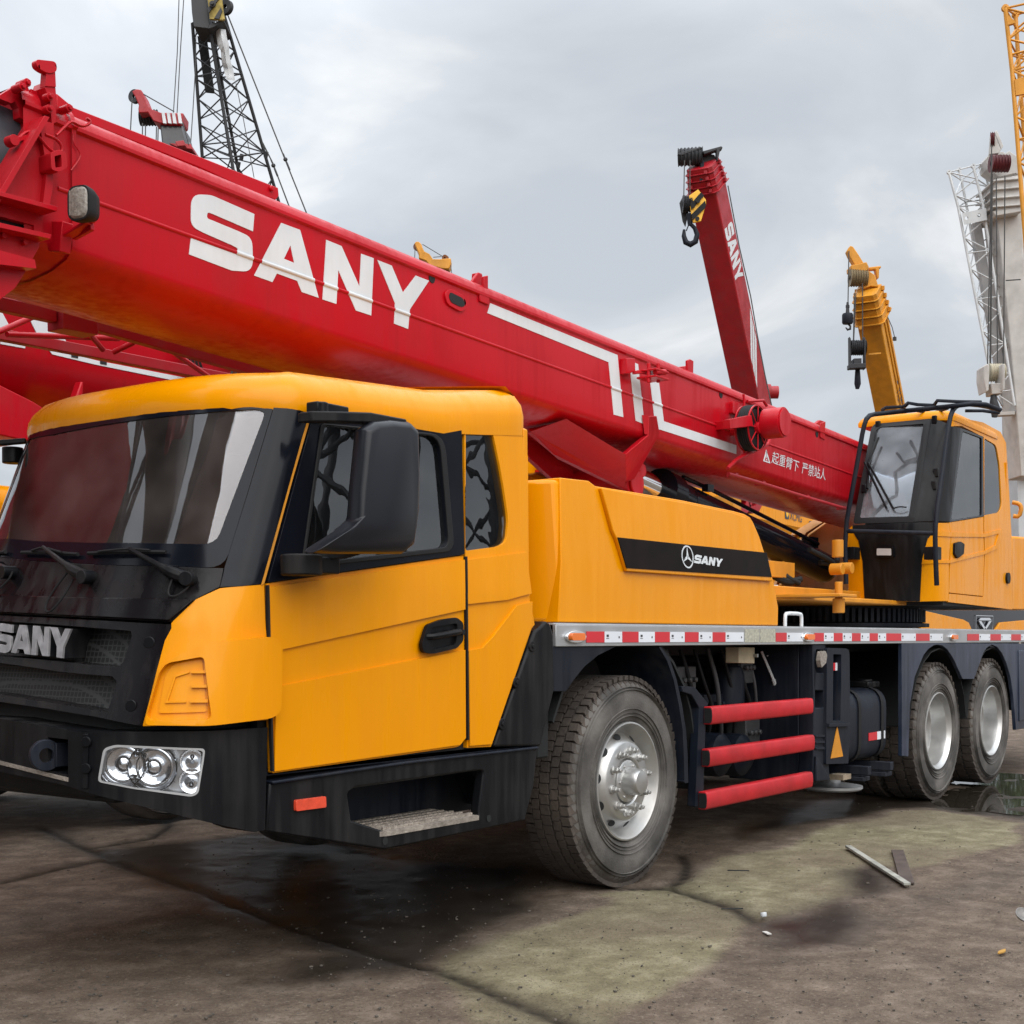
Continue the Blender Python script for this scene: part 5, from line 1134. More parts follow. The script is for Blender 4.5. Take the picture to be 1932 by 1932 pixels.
# lift cylinder
CYY = 4.80
P0 = onY(D2(1110, 1275)[0], CYY); P1 = onY(D4(1030, 1165)[0], CYY); dv = (P1-P0).normalized(); Ln = (P1-P0).length
mb = MB(); mb.cyl(P0-dv*.1, P0+dv*.45, .088, n=28); mb.build('cylinder_rod', CHR, T, smooth=40)
mb = MB(); mb.cyl(P0+dv*.26, P0+dv*.42, .155, n=32); mb.cyl(P0+dv*.42, P0+dv*.62, .135, .125, n=32); mb.cyl(P0+dv*.6, P1, .128, n=32); mb.lathe(P1, dv, [(.128, -.001), (.125, .05), (.09, .10), (.001, .12)], 32)
side = Vector((0, -1, 0)); upv = dv.cross(side).normalized(); upv = upv if upv.z > 0 else -upv
mb.tube([P0+dv*.5+upv*.15+side*.05, P0+dv*.9+upv*.155+side*.06, P1-dv*.25+upv*.15+side*.06], .016, 8)
mb.box(P0+dv*.8+upv*.14+side*.09, (.09, .05, .05)); mb.box(P1-dv*.28+upv*.14, (.12, .1, .12)); mb.build('lift_cylinder', GLB, T, smooth=40)
mb = MB(); 
for (a, b, c) in ((D4(880, 960)[0], D4(1060, 1050)[0], D4(1290, 1195)[0]), (D4(1000, 1110)[0], D4(1120, 1120)[0], D4(1290, 1200)[0]), (D4(1290, 960)[0], D4(1210, 1020)[0], D4(1200, 1110)[0]), (D4(440, 1235)[0], D4(620, 1340)[0], D4(780, 1300)[0]), (D4(440, 1260)[0], D4(620, 1360)[0], D4(780, 1310)[0]), (D4(560, 1190)[0], D4(620, 1290)[0], D4(760, 1350)[0])):
    mb.tube([onY(a, 4.5), onY(b, 4.45), onY(c, 4.4)], .022, 8, 2)
mb.each('hydraulic_hose', BLK2, T, smooth=60)
# stowed lattice jib on the far side of the boom
JY = BY+BW+.25
def jp(q, y=JY): return onY(q, y)
jib = empty('stowed_jib', (5, JY, 2.5)); jib.parent = T; jib.location = jib.location-T.location
mb = MB()
mb.bar(jp(B6(-60, 140)[0]), jp(B6(390, 240)[0]), .05, .06); mb.bar(jp(B6(655, 292)[0]), jp(B6(2050, 690)[0]), .05, .06)
mb.bar(jp(B6(-60, 362)[0], JY+.5), jp(B6(1700, 700)[0], JY+.5), .05, .055)
mb.bar(jp(B6(398, 255)[0]), jp(B6(655, 305)[0]), .12, .105); mb.each('jib_chord', RED2, jib, bevel=.004)
mb = MB()
for a, b in ((B6(-40, 365)[0], B6(280, 225)[0]), (B6(50, 370)[0], B6(860, 400)[0]), (B6(630, 340)[0], B6(745, 480)[0]), (B6(975, 425)[0], B6(820, 500)[0]), (B6(1230, 480)[0], B6(1510, 675)[0])): mb.cyl(jp(a, JY+.25), jp(b, JY+.35), .014, n=10)
mb.each('jib_brace', RED, jib, smooth=60)

# ================================================================ GROUND
def ground():
    xs = []; x = -60.0
    def axis(a0, a1, fine0, fine1, d):
        o = []; x = fine0; st = d
        while x > a0: o.insert(0, x); x -= st; st *= 1.35
        o.insert(0, a0); x = fine0+d
        while x < fine1: o.append(x); x += d
        st = d
        while x < a1: o.append(x); x += st; st *= 1.35
        o.append(a1); return o
    X = axis(-400, 900, 1.2, 12.5, .05); Y = axis(-400, 900, -1.5, 7.5, .05)
    polyL = [tuple(onZ(q, 0)[:2]) for q in Vv(1180, 1700)+D6(0, 600, 320, 545, 560, 430, 900, 330, 1160, 260, 1290, 205, 1480, 195, 1700, 225, 1960, 255, 1850, 340, 1640, 430, 1430, 465, 1150, 440, 1190, 580, 1000, 630, 690, 690, 690, 800, 590, 900, 400, 980, 200, 1080, 40, 1173)+Vv(900, 1932)+D7(1500, 780, 1320, 640, 1400, 590, 1700, 520)]
    joints = [[tuple(onZ(q, 0)[:2]) for q in D7(-100, 140, 130, 195, 280, 265, 450, 330, 700, 420, 950, 520, 1290, 625, 1420, 660, 1620, 740, 1900, 850)],
              [tuple(onZ(q, 0)[:2]) for q in D6(60, 555, 320, 548, 470, 600, 600, 640, 700, 700)], [tuple(onZ(q, 0)[:2]) for q in D7(520, 130, 545, 190, 480, 230, 280, 262)],
              [tuple(onZ(q, 0)[:2]) for q in D6(320, 548, 385, 500, 400, 450, 380, 400)], [tuple(onZ(q, 0)[:2]) for q in D7(0, 370, 150, 335, 330, 300, 450, 330)]]
    wetp = [[tuple(onZ(q, 0)[:2]) for q in D6(1560, 130, 1700, 40, 1960, -40, 2100, 150, 1960, 245, 1700, 215, 1480, 185, 1300, 190, 1100, 230, 900, 280, 600, 330, 900, 150)],
            [tuple(onZ(q, 0)[:2]) for q in D7(250, 270, 640, 230, 860, 200, 1250, 280, 1700, 330, 1700, 470, 1500, 570, 1300, 630, 1050, 690, 870, 680, 1000, 600, 850, 570, 900, 520, 620, 430, 430, 370)],
            [tuple(onZ(q, 0)[:2]) for q in D6(700, 690, 1100, 600, 1250, 700, 1150, 800, 900, 830)], [tuple(onZ(q, 0)[:2]) for q in D6(1060, 470, 1150, 560, 1200, 600, 1380, 540, 1250, 450)]]
    RUT = [tuple(onZ(q, 0)[:2]) for q in D6(700, 900, 1000, 790, 1400, 640, 1932, 470, 2300, 380)]
    def inside(p, poly):
        c = False; j = len(poly)-1
        for i in range(len(poly)):
            a, b = poly[i], poly[j]
            if (a[1] > p[1]) != (b[1] > p[1]) and p[0] < (b[0]-a[0])*(p[1]-a[1])/(b[1]-a[1])+a[0]: c = not c
            j = i
        return c
    def dseg(p, a, b):
        ax, ay = a; bx, by = b; dx, dy = bx-ax, by-ay; l = dx*dx+dy*dy
        t = max(0, min(1, ((p[0]-ax)*dx+(p[1]-ay)*dy)/l)) if l else 0
        return hypot(p[0]-ax-t*dx, p[1]-ay-t*dy)
    def soft(p, poly, wdt):
        d = min(dseg(p, poly[i-1], poly[i]) for i in range(len(poly))); s = d if inside(p, poly) else -d
        return max(0, min(1, .5+s/wdt))
    vs, cols = [], []
    for y in Y:
        for x in X:
            fine = -.0 < x < 13 and -2 < y < 8
            z = 0.0; c = [0, 0, 0]
            if fine:
                n = noise.noise(Vector((x*1.3, y*1.3, 0)))*.16+noise.noise(Vector((x*4, y*4, 3)))*.06; m = noise.noise(Vector((x*1.1+9, y*1.1, 5)))*.16+noise.noise(Vector((x*4.3, y*4.3, 8)))*.05
                p = (x+n, y+m)
                c[0] = soft(p, polyL, .16)
                c[1] = max(soft(p, q, .25) for q in wetp)
                jd = min(dseg((x+n*.12, y+m*.12), j[i], j[i+1]) for j in joints for i in range(len(j)-1)); c[2] = max(0, 1-jd/.05)
                wide = max(0, 1-jd/.16); c[1] = max(c[1], wide*.55)
                z = noise.noise(Vector((x*2.2, y*2.2, 0)))*.006+noise.noise(Vector((x*9, y*9, 2)))*.0035-c[2]*.012-c[1]*.006
                if c[0] < .5: z += noise.noise(Vector((x*14, y*14, 7)))*.004*(1-c[1])
                rr_ = min(dseg(p, RUT[k], RUT[k+1]) for k in range(len(RUT)-1))
                if rr_ < .22: z -= .010*(1-(rr_/.22)**2); c[1] = max(c[1], .35*(1-rr_/.22))
            vs.append((x, y, z)); cols.append((*c, 1))
    nx = len(X); fs = [(j*nx+i, j*nx+i+1, (j+1)*nx+i+1, (j+1)*nx+i) for j in range(len(Y)-1) for i in range(nx-1)]
    me = bpy.data.meshes.new('ground'); me.from_pydata(vs, [], fs)
    at = me.color_attributes.new('zone', 'FLOAT_COLOR', 'POINT')
    at.data.foreach_set('color', [v for c in cols for v in c])
    for p in me.polygons: p.use_smooth = True
    o = bpy.data.objects.new('ground', me); COL.objects.link(o); o['kind'] = 'structure'
    m = bpy.data.materials.new('concrete_ground'); m.use_nodes = True; nt = m.node_tree; N = nt.nodes; L = nt.links; P = N['Principled BSDF']
    geo = N.new('ShaderNodeNewGeometry'); A = N.new('ShaderNodeVertexColor'); A.layer_name = 'zone'; sp = N.new('ShaderNodeSeparateColor'); L.new(A.outputs[0], sp.inputs[0])
    def ns(s, d=6, r=.6, mul=None):
        n = N.new('ShaderNodeTexNoise'); n.inputs['Scale'].default_value = s; n.inputs['Detail'].default_value = d; n.inputs['Roughness'].default_value = r
        if mul: mp = N.new('ShaderNodeMapping'); mp.inputs['Scale'].default_value = mul; mp.inputs['Rotation'].default_value = (0, 0, .3); L.new(geo.outputs['Position'], mp.inputs[0]); L.new(mp.outputs[0], n.inputs[0])
        else: L.new(geo.outputs['Position'], n.inputs['Vector'])
        return n.outputs['Fac']
    def ramp(i, st):
        r = N.new('ShaderNodeValToRGB'); L.new(i, r.inputs[0]); e = r.color_ramp.elements
        e[0].position, e[0].color = st[0][0], (*st[0][1], 1); e[1].position, e[1].color = st[-1][0], (*st[-1][1], 1)
        for a, b in st[1:-1]: k = e.new(a); k.color = (*b, 1)
        return r.outputs[0]
    def mixc(f, a, b, bt='MIX'):
        x = N.new('ShaderNodeMixRGB'); x.blend_type = bt
        if isinstance(f, float): x.inputs[0].default_value = f
        else: L.new(f, x.inputs[0])
        for s_, v_ in ((1, a), (2, b)):
            if isinstance(v_, tuple): x.inputs[s_].default_value = (*v_, 1)
            else: L.new(v_, x.inputs[s_])
        return x.outputs[0]
    def mrange(i, a, b, c, d):
        r = N.new('ShaderNodeMapRange'); L.new(i, r.inputs[0]); [setattr(r.inputs[k+1], 'default_value', v) for k, v in enumerate((a, b, c, d))]; return r.outputs[0]
    big = ns(.9, 5, .55); mid = ns(5, 9, .68); fine = ns(60, 4, .7); 
    light = ramp(mid, [(.34, (.120, .104, .058)), (.5, (.190, .168, .098)), (.66, (.29, .262, .170))])
    mud = ramp(mid, [(.34, (.064, .045, .033)), (.5, (.115, .084, .062)), (.66, (.195, .150, .117))])
    light = mixc(mrange(big, .4, .65, 0, .6), light, (.12, .088, .062))
    f0 = mrange(sp.outputs[0], .25, .75, 0, 1)
    base = mixc(f0, mud, light)
    base = mixc(mrange(fine, .35, .8, 0, .45), base, (.15, .125, .10))
    base = mixc(mrange(ns(130, 2, .5), .60, .68, 0, .65), base, (.025, .02, .016))
    base = mixc(mrange(ns(34, 6, .75), .54, .66, 0, .55), base, (.045, .033, .026))
    base = mixc(mrange(ns(48, 5, .7), .56, .68, 0, .45), base, (.30, .26, .20))
    base = mixc(mrange(ns(75, 3, .6), .68, .74, 0, .6), base, (.30, .27, .22))
    base = mixc(sp.outputs[1], base, mixc(.84, base, (.006, .005, .004)))
    base = mixc(sp.outputs[2], base, (.012, .010, .008))
    P.inputs['Specular IOR Level'].default_value = .16; L.new(base, P.inputs['Base Color'])
    wn = N.new('ShaderNodeMath'); wn.operation = 'ADD'; L.new(sp.outputs[1], wn.inputs[0]); L.new(mrange(ns(2.2, 4), .40, .70, -.1, .30), wn.inputs[1])
    L.new(mrange(wn.outputs[0], 0, .95, .82, .30), P.inputs['Roughness'])
    bp = N.new('ShaderNodeBump'); bp.inputs['Distance'].default_value = .022; L.new(mrange(sp.outputs[1], 0, 1, 1.0, .15), bp.inputs['Strength'])
    ad = N.new('ShaderNodeMath'); ad.operation = 'ADD'; L.new(mid, ad.inputs[0]); L.new(mrange(fine, 0, 1, 0, .35), ad.inputs[1]); L.new(ad.outputs[0], bp.inputs['Height']); L.new(bp.outputs[0], P.inputs['Normal'])
    me.materials.append(m)
ground()
pp_ = rnd([tuple(onZ(q, 0)[:2]) for q in D6(1480, 150, 1620, 60, 1800, -10, 2100, -60, 2600, -60, 2600, 120, 2050, 200, 1930, 225, 1760, 200, 1620, 205)], .25, 5)
mb = MB(); mb.add([(x, y, -.0035) for x, y in pp_], [tuple(range(len(pp_)))]); pw = mb.build('puddle', mat('puddle_water', (.022, .018, .013), .03, var=.2, spec=.5, bump=.02, bscale=6), None, fixn=False); pw['kind'] = 'structure'
# debris
def strip(name_, a, b, wd, th, m, label, cat, z=.012):
    A = onZ(a, z); B_ = onZ(b, z); mb = MB(); mb.bar(A, B_, wd, th, (0, 0, 1)); return tag(mb.build(name_, m, None, bevel=.002), label, cat)
strip('batten', D6(1130, 363)[0], D6(1400, 535)[0], .036, .014, mat('painted_wood', (.33, .33, .29), .6, var=.4, vscale=9), 'thin pale painted wooden batten lying on the ground right of the red guard rails', 'batten', .02)
strip('plank', D6(1355, 383)[0], D6(1400, 530)[0], .07, .012, mat('wet_wood', (.07, .05, .04), .5, var=.4, vscale=12), 'short dark brown plank lying beside the pale batten', 'plank', .01)
p = onZ(D6(1925, 690)[0], .05); mb = MB(); mb.lathe(p+Vector((0, 0, 0)), (-.4, -.5, .8), [(.001, .0), (.02, .004), (.036, .014), (.040, .024), (.037, .025), (.03, .016), (.018, .008), (.001, .004)], 24); tag(mb.build('hub_cap', mat('dirty_white', (.40, .39, .37), .5, var=.5, vscale=30, dirt=(.05, .04, .04), dirtamt=.9), None, smooth=50), 'round white and dark cap lying on the mud at the right edge', 'cap')
p = onZ(D6(745, 675)[0], .02); mb = MB(); mb.lathe(p, (.2, .3, 1), [(.010, -.010), (.014, -.006), (.015, .010), (.012, .010), (.011, -.003), (.001, -.005)], 16); tag(mb.build('plastic_cup', WHT, None, smooth=50), 'small white plastic cap on the concrete joint', 'plastic cap')
p = onZ(D6(760, 757)[0], .006); mb = MB(); mb.box(p, (.05, .02, .004), Matrix.Rotation(.9, 3, 'Z')); tag(mb.build('paper_scrap', CREAM, None), 'small white scrap on the dark mud below the plastic cap', 'scrap')
p = onZ(D6(1832, 847)[0], .01); mb = MB(); mb.loft([[p+Vector((x-.05, y*w_, .006+.008*abs(x*20-1)*.3)) for y in (-1, 0, 1)]+[p+Vector((x-.05, y*w_, .003)) for y in (1, 0, -1)] for x, w_ in ((0, .002), (.03, .010), (.06, .011), (.09, .002))]); tag(mb.build('leaf', mat('dry_leaf', (.42, .22, .03), .7), None), 'yellow fallen leaf on the mud at the lower right', 'leaf')
mb = MB()
for i in range(1800):
    q = (random.uniform(0, 1932), 1500+430*random.random()**.8); p = onZ(q, .004)
    if p.x > 40: continue
    r = random.choice((.0015, .002, .002, .003, .005)); mb.box(p, (r*random.uniform(1, 3), r*random.uniform(1, 2), r), Matrix.Rotation(random.random()*6, 3, 'Z'))
tag(mb.build('grit', mat('grit', (.10, .085, .07), .8, var=.6, vscale=30), None), 'small dark grit and crumbs scattered over the wet ground', 'grit', kind='stuff')
for k, (a, b) in enumerate(zip(D6(580, 472, 552, 648), D6(680, 474, 652, 646))):
    strip('twig', a, b, .006, .006, DARK, ['thin dark twig on the ground behind the front wheel', 'thin dark twig across the concrete crack'][k], 'twig', .006)

# ================================================================ OTHER CRANES IN THE YARD
VD = Vector((CH, SH, 0)); VR = Vector((SH, -CH, 0)); UP = Vector((0, 0, 1))
def flat_mb(mb, qs, d, th): mb.prism([AD(q, d) for q in qs], VD*th); return mb
def flat(name, qs, d, th, m, parent, bevel=.0): return flat_mb(MB(), qs, d, th).build(name, m, parent, bevel=bevel)
def dxy(P): return hypot(P.x, P.y)
class Mast:                       # telescopic boom between two points
    def __init__(s, p0, p1):
        s.p0 = p0; s.p1 = p1; b = Vector((p1.x-p0.x, p1.y-p0.y, 0)).normalized(); s.lat = Vector((-b.y, b.x, 0)); s.lat = s.lat if s.lat.dot(VR) > 0 else -s.lat
        s.a = (s.p1-p0).normalized(); s.L = (s.p1-p0).length; s.n = s.a.cross(s.lat).normalized(); s.n = s.n if s.n.dot(b) > 0 else -s.n
    def P(s, k, l, n): return s.p0+s.a*k+s.lat*l+s.n*n
    def sec(s, k, w, h, c=.12): # chamfered rectangle
        x, y = w/2, h/2; cx = w*c; return [s.P(k, a, b) for a, b in ((-x+cx, y), (x-cx, y), (x, y-cx), (x, -y), (-x, -y), (-x, y-cx))]
    def side(s, w): return lambda k, n, t: s.P(k, w/2+t, n)
def sheaves(mb, c, ax, r, n, wd, nn=24):
    ax = Vector(ax).normalized()
    for i in range(n): mb.lathe(c+ax*(wd*(i-(n-1)/2)), ax, [(r*.3, -wd*.3), (r, -wd*.42), (r*.86, -wd*.05), (r*.86, wd*.05), (r, wd*.42), (r*.3, wd*.3)], nn)
# ---- raised red telescopic crane
R = empty('raised_crane', AD((1437, 1190), 38), 'raised dark red telescopic boom with SANY lettered down its side', 'crane')
b0 = AD(Vv(1449, 900)[0], 38); MS = Mast(b0, AD(B2(335, 395)[0], 33.6)); W_ = .68
mb = MB(); mb.loft([MS.sec(-2.6, W_, .85, .03), MS.sec(MS.L, W_, .78, .03)]); mb.build('boom', RED2, R, bevel=.01)
mb = MB()
for k in range(4):
    w_ = W_*(1.14-.05*k); s0 = MS.L+.02+k*.15; mb.loft([MS.sec(s0, w_*1.08, .95-.06*k), MS.sec(s0+.025, w_*1.08, .95-.06*k)]); mb.loft([MS.sec(s0+.025, w_*.96, .84-.06*k), MS.sec(s0+.13, w_*.96, .84-.06*k)])
    for sx in (-1, 1): mb.box(MS.P(s0+.07, sx*w_*.52, -.2), (.05, .08, .09)); mb.box(MS.P(s0+.06, sx*w_*.3, .44), (.06, .06, .08))
mb.build('boom_collar', RED2, R, bevel=.004)
fS = MS.side(W_); sl_ = lambda q: None
ms_ = Surf(lambda k, n, t: MS.P(k, W_/2+t, n), (-3, MS.L+1), (-.5, .5), 60, 16)
a, b, c = ms_.inl(B2(478, 648, 552, 1050, 522, 640))
# letters run down the boom, tops to the right
mb = MB(); name_on(mb, fS, (a[0], .36), (ms_.inv(B2(560, 1048)[0])[0], .36), (a[0], -.30), .002, .006); mb.build('name_letters', WHT, R)
mb = MB()
for k in range(3): 
    q = ms_.inv(B2(665+15*k, 1560+80*k)[0])[0]; mb2 = panel_mb(mb, fS, [[(q+.05, .36), (q+1.1, -.30), (q+.86, -.30), (q-.18, .36)]], .002, .006)
mb.each('stripe', WHT, R)
flat('pad', B2(515, 1190, 560, 1180, 563, 1212, 520, 1218), 35.5, .02, CREAM, R)
mb = MB(); flat_mb(mb, B2(515, 1700, 690, 1685, 625, 1480, 605, 1560, 515, 1558), 36.5, .3); mb.build('lift_bracket', RED2, R, bevel=.01)
mb = MB(); mb.cyl(AD(B2(575, 1760)[0], 37.2), AD(B2(590, 1900)[0], 37.4), .12, n=16); flat_mb(mb, B2(540, 1745, 615, 1740, 620, 1800, 545, 1805), 37.0, .3); mb.build('lift_cylinder', STL, R)
mb = MB(); c_ = AD(B2(765, 1830)[0], 37.5); mb.cyl(c_-VR*.25, c_+VR*.05, .22, n=20); mb.cyl(c_+VR*.05, c_+VR*.26, .17, n=20); mb.tube([c_, c_+Vector((0, 0, -.6))], .03); mb.build('hose_reel', RED2, R)
mb = MB(); flat_mb(mb, B2(280, 665, 300, 660, 315, 745, 292, 748), 37.0, .2); mb.each('lug', RED2, R)
# head
hc = AD(B2(215, 165)[0], 33.2); mb = MB(); sheaves(mb, hc, VR-VD*.2, .22, 7, .085); mb.each('head_sheave', LATB, R, smooth=40)
mb = MB(); flat_mb(mb, B2(125, 140, 160, 128, 290, 92, 300, 105, 160, 155, 130, 155), 33.0, .15); flat_mb(mb, B2(300, 125, 435, 88, 445, 100, 425, 115, 410, 190, 400, 195, 398, 118, 310, 150), 33.2, .2); flat_mb(mb, B2(290, 130, 385, 150, 410, 200, 385, 210, 330, 260, 240, 240, 235, 200), 33.4, .4); mb.build('boom_head', LATB, R, bevel=.02)
mb = MB(); flat_mb(mb, B2(288, 200, 312, 195, 305, 340, 280, 345), 33.1, .1); mb.build('anchor', CHA, R)
def rope(parent, name, a, da, b, db, r=.018, m=None): mb = MB(); mb.tube([AD(a, da), AD(b, db)], r, 6); return mb.build(name, m or ROPE, parent)
rope(R, 'hoist_rope', B2(173, 190)[0], 33.0, B2(168, 440)[0], 33.0, .014); rope(R, 'hoist_rope', B2(211, 190)[0], 33.0, B2(212, 470)[0], 33.0, .014)
mb = MB(); mb.tube([AD(q, 35.0) for q in B2(480, 370, 560, 800, 640, 1150, 690, 1440, 740, 1700, 790, 1930)], .016, 6); mb.build('side_rope', ROPE, R)
H = empty('hook_block', AD(B2(220, 560)[0], 32.9), 'black and yellow striped hook block hanging from the raised red boom', 'hook block', 'hook blocks hanging from booms')
mb = MB(); flat_mb(mb, B2(205, 440, 270, 395, 325, 470, 325, 500, 290, 620, 235, 632, 215, 540), 32.8, .06); mb.build('side_plate', CONCR, H, bevel=.01)
mb = MB()
for q in (B2(215, 500, 290, 415, 312, 440, 222, 540), B2(222, 572, 318, 475, 325, 505, 318, 528, 232, 612)): flat_mb(mb, q, 32.77, .03)
mb.each('warning_stripe', BLK2, H)
mb = MB()
for q, r in (((267, 478), .055), ((263, 606), .05), ((218, 465), .022), ((238, 522), .02)): c_ = AD(B2(*q)[0], 32.75); mb.cyl(c_, c_-VD*.04, r, n=14)
mb.each('pin', BLK2, H)
mb = MB(); flat_mb(mb, B2(138, 490, 168, 432, 200, 450, 206, 540, 180, 660, 160, 620), 33.1, .05); mb.build('back_plate', LATB, H, bevel=.01)
mb = MB(); sheaves(mb, AD(B2(192, 500)[0], 32.95), VR, .2, 5, .045); mb.each('sheave', LATB, H, smooth=40)
mb = MB(); mb.tube([AD(q, 32.9) for q in B2(215, 640, 245, 670, 262, 715, 250, 765, 215, 785, 182, 770, 168, 725, 170, 680)], [.045, .05, .06, .07, .075, .07, .055, .03], 12, 0); mb.cyl(AD(B2(212, 570)[0], 32.9), AD(B2(212, 650)[0], 32.9), .09, .055, n=16); mb.tube([AD(q, 32.85) for q in B2(205, 640, 185, 690)], .014); mb.build('hook', CHA, H, smooth=60)

# ---- raised orange-yellow telescopic crane
Y = empty('raised_crane', AD((1690, 1190), 42), 'raised orange yellow telescopic boom with two dark hooks hanging beside it', 'crane')
b0 = AD(Vv(1697, 860)[0], 42); MS = Mast(b0, AD(B2(1500, 1310)[0], 39.4)); W_ = .66
mb = MB(); mb.loft([MS.sec(-2.8, W_, .8, .03), MS.sec(MS.L, W_, .74, .03)])
mb.build('boom', ORY, Y, bevel=.01)
mb = MB()
for n_ in (.1, -.15): mb.tube([MS.P(-2.5, W_/2+.02, n_), MS.P(MS.L, W_/2+.02, n_)], .02, 6)
mb.each('boom_rib', ORY, Y)
mb = MB()
for k in range(4):
    w_ = W_*(1.2-.06*k); s0 = MS.L+.0+k*.215; mb.loft([MS.sec(s0+.01, w_*1.10, .96-.06*k), MS.sec(s0+.04, w_*1.10, .96-.06*k)]); mb.loft([MS.sec(s0+.04, w_*.97, .84-.06*k), MS.sec(s0+.19, w_*.97, .84-.06*k)])
    for sx in (-1, 1): mb.box(MS.P(s0+.1, sx*w_*.55, -.25), (.06, .08, .12))
mb.build('boom_collar', ORY, Y, bevel=.005)
mb = MB(); flat_mb(mb, B2(1322, 830, 1345, 792, 1365, 800, 1400, 850, 1440, 915, 1375, 930, 1340, 870), 38.9, .25); flat_mb(mb, B2(1348, 932, 1460, 908, 1478, 945, 1462, 975, 1350, 965), 38.8, .5)
flat_mb(mb, B2(1460, 960, 1520, 1000, 1545, 1085, 1490, 1080, 1440, 1100, 1430, 1040), 38.9, .4); flat_mb(mb, B2(1478, 945, 1560, 935, 1565, 948, 1550, 955, 1548, 1020, 1535, 1030, 1522, 960, 1482, 965), 39.1, .2); flat_mb(mb, B2(1395, 1100, 1540, 1075, 1550, 1130, 1400, 1125), 39.0, .5); mb.build('boom_head', ORY, Y, bevel=.02)
mb = MB(); sheaves(mb, AD(B2(1400, 1022)[0], 38.9), VR, .24, 7, .068); mb.each('head_sheave', mat('rope_drum', (.20, .15, .08), .6), Y, smooth=40)
mb = MB(); flat_mb(mb, B2(1540, 1090, 1580, 1092, 1560, 1110), 39.1, .1); flat_mb(mb, B2(1405, 1365, 1428, 1365, 1425, 1385, 1408, 1385), 39.0, .08); mb.each('lug', ORY, Y)
mb = MB(); flat_mb(mb, B2(1475, 1555, 1520, 1550, 1562, 1548, 1562, 1558, 1520, 1562, 1475, 1565), 38.8, .03); mb.build('weld_mark', ORY, Y)
for a, b in ((B2(1335, 830)[0], B2(1328, 1210)[0]), (B2(1374, 1130)[0], B2(1366, 1470)[0]), (B2(1384, 1130)[0], B2(1368, 1480)[0]), (B2(1430, 1060)[0], B2(1432, 1480)[0])): rope(Y, 'hoist_rope', a, 38.7, b, 38.7, .016)
mb = MB(); mb.tube([AD(q, 39.4) for q in B2(1605, 1290, 1640, 1370, 1660, 1450)], .012); c_ = AD(B2(1658, 1452)[0], 39.4); mb.box(c_, (.08, .08, .1)); mb.build('side_rope', ROPE, Y)
mb = MB(); ysd = Surf(lambda k, n, t: MS.P(k, W_/2+t, n), (-3, MS.L+1), (-.5, .5), 60, 16)
a = ysd.inv(B2(1685, 1735)[0]); fs2 = MS.side(W_)
panel_mb(mb, fs2, [circ(a[0], 0, .06, n=20)], .01, .02); q1, q2 = ysd.inv(B2(1692, 1780)[0])[0], ysd.inv(B2(1712, 1925)[0])[0]
text_on(mb, "XCMG", ((q1, .22), (q2, .22), (q1, -.2)), lambda x, y: fs2(x, y, .02)); mb.build('side_mark', PRT, Y, fixn=False)
H = empty('hook_block', AD(B2(1328, 1300)[0], 38.7), 'small dark ball hook on a single rope, the left one beside the orange yellow boom', 'hook block', 'hook blocks hanging from booms')
c_ = AD(B2(1325, 1310)[0], 38.7); mb = MB(); mb.lathe(c_, UP, [(.001, -.15), (.13, -.14), (.15, -.10), (.15, .10), (.13, .14), (.001, .15)], 24); mb.build('ball', CHA, H, smooth=50)
mb = MB(); mb.cyl(c_+UP*.14, c_+UP*.45, .055, .03, n=12); mb.box(c_+UP*.33, (.08, .08, .08)); mb.build('rope_socket', LATB, H)
mb = MB(); mb.tube([AD(q, 38.7) for q in B2(1326, 1345, 1345, 1362, 1344, 1382, 1325, 1388, 1312, 1372)], [.02, .03, .035, .03, .015], 10); mb.build('hook', LATB, H, smooth=60)
H = empty('hook_block', AD(B2(1398, 1500)[0], 38.7), 'black ribbed sheave block with a long grey hook, right one beside the orange yellow boom', 'hook block', 'hook blocks hanging from booms')
mb = MB(); sheaves(mb, AD(B2(1398, 1515)[0], 38.7), VR, .21, 8, .052); mb.each('sheave', LATB, H, smooth=40)
mb = MB()
for x in (1345, 1448): flat_mb(mb, B2(x-5, 1435, x+4, 1450, x+8, 1660, x-3, 1668), 38.5, .2)
flat_mb(mb, B2(1340, 1628, 1455, 1622, 1455, 1655, 1340, 1660), 38.4, .3); flat_mb(mb, B2(1370, 1590, 1425, 1588, 1425, 1640, 1370, 1640), 38.5, .3); mb.build('block_frame', LATB, H, bevel=.01)
mb = MB(); mb.tube([AD(q, 38.7) for q in B2(1396, 1650, 1396, 1720, 1396, 1770, 1394, 1806)], [.06, .08, .09, .05], 12); mb.build('hook', CHA, H, smooth=60)

# ---- white telescopic crane with lattice jib at the right
Wc = empty('white_crane', AD((1932, 1190), 34), 'cream white telescopic mast with red sheaves and white lattice jib at right', 'crane')
D0 = 34.0
mb = MB()
base = [AD(q, D0) for q in B3(790, 1030, 850, 1600, 880, 1932, 905, 2300)]; sd_ = [AD(q, D0-.0) for q in B3(912, 1010, 930, 1500, 960, 1932, 985, 2300)]
mb.loft([[a, b, b+VD*.9+VR*.3, a+VD*.9] for a, b in zip(base, sd_)]); mb.build('boom', CREAM, Wc, bevel=.02)
mb = MB(); flat_mb(mb, B3(912, 1010, 1000, 1000, 1040, 1932, 960, 1932), D0+.05, .8); mb.build('boom_side', CREAM, Wc)
mb = MB()
for k in range(4):
    y = 868+k*42; flat_mb(mb, B3(772-2*k, y, 905+4*k, y-12, 905+4*k, y-4, 772-2*k, y+8), D0-.35, 1.2)
    for x in (785, 868, 890): flat_mb(mb, B3(x, y+4, x+12, y+2, x+12, y+34, x, y+36), D0-.2, .5)
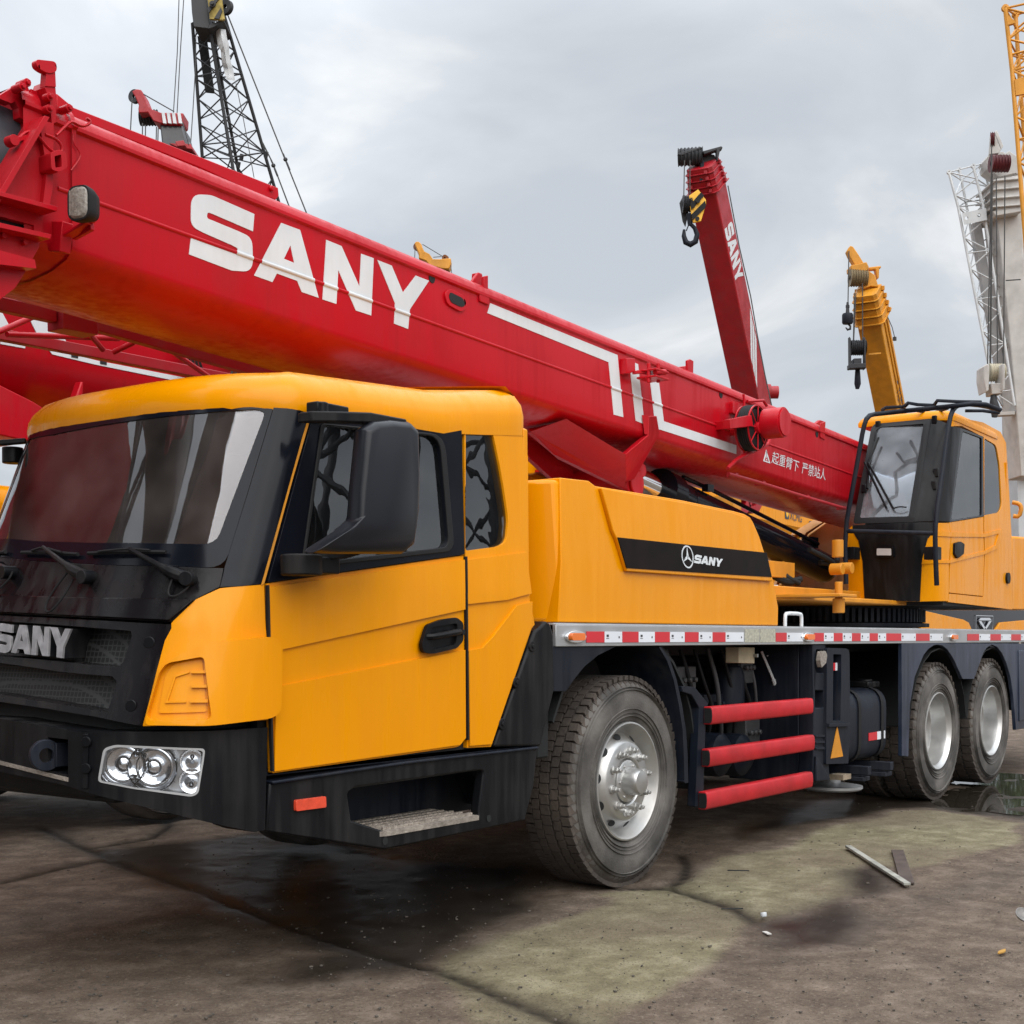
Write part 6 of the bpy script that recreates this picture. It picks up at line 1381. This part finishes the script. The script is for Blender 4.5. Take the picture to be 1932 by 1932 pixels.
flat_mb(mb, B3(770, 1020, 915, 1002, 915, 1020, 785, 1042), D0-.3, 1.0); flat_mb(mb, B3(782, 865, 905, 845, 912, 1010, 790, 1025), D0-.28, 1.1)
mb.build('boom_collar', CREAM, Wc, bevel=.01)
mb = MB(); flat_mb(mb, B3(735, 770, 760, 738, 820, 732, 845, 750, 885, 835, 800, 855, 765, 830, 745, 815), D0+.2, .5); flat_mb(mb, B3(755, 745, 762, 655, 775, 640, 810, 725, 800, 740), D0-.2, .1); flat_mb(mb, B3(780, 640, 790, 628, 822, 705, 812, 722), D0+.3, .3); flat_mb(mb, B3(825, 745, 850, 728, 880, 750, 905, 760, 905, 850, 870, 830), D0+.2, .2); mb.build('boom_head', CREAM, Wc, bevel=.01)
mb = MB(); sheaves(mb, AD(B3(802, 790)[0], D0-.2), VR, .2, 6, .07); mb.each('head_sheave', mat('red_sheave', (.10, .01, .014), .5, var=.3), Wc, smooth=40)
mb = MB(); sheaves(mb, AD(B3(768, 680)[0], D0-.1), VR-VD*.3, .2, 2, .05); mb.each('tip_sheave', MATS['red_sheave'], Wc, smooth=40)
for a, b in (((765, 700), (745, 1760)), ((768, 840), (760, 1765)), ((787, 860), (793, 1762)), ((829, 850), (822, 1762)), ((766, 830), (756, 1765))): rope(Wc, 'hoist_rope', B3(*a)[0], D0-1, B3(*b)[0], D0-1, .014)
rope(Wc, 'side_rope', B3(832, 1355)[0], D0-.2, B3(905, 1350)[0], D0-.2, .015)
def chord_lat(name_ch, name_br, parent, quads, m, rc, rb, cross=True):
    # quads: list of 4-corner rings up the boom
    mb = MB()
    for i in range(4): mb.tube([q[i] for q in quads], rc, 8)
    mb.each(name_ch, m, parent, gap=-.001, smooth=60); mb = MB()
    for k in range(len(quads)-1):
        for i in range(4):
            j = (i+1) % 4; a, b = (i, j) if (k+i) % 2 == 0 else (j, i)
            mb.tube([quads[k][a], quads[k+1][b]], rb, 6)
            if cross: mb.tube([quads[k][b].lerp(quads[k+1][b], .12), quads[k+1][a].lerp(quads[k][a], .12)], rb, 6)
    for k in range(0, len(quads), 3):
        for i in range(4): mb.tube([quads[k][i], quads[k][(i+1) % 4]], rb, 6)
    return mb.build(name_br, m, parent, smooth=60)
def rings4(tops, bots, n): return [[a.lerp(b, k/n) for a, b in zip(tops, bots)] for k in range(n+1)]
J = empty('jib', AD(B3(700, 1900)[0], D0+1)); J.parent = Wc; J.location = J.location-Wc.location
tp_ = [AD(B3(603, 1000)[0], D0), AD(B3(722, 985)[0], D0), AD(B3(765, 960)[0], D0+.8), AD(B3(640, 975)[0], D0+.8)]
bt_ = [AD(B3(790, 1970)[0], D0), AD(B3(875, 1960)[0], D0), AD(B3(900, 1970)[0], D0+.8), AD(B3(815, 1960)[0], D0+.8)]
chord_lat('jib_chord', 'jib_brace', J, rings4(tp_, bt_, 13), LGT, .032, .016, False)
tp2_ = [AD(B3(558, 832)[0], D0), AD(B3(675, 802)[0], D0), AD(B3(722, 790)[0], D0+.8), AD(B3(608, 818)[0], D0+.8)]
chord_lat('jib_chord', 'jib_brace', J, rings4(tp2_, tp_, 3), LGT, .032, .016, False)
mb = MB()
for p in tp2_: mb.lathe(p, VD, [(.02, -.03), (.05, -.03), (.05, .03), (.02, .03), (.02, -.03)], 14)
mb.each('pin_eye', LGT, J)
mb = MB(); 
def vf(x, y, t): return AD((x, y), D0-.1-t)
panel_mb(mb, vf, [B3(620, 1030, 738, 1005, 742, 1062, 632, 1086), [tuple(p) for p in circ(*B3(644, 1054)[0], 3.4)], [tuple(p) for p in circ(*B3(704, 1040)[0], 3.4)]], -.1, 0); mb.build('head_plate', LGT, J)
mb = MB(); mb.bar(AD(B3(688, 1080)[0], D0+.5), AD(B3(805, 1800)[0], D0+.5), .2, .15, VD); mb.build('jib_beam', mat('grey_beam', (.36, .36, .36), .5, var=.1), J)
H = empty('hook_block', AD(B3(780, 1820)[0], D0-1), 'cream sheave block wound with pale rope hanging in front of the white mast', 'hook block', 'hook blocks hanging from booms')
mb = MB()
for q in (B3(727, 1770, 745, 1755, 755, 1765, 752, 1885, 738, 1895, 726, 1830), B3(818, 1755, 830, 1760, 830, 1880, 815, 1890)): flat_mb(mb, q, D0-1.4, .5)
mb.each('side_plate', CREAM, H, bevel=.02)
mb = MB(); c_ = AD(B3(787, 1800)[0], D0-1); mb.cyl(c_-VR*.17, c_+VR*.17, .19, n=28); 
for k in range(7): mb.lathe(c_+VR*(-.15+.05*k), VR, [(.19, -.02), (.205, 0), (.19, .02)], 28)
mb.build('rope_drum', mat('pale_rope', (.42, .38, .28), .8, var=.2, vscale=30), H, smooth=50)
mb = MB(); flat_mb(mb, B3(760, 1850, 812, 1850, 820, 1900, 765, 1905), D0-1.3, .4); mb.build('block_frame', CREAM, H, bevel=.02)
mb = MB(); c_ = AD(Z6(1760, 160)[0], D0-1.2); mb.tube([c_, c_+UP*-.15, c_+UP*-.3+VR*.04, c_+UP*-.5+VR*.02], [.06, .09, .11, .06], 12); mb.build('hook', LATB, H, smooth=60)
# lower part of the white crane at the edge
mb = MB(); flat_mb(mb, Z6(1870, 50, 1980, 45, 1980, 640, 1895, 610, 1885, 100), D0+2, 1.0); mb.build('mast_foot', CREAM, Wc, bevel=.02)
flat('mast_panel', Z6(1885, 115, 1940, 115, 1940, 605, 1895, 605), D0+1.9, .08, mat('dull_panel', (.22, .19, .17), .6, var=.2), Wc)
flat('mast_base', Z6(1893, 605, 1990, 605, 1990, 1000, 1905, 1000), D0+2.2, 1.0, LGT, Wc)
flat('step_bar', Z6(1780, 258, 1880, 250, 1880, 270, 1785, 275), D0, .3, CREAM, Wc)

# ---- orange lattice boom at the right edge
O_ = empty('lattice_boom', AD((1950, 1190), 30), 'orange yellow lattice boom rising at the far right edge of the picture', 'crane boom')
d = 30.0
tA = [AD(B3(830, 40)[0], d), AD(B3(985, 5)[0], d), AD(B3(1010, 35)[0], d+.8), AD(B3(880, 72)[0], d+.8)]
bA = [AD(B3(863, 340)[0], d), AD(B3(1010, 300)[0], d), AD(B3(1030, 320)[0], d+.8), AD(B3(897, 345)[0], d+.8)]
bB = [AD(B3(985, 1900)[0], d), AD(B3(1150, 1900)[0], d), AD(B3(1160, 1900)[0], d+.8), AD(B3(1020, 1900)[0], d+.8)]
chord_lat('chord', 'brace', O_, rings4(tA, bA, 4), ORY, .045, .022, False)
chord_lat('chord', 'brace', O_, rings4(bA, bB, 14), ORY, .045, .022, False)
mb = MB()
for p in (tA[0], tA[3], tA[1]): mb.lathe(p, VD, [(.025, -.03), (.075, -.03), (.075, .03), (.025, .03), (.025, -.03)], 16)
mb.each('pin_eye', ORY, O_)
flat('gusset', B3(875, 385, 1000, 345, 1000, 440, 882, 460), d-.05, .08, ORY, O_); flat('gusset', B3(832, 60, 870, 95, 880, 110, 842, 120), d-.05, .1, ORY, O_)

# ---- black lattice boom crane at the left
K = empty('lattice_boom', AD((440, 1190), 34), 'tall black lattice boom with a torn white banner at upper left', 'crane boom')
tb = [AD(q, d_) for q, d_ in zip(B4(765, 190, 895, 150, 1020, 100, 905, 120), (33.2, 32.9, 33.3, 34.2))]
bb = [AD(q, d_) for q, d_ in zip(B4(848, 1320, 1085, 1300, 1400, 1400, 1150, 1440), (34.0, 33.2, 34.4, 35.6))]
q4 = [[a.lerp(b, f) for a, b in zip(tb, bb)] for f in (0, .12, .24, .385, .55, .72, .89, 1.0)]
lowq = [[b+(b-a)*.55-UP*.0 for a, b in zip(tb, bb)]]
chord_lat('chord', 'brace', K, q4+lowq, LATB, .040, .017, True)
mb = MB(); flat_mb(mb, B4(750, -60, 880, -60, 895, 90, 905, 205, 895, 235, 775, 220, 760, 100), 32.6, .8); mb.build('head_box', LATB, K, bevel=.01)
mb = MB(); flat_mb(mb, B4(885, -60, 1000, -60, 1030, 155, 1015, 162, 908, 155, 900, 70), 32.5, .08); mb.build('head_panel', mat('faded_yellow', (.42, .31, .05), .5, var=.3, vscale=8, dirt=(.08, .07, .04), dirtamt=.6), K)
mb = MB()
for q in (B4(890, 70, 970, -30, 990, -20, 900, 105), B4(945, 150, 1000, 60, 1010, 90, 985, 155)): flat_mb(mb, q, 32.46, .04)
mb.each('warning_stripe', LATB, K)
mb = MB(); flat_mb(mb, B4(895, 235, 905, 205, 1025, 160, 1028, 175, 935, 225), 32.6, .9); mb.build('head_bottom', LATB, K)
mb = MB(); sheaves(mb, AD(B4(1045, 60)[0], 32.7), VR*.5+VD, .17, 2, .06); mb.each('head_sheave', LATB, K, smooth=40)
for q in ((935, 40),): mb = MB(); c_ = AD(B4(*q)[0], 32.45); mb.cyl(c_, c_-VD*.06, .07, n=16); mb.cyl(c_-VD*.06, c_-VD*.12, .04, n=16); mb.build('pin', LATB, K)
mb = MB(); flat_mb(mb, B4(805, 298, 880, 305, 945, 765, 870, 757), 33.6, .08); mb.build('dark_strip', BLK2, K)
pts = B4(958, 232, 965, 320, 975, 380, 1000, 420, 1008, 520, 1020, 560, 1035, 620, 1050, 660); ptr = B4(1040, 245, 1052, 320, 1068, 370, 1070, 440, 1085, 520, 1100, 560, 1108, 620, 1120, 668)
mb = MB(); mb.loft([[AD(a, 32.8+.12*sin(i*1.7)), AD(((a[0]+b[0])/2, (a[1]+b[1])/2), 32.65+.15*cos(i*2.3)), AD(b, 32.85+.1*sin(i*2.9)), AD(b, 32.88+.1*sin(i*2.9)), AD(((a[0]+b[0])/2, (a[1]+b[1])/2), 32.68+.15*cos(i*2.3)), AD(a, 32.83+.12*sin(i*1.7))] for i, (a, b) in enumerate(zip(pts, ptr))]); mb.build('torn_banner', mat('dirty_banner', (.55, .56, .56), .7, var=.25, vscale=6, bump=.4, bscale=9), K, smooth=60)
def lineK(qs, r=.011, nm='pendant_rope'): mb = MB(); mb.tube([AD(q, 33.0) for q in qs], r, 6); mb.build(nm, ROPE, K)
lineK(B4(655, -40, 640, 430, 610, 900, 598, 1180)); lineK(B4(695, -40, 665, 430, 640, 900, 625, 1180)); lineK(B4(795, 220, 790, 560, 770, 900, 750, 1200)); lineK(B4(1125, 690, 1190, 1000, 1275, 1470), .010)
lineK(B4(1060, 130, 1500, 1240), .018); lineK(B4(1500, 1240, 1720, 1790), .018); lineK(B4(1345, 1180, 1430, 1350, 1570, 1720), .018)
mb = MB()
for q in ((1535, 1320), (1435, 1370)): mb.lathe(AD(B4(*q)[0], 33.0), (AD(B4(q[0]+20, q[1]+50)[0], 33.0)-AD(B4(*q)[0], 33.0)).normalized(), [(.001, -.16), (.02, -.14), (.018, -.05), (.05, -.02), (.05, .02), (.018, .05), (.024, .10), (.024, .26), (.001, .28)], 12)
mb.each('rope_socket', LATB, K)
mb = MB(); 
for q in ((1172, 1300), (1145, 1365), (1375, 1280), (1080, 1265)): mb.box(AD(B4(*q)[0], 34.0), (.07, .07, .14), Matrix.Rotation(.3, 3, 'X'))
mb.each('clamp', LATB, K)

# ---- red boom head behind the foreground boom
S = empty('crane_boom_head', AD((320, 700), 30), 'red boom tip with white stripes peeking above the foreground boom at left', 'crane boom')
mb = MB(); flat_mb(mb, B4(262, 755, 300, 735, 340, 742, 355, 770, 400, 880, 430, 905, 500, 930, 690, 935, 685, 1010, 660, 1030, 500, 1020, 440, 1000, 395, 930, 320, 935, 315, 900, 320, 870, 290, 800), 30, .5); mb.build('head_plate', RED2, S, bevel=.02)
mb = MB()
for x in (510, 552, 594, 640): flat_mb(mb, B4(x, 932, x+24, 933, x+40, 1022, x+12, 1018), 29.96, .05)
mb.each('stripe', WHT, S)
mb = MB(); sheaves(mb, AD(B4(290, 800)[0], 30.2), VR*.4+VD, .14, 2, .05); sheaves(mb, AD(B4(405, 975)[0], 30.4), VR, .17, 6, .062); mb.each('head_sheave', LATB, S, smooth=40)
mb = MB(); flat_mb(mb, B4(495, 1030, 680, 1030, 720, 1180, 760, 1250, 760, 1420, 540, 1300, 510, 1180), 30.1, .7); mb.build('inner_boom', MATS['dark_boom_paint'], S, bevel=.03)
mb = MB(); flat_mb(mb, B4(570, 1185, 750, 1190, 765, 1235, 640, 1220), 29.9, .9); flat_mb(mb, B4(620, 1170, 690, 1160, 705, 1205, 640, 1210), 29.7, .2); mb.build('boom_collar', RED2, S, bevel=.01)
for a, b in (((267, 800), (250, 1120)), ((352, 1020), (350, 1200)), ((377, 1040), (374, 1220)), ((468, 1050), (462, 1260)), ((482, 1060), (476, 1260)), ((360, 780), (615, 925)), ((685, 1020), (735, 1200))): rope(S, 'hoist_rope', B4(*a)[0], 29.9, B4(*b)[0], 29.9, .012)
# ---- small yellow boom head
S = empty('crane_boom_head', AD((820, 700), 36), 'small yellow boom tip peeking over the middle of the red foreground boom', 'crane boom')
mb = MB(); flat_mb(mb, D1(1325, 305, 1350, 285, 1380, 290, 1400, 310, 1440, 400, 1500, 430, 1540, 490, 1630, 490, 1750, 480, 1745, 560, 1725, 605, 1640, 600, 1500, 560, 1460, 510, 1375, 480, 1380, 430), 36, .5); mb.build('head_plate', ORY, S, bevel=.02)
mb = MB(); sheaves(mb, AD(D1(1365, 350)[0], 36.3), VR*.4+VD, .11, 2, .05); sheaves(mb, AD(D1(1685, 480)[0], 36.3), VR*.4+VD, .08, 2, .05); mb.each('head_sheave', mat('brown_sheave', (.16, .06, .02), .6), S, smooth=40)
flat('inner_boom', D1(1640, 598, 1725, 605, 1730, 660, 1640, 660), 36.2, .5, DARK, S)
for a, b in (((1333, 380), (1330, 480)), ((1420, 320), (1660, 465)), ((1545, 470), (1640, 463)), ((1745, 560), (1765, 690))): rope(S, 'hoist_rope', D1(*a)[0], 35.9, D1(*b)[0], 35.9, .010)

# ---- second red crane parked behind the first
Q = 7.4
G = empty('truck_crane', (9, Q+1.2, 0), 'second truck crane parked close behind the foreground one, its red boom low at left', 'truck crane')
def qf(x, z, t): return Vector((x, Q-t, z))
e0 = onY(Vv(0, 650)[0], Q); e1 = onY(Vv(338, 727)[0], Q); tl_ = (e0.z-e1.z)/(e1.x-e0.x)
def qb(x, h): return h-tl_*(x-e0.x)
def qsec(x): 
    pr = [(0, e0.z+1.15), (0, e0.z), (.03, e0.z-.08), (.12, e0.z-.2), (.3, e0.z-.29), (.5, e0.z-.31), (.8, e0.z-.25), (.95, e0.z-.1), (.98, e0.z), (.98, e0.z+1.15)]
    return [Vector((x, Q+a, qb(x, h))) for a, h in pr]
mb = MB(); mb.loft([qsec(1.0), qsec(9.6)]); mb.build('boom', RED, G, smooth=40)
mb = MB()
for q in (B6(0, 405, 180, 455, 178, 472, 0, 440), B6(350, 480, 365, 478, 700, 560, 1480, 712, 1400, 733, 690, 590, 375, 515)): panel_mb(mb, sidef(Q), [sl(q, Q)], 0, .006)
panel_mb(mb, sidef(Q), [sl(B6(-80, 200, 0, 190, 60, 300, 10, 320, -80, 330), Q)], 0, .006)
panel_mb(mb, sidef(Q), [sl(B6(205, 245, 385, 255, 475, 420, 400, 402, 370, 370, 260, 358), Q)], 0, .006)
mb.each('stripe', WHT, G)
mb = MB(); l = sl(B6(1750, 622, 1715, 682, 1790, 690), Q); panel_mb(mb, sidef(Q), [l, shrink(l, .03, -.01)[::-1]], 0, .006)
text_on(mb, "起重臂下", sl(B6(1815, 700, 2200, 790, 1822, 640), Q), lambda x, z: Vector((x, Q-.006, z))); mb.build('warning_text', WHT, G, fixn=False)
mb = MB(); c_ = onY(B6(1570, 545)[0], Q-.1)
for r in (.16, .19, .22, .25, .27): mb.lathe(c_, (0, 1, 0), [(r-.012, 0), (r, -.012), (r+.012, 0), (r, .012), (r-.012, 0)], 36)
mb.build('hose_reel', BLK2, G, smooth=60)
mb = MB()
a_ = [onY(q, Q+.02) for q in B6(-200, 640, 0, 735, 240, 855, 390, 950, 330, 1140, 180, 1140, 0, 1100, -200, 1000)]; mb.prism(a_, (0, .9, 0))
a_ = [onY(q, Q-.05) for q in B6(590, 708, 606, 716, 603, 790, 575, 890, 560, 1100, 380, 1100, 400, 960, 490, 925, 560, 800)]; mb.prism(a_, (0, .07, 0)); mb.build('lift_bracket', RED, G, bevel=.01)
mb = MB()
for q in C1(0, 0): pass
for q in B6(540, 527, 748, 576): a = onY(q, Q-.006); mb.box(a, (.05, .008, .02))
mb.each('slot', DARK, G)
# its cab, carrier, wheels
mb = MB(); mb.box((8.4, Q+1.3, 2.05), (3.2, 1.4, 1.5)); mb.build('turntable_cover', YEL, G, bevel=.05)
mb = MB(); mb.box((5.2, Q+.9, 1.45), (1.8, 1.9, 1.5)); mb.build('cab', YEL, G, bevel=.12, seg=4)
mb = MB(); mb.box((10.2, Q+1.2, 1.05), (11.5, 2.4, .5)); mb.box((10, Q+1.2, .65), (10, 1.6, .5)); mb.build('carrier', CHA, G, bevel=.02)
mb = MB(); a_ = [onY(q, Q-.1) for q in D2(300, 1075, 540, 1105, 545, 1170, 520, 1205, 425, 1235, 300, 1240)]; mb.prism(a_, (0, .8, 0)); a_ = [onY(q, Q) for q in D2(420, 1100, 700, 1100, 830, 1275, 420, 1275)]; mb.prism(a_, (0, .8, 0)); mb.build('operator_cab', YEL, G, bevel=.02)
mb = MB()
for y in (1165, 1225): c_ = onY(D2(655, y)[0], Q-.2); mb.cyl(c_, c_+Vector((0, 0, -.02)), .42, n=30)
c_ = onY(D2(655, 1195)[0], Q-.2); mb.cyl(c_+Vector((0, 0, -.12)), c_+Vector((0, 0, .10)), .2, n=24); mb.build('winch', RED, G)
for x in (6.2, 12.2, 13.6):
    for y in (Q+.05, Q+2.2): tyre((x, y, .54)).build('wheel', TYR, G)
mb = MB(); a_ = [onY(q, Q+.6) for q in D4(0, 330, 90, 380, 95, 640, 0, 700)]; mb.prism(a_, (0, .3, 0)); mb.build('turntable', YEL2, G)
# ---- third crane, yellow, with the maker's letters on its boom
Q3 = 10.6
X3 = empty('truck_crane', (17, Q3+1.2, 0), 'yellow truck crane behind the others with XCMG in dark letters on its boom', 'truck crane')
mb = MB()
l = [onY(q, Q3) for q in D4(-600, -40, 100, 140, 700, 300, 1300, 450, 1300, 840, 700, 900, 0, 900, -500, 500)]
sb = [onY(q, Q3) for q in D4(-600, 60, 1400, 560)]; s2 = [onY(q, Q3) for q in D4(-600, 640, 1400, 1000)]
b_ = onY(D4(240, 590)[0], Q3); c_ = onY(D4(880, 730)[0], Q3); tl3 = (b_.z-c_.z)/(c_.x-b_.x)
def q3sec(x): return [Vector((x, Q3+a, h-tl3*(x-b_.x))) for a, h in ((0, b_.z+1.2), (0, b_.z+.0), (.03, b_.z-.03), (.10, b_.z-.45), (.5, b_.z-.50), (.95, b_.z-.4), (.95, b_.z+1.2))]
mb.loft([q3sec(15), q3sec(33)]); mb.build('boom', YEL, X3, smooth=40)
mb = MB(); mp3 = lambda x, z: Vector((x, Q3-.012, z))
text_on(mb, "XCMG", sl(D4(650, 612, 788, 648, 652, 522), Q3), mp3); text_on(mb, "QY50", sl(D4(865, 712, 1010, 745, 868, 622), Q3), mp3); mb.build('name_letters', mat('blue_black_print', (.03, .05, .08), .5), X3, fixn=False)
mb = MB(); panel_mb(mb, sidef(Q3), [sl(D4(597, 500, 640, 508, 640, 610, 597, 600), Q3)], 0, .01); em = mb.build('boom_emblem', MATS['blue_black_print'], X3)
mb = MB(); panel_mb(mb, sidef(Q3), [sl(D4(603, 518, 634, 524, 632, 560, 618, 592, 605, 555), Q3)], .01, .014); mb.build('emblem_shape', CONCR, em)
for q in (D4(-300, 180, -230, 200, -200, 520, -290, 520), D4(-180, 210, -110, 230, -80, 560, -170, 560), D4(-60, 240, 10, 260, 40, 600, -50, 600)): pass
mb = MB()
for k in range(4): 
    x = 90+62*k; q_ = Z6(x, 700, x+38, 706, x+30, 790+18*k, x-12, 770+18*k); mb.prism([onY(q, Q3-.6) for q in q_], (0, .08, 0))
mb.each('rib', YEL, X3)
mb = MB()
for x in (335, 395): 
    q_ = Z6(x-30, 700, x+45, 735, x+60, 775, x+35, 825, x, 832, x-15, 800); lo3 = [onY(q, Q3-1.6) for q in q_]; f3 = lambda a, z, t: Vector((a, Q3-1.6-t, z)); h3 = sl(circ(*Z6(x+5, 770)[0], 6.5), Q3-1.6)
    panel_mb(mb, f3, [[(p.x, p.z) for p in lo3], h3], -.15, 0)
rh = empty('hanging_hooks', onY(Z6(395, 780)[0], Q3-1.6), 'pair of red rings hanging beneath the foreground boom in front of the lettered yellow boom', 'rings')
mb.each('ring', RED2, rh)
# front of its carrier seen over the deck at right
mb = MB(); hd3 = [onY(q, Q3) for q in Z6(1300, 1362, 1450, 1362, 1660, 1372, 2200, 1380, 2200, 1520, 1300, 1520)]; mb.prism(hd3, (0, 1.8, 0)); mb.build('front_black_panel', GLB, X3, bevel=.02)
mb = MB(); 
for q_ in (Z6(1305, 1376, 1345, 1376, 1590, 1432, 1620, 1448, 1638, 1490, 1350, 1490, 1345, 1450), Z6(1765, 1500, 1800, 1448, 1932, 1436, 2200, 1430, 2200, 1510)): mb.prism([onY(q, Q3-.05) for q in q_], (0, .1, 0))
mb.each('front_corner', YEL, X3, bevel=.01)
F3 = sidef(Q3-.02); mb = MB(); l = sl(Z6(1657, 1407, 1753, 1410, 1750, 1500, 1655, 1500), Q3-.02); panel_mb(mb, F3, [l, shrink(l, .014)[::-1]], 0, .02); mb.build('emblem_frame', CHR, X3)
mb = MB()
for q_ in (Z6(1680, 1422, 1732, 1422, 1742, 1436, 1670, 1436), Z6(1670, 1440, 1684, 1440, 1706, 1478, 1700, 1486), Z6(1742, 1440, 1728, 1440, 1706, 1478, 1712, 1486)): panel_mb(mb, F3, [sl(q_, Q3-.02)], .0, .03)
mb.each('emblem', CHR, X3)
mb = MB(); mb.box((28.6, Q3+1.6, .9), (20.0, 2.4, .8)); mb.build('carrier', CHA, X3, bevel=.02)
for x in (21, 23.5, 31): tyre((x, Q3+.4, .54)).build('wheel', TYR, X3)

# ---- cranes added out of frame, only for their reflections in glass and paint
Z_ = empty('red_crane', (1, 12, 0), 'red crane boom whose reflection fills the left half of the foreground windscreen', 'crane')
mb = MB(); mb.bar((4.2, 11.5, 2.2), (1.7, 11.1, 5.9), 1.0, 1.2); mb.build('boom', RED2, Z_, bevel=.05)
mb = MB(); mb.box((.5, 12.6, 1.5), (7, 2.4, 1.4)); mb.build('carrier', YEL, Z_, bevel=.1)
mb = MB(); mb.bar((2.6, 10.2, 4.3), (-.9, 9.0, 4.5), .12, .14); mb.bar((-.9, 9.0, 4.5), (-.9, 9.0, 1.2), .12, .12); mb.bar((2.6, 10.2, 4.3), (2.6, 10.2, 1.2), .12, .12); mb.build('guard_rail', YEL, Z_)  # yellow beam on posts, added only to reflect in the windscreen
Dk = empty('dark_boom', (-5, 3.6, 0), 'dark telescopic boom whose reflection darkens the near edge of the foreground windscreen', 'crane boom')
mb = MB(); mb.bar((-5.4, 2.6, 0), (-1.4, 4.5, 9.5), 2.3, 1.2); mb.build('boom', LATB, Dk, bevel=.05)
mb = MB(); mb.box((-5.6, 3.2, .8), (3, 2.4, 1.2)); mb.build('carrier', DARK, Dk, bevel=.05)
Z2_ = empty('lattice_boom', (-4, 9, 0), 'black lattice boom whose reflection crosses the middle of the foreground windscreen', 'crane boom')
lb = [Vector(p) for p in ((.3, 10.6, 0), (1.0, 9.3, 0), (-.4, 8.6, 0), (-1.1, 9.9, 0))]; lt_ = [p+Vector((.2, -.6, 13)) for p in lb]
chord_lat('chord', 'brace', Z2_, rings4(lb, lt_, 11), LATB, .11, .07, False)
mb = MB(); mb.box((-.6, 9.4, 5.4), (1.2, 1.2, .22)); mb.build('head_box', LATB, Z2_)
Z3_ = empty('lattice_boom', (10, -9, 0), 'black lattice boom whose reflection shows in the side windows of the foreground cab', 'crane boom')
lb = [Vector(p) for p in ((11.2, -3.4, 0), (12.2, -4.0, 0), (11.6, -5.0, 0), (10.6, -4.4, 0))]; lt_ = [p+Vector((3.2, -.6, 8)) for p in lb]
chord_lat('chord', 'brace', Z3_, rings4(lb, lt_, 9), LATB, .08, .045, False)

Z4_ = empty('lattice_boom', (13, -2.5, 0), 'thin black lattice boom whose reflection shows in the rear quarter window of the foreground cab', 'crane boom')
lb = [Vector(p) for p in ((13.0, -2.4, 0), (13.5, -2.7, 0), (13.2, -3.2, 0), (12.7, -2.9, 0))]; lt_ = [p+Vector((.4, -.1, 9)) for p in lb]
chord_lat('chord', 'brace', Z4_, rings4(lb, lt_, 12), LATB, .06, .03, False)
# ---- trees at the far right
def tree(p, h, label):
    t = empty('tree', p, label, 'tree', 'trees beyond the yard'); mb = MB(); mb.tube([p, p+UP*h*.3+VR*.1, p+UP*h*.6], [h*.03, h*.022, h*.01], 8)
    for k in range(5): a = k*1.26; mb.tube([p+UP*h*(.3+.05*k), p+UP*h*(.5+.06*k)+Vector((cos(a), sin(a), 0))*h*.2], [h*.012, h*.004], 6)
    mb.build('trunk', mat('bark', (.06, .045, .035), .9), t)
    rr = random.Random(int(h*100)); mb = MB(); cl = [(p+UP*h*rr.uniform(.35, .95)+Vector((rr.uniform(-1, 1), rr.uniform(-1, 1), 0))*h*.22, h*rr.uniform(.07, .15)) for _ in range(22)]
    for _ in range(2600):
        c, r = rr.choice(cl); d_ = Vector((rr.gauss(0, 1), rr.gauss(0, 1), rr.gauss(0, .8))); d_.normalize(); c2 = c+d_*r*rr.random()**.4; u = Vector((rr.gauss(0, 1), rr.gauss(0, 1), rr.gauss(0, 1))).normalized(); v = u.cross(d_).normalized(); s_ = h*.014
        mb.add([c2-u*s_, c2+v*s_*.6, c2+u*s_, c2-v*s_*.6], [(0, 1, 2, 3)])
    mb.build('crown', mat('leaves', (.045, .075, .022), .7, var=.5, vscale=2), t, fixn=False)
p = onZ((1915, 1208), .0); p = AD((1912, 1203), 70); p.z = 0; tree(p, 8.3, 'leafy green tree beyond the yard, just left of the white mast base')
p = AD((1934, 1203), 80); p.z = 0; tree(p, 9.0, 'green tree beyond the yard at the extreme right edge')
mb = MB(); a_ = Z6(1865, 768, 1905, 775, 1918, 800, 1905, 850, 1870, 845); mb.tube([AD(q, 13.5) for q in a_], .02, 8, 1); mb.build('hand_rail', YEL2, sup, smooth=60)
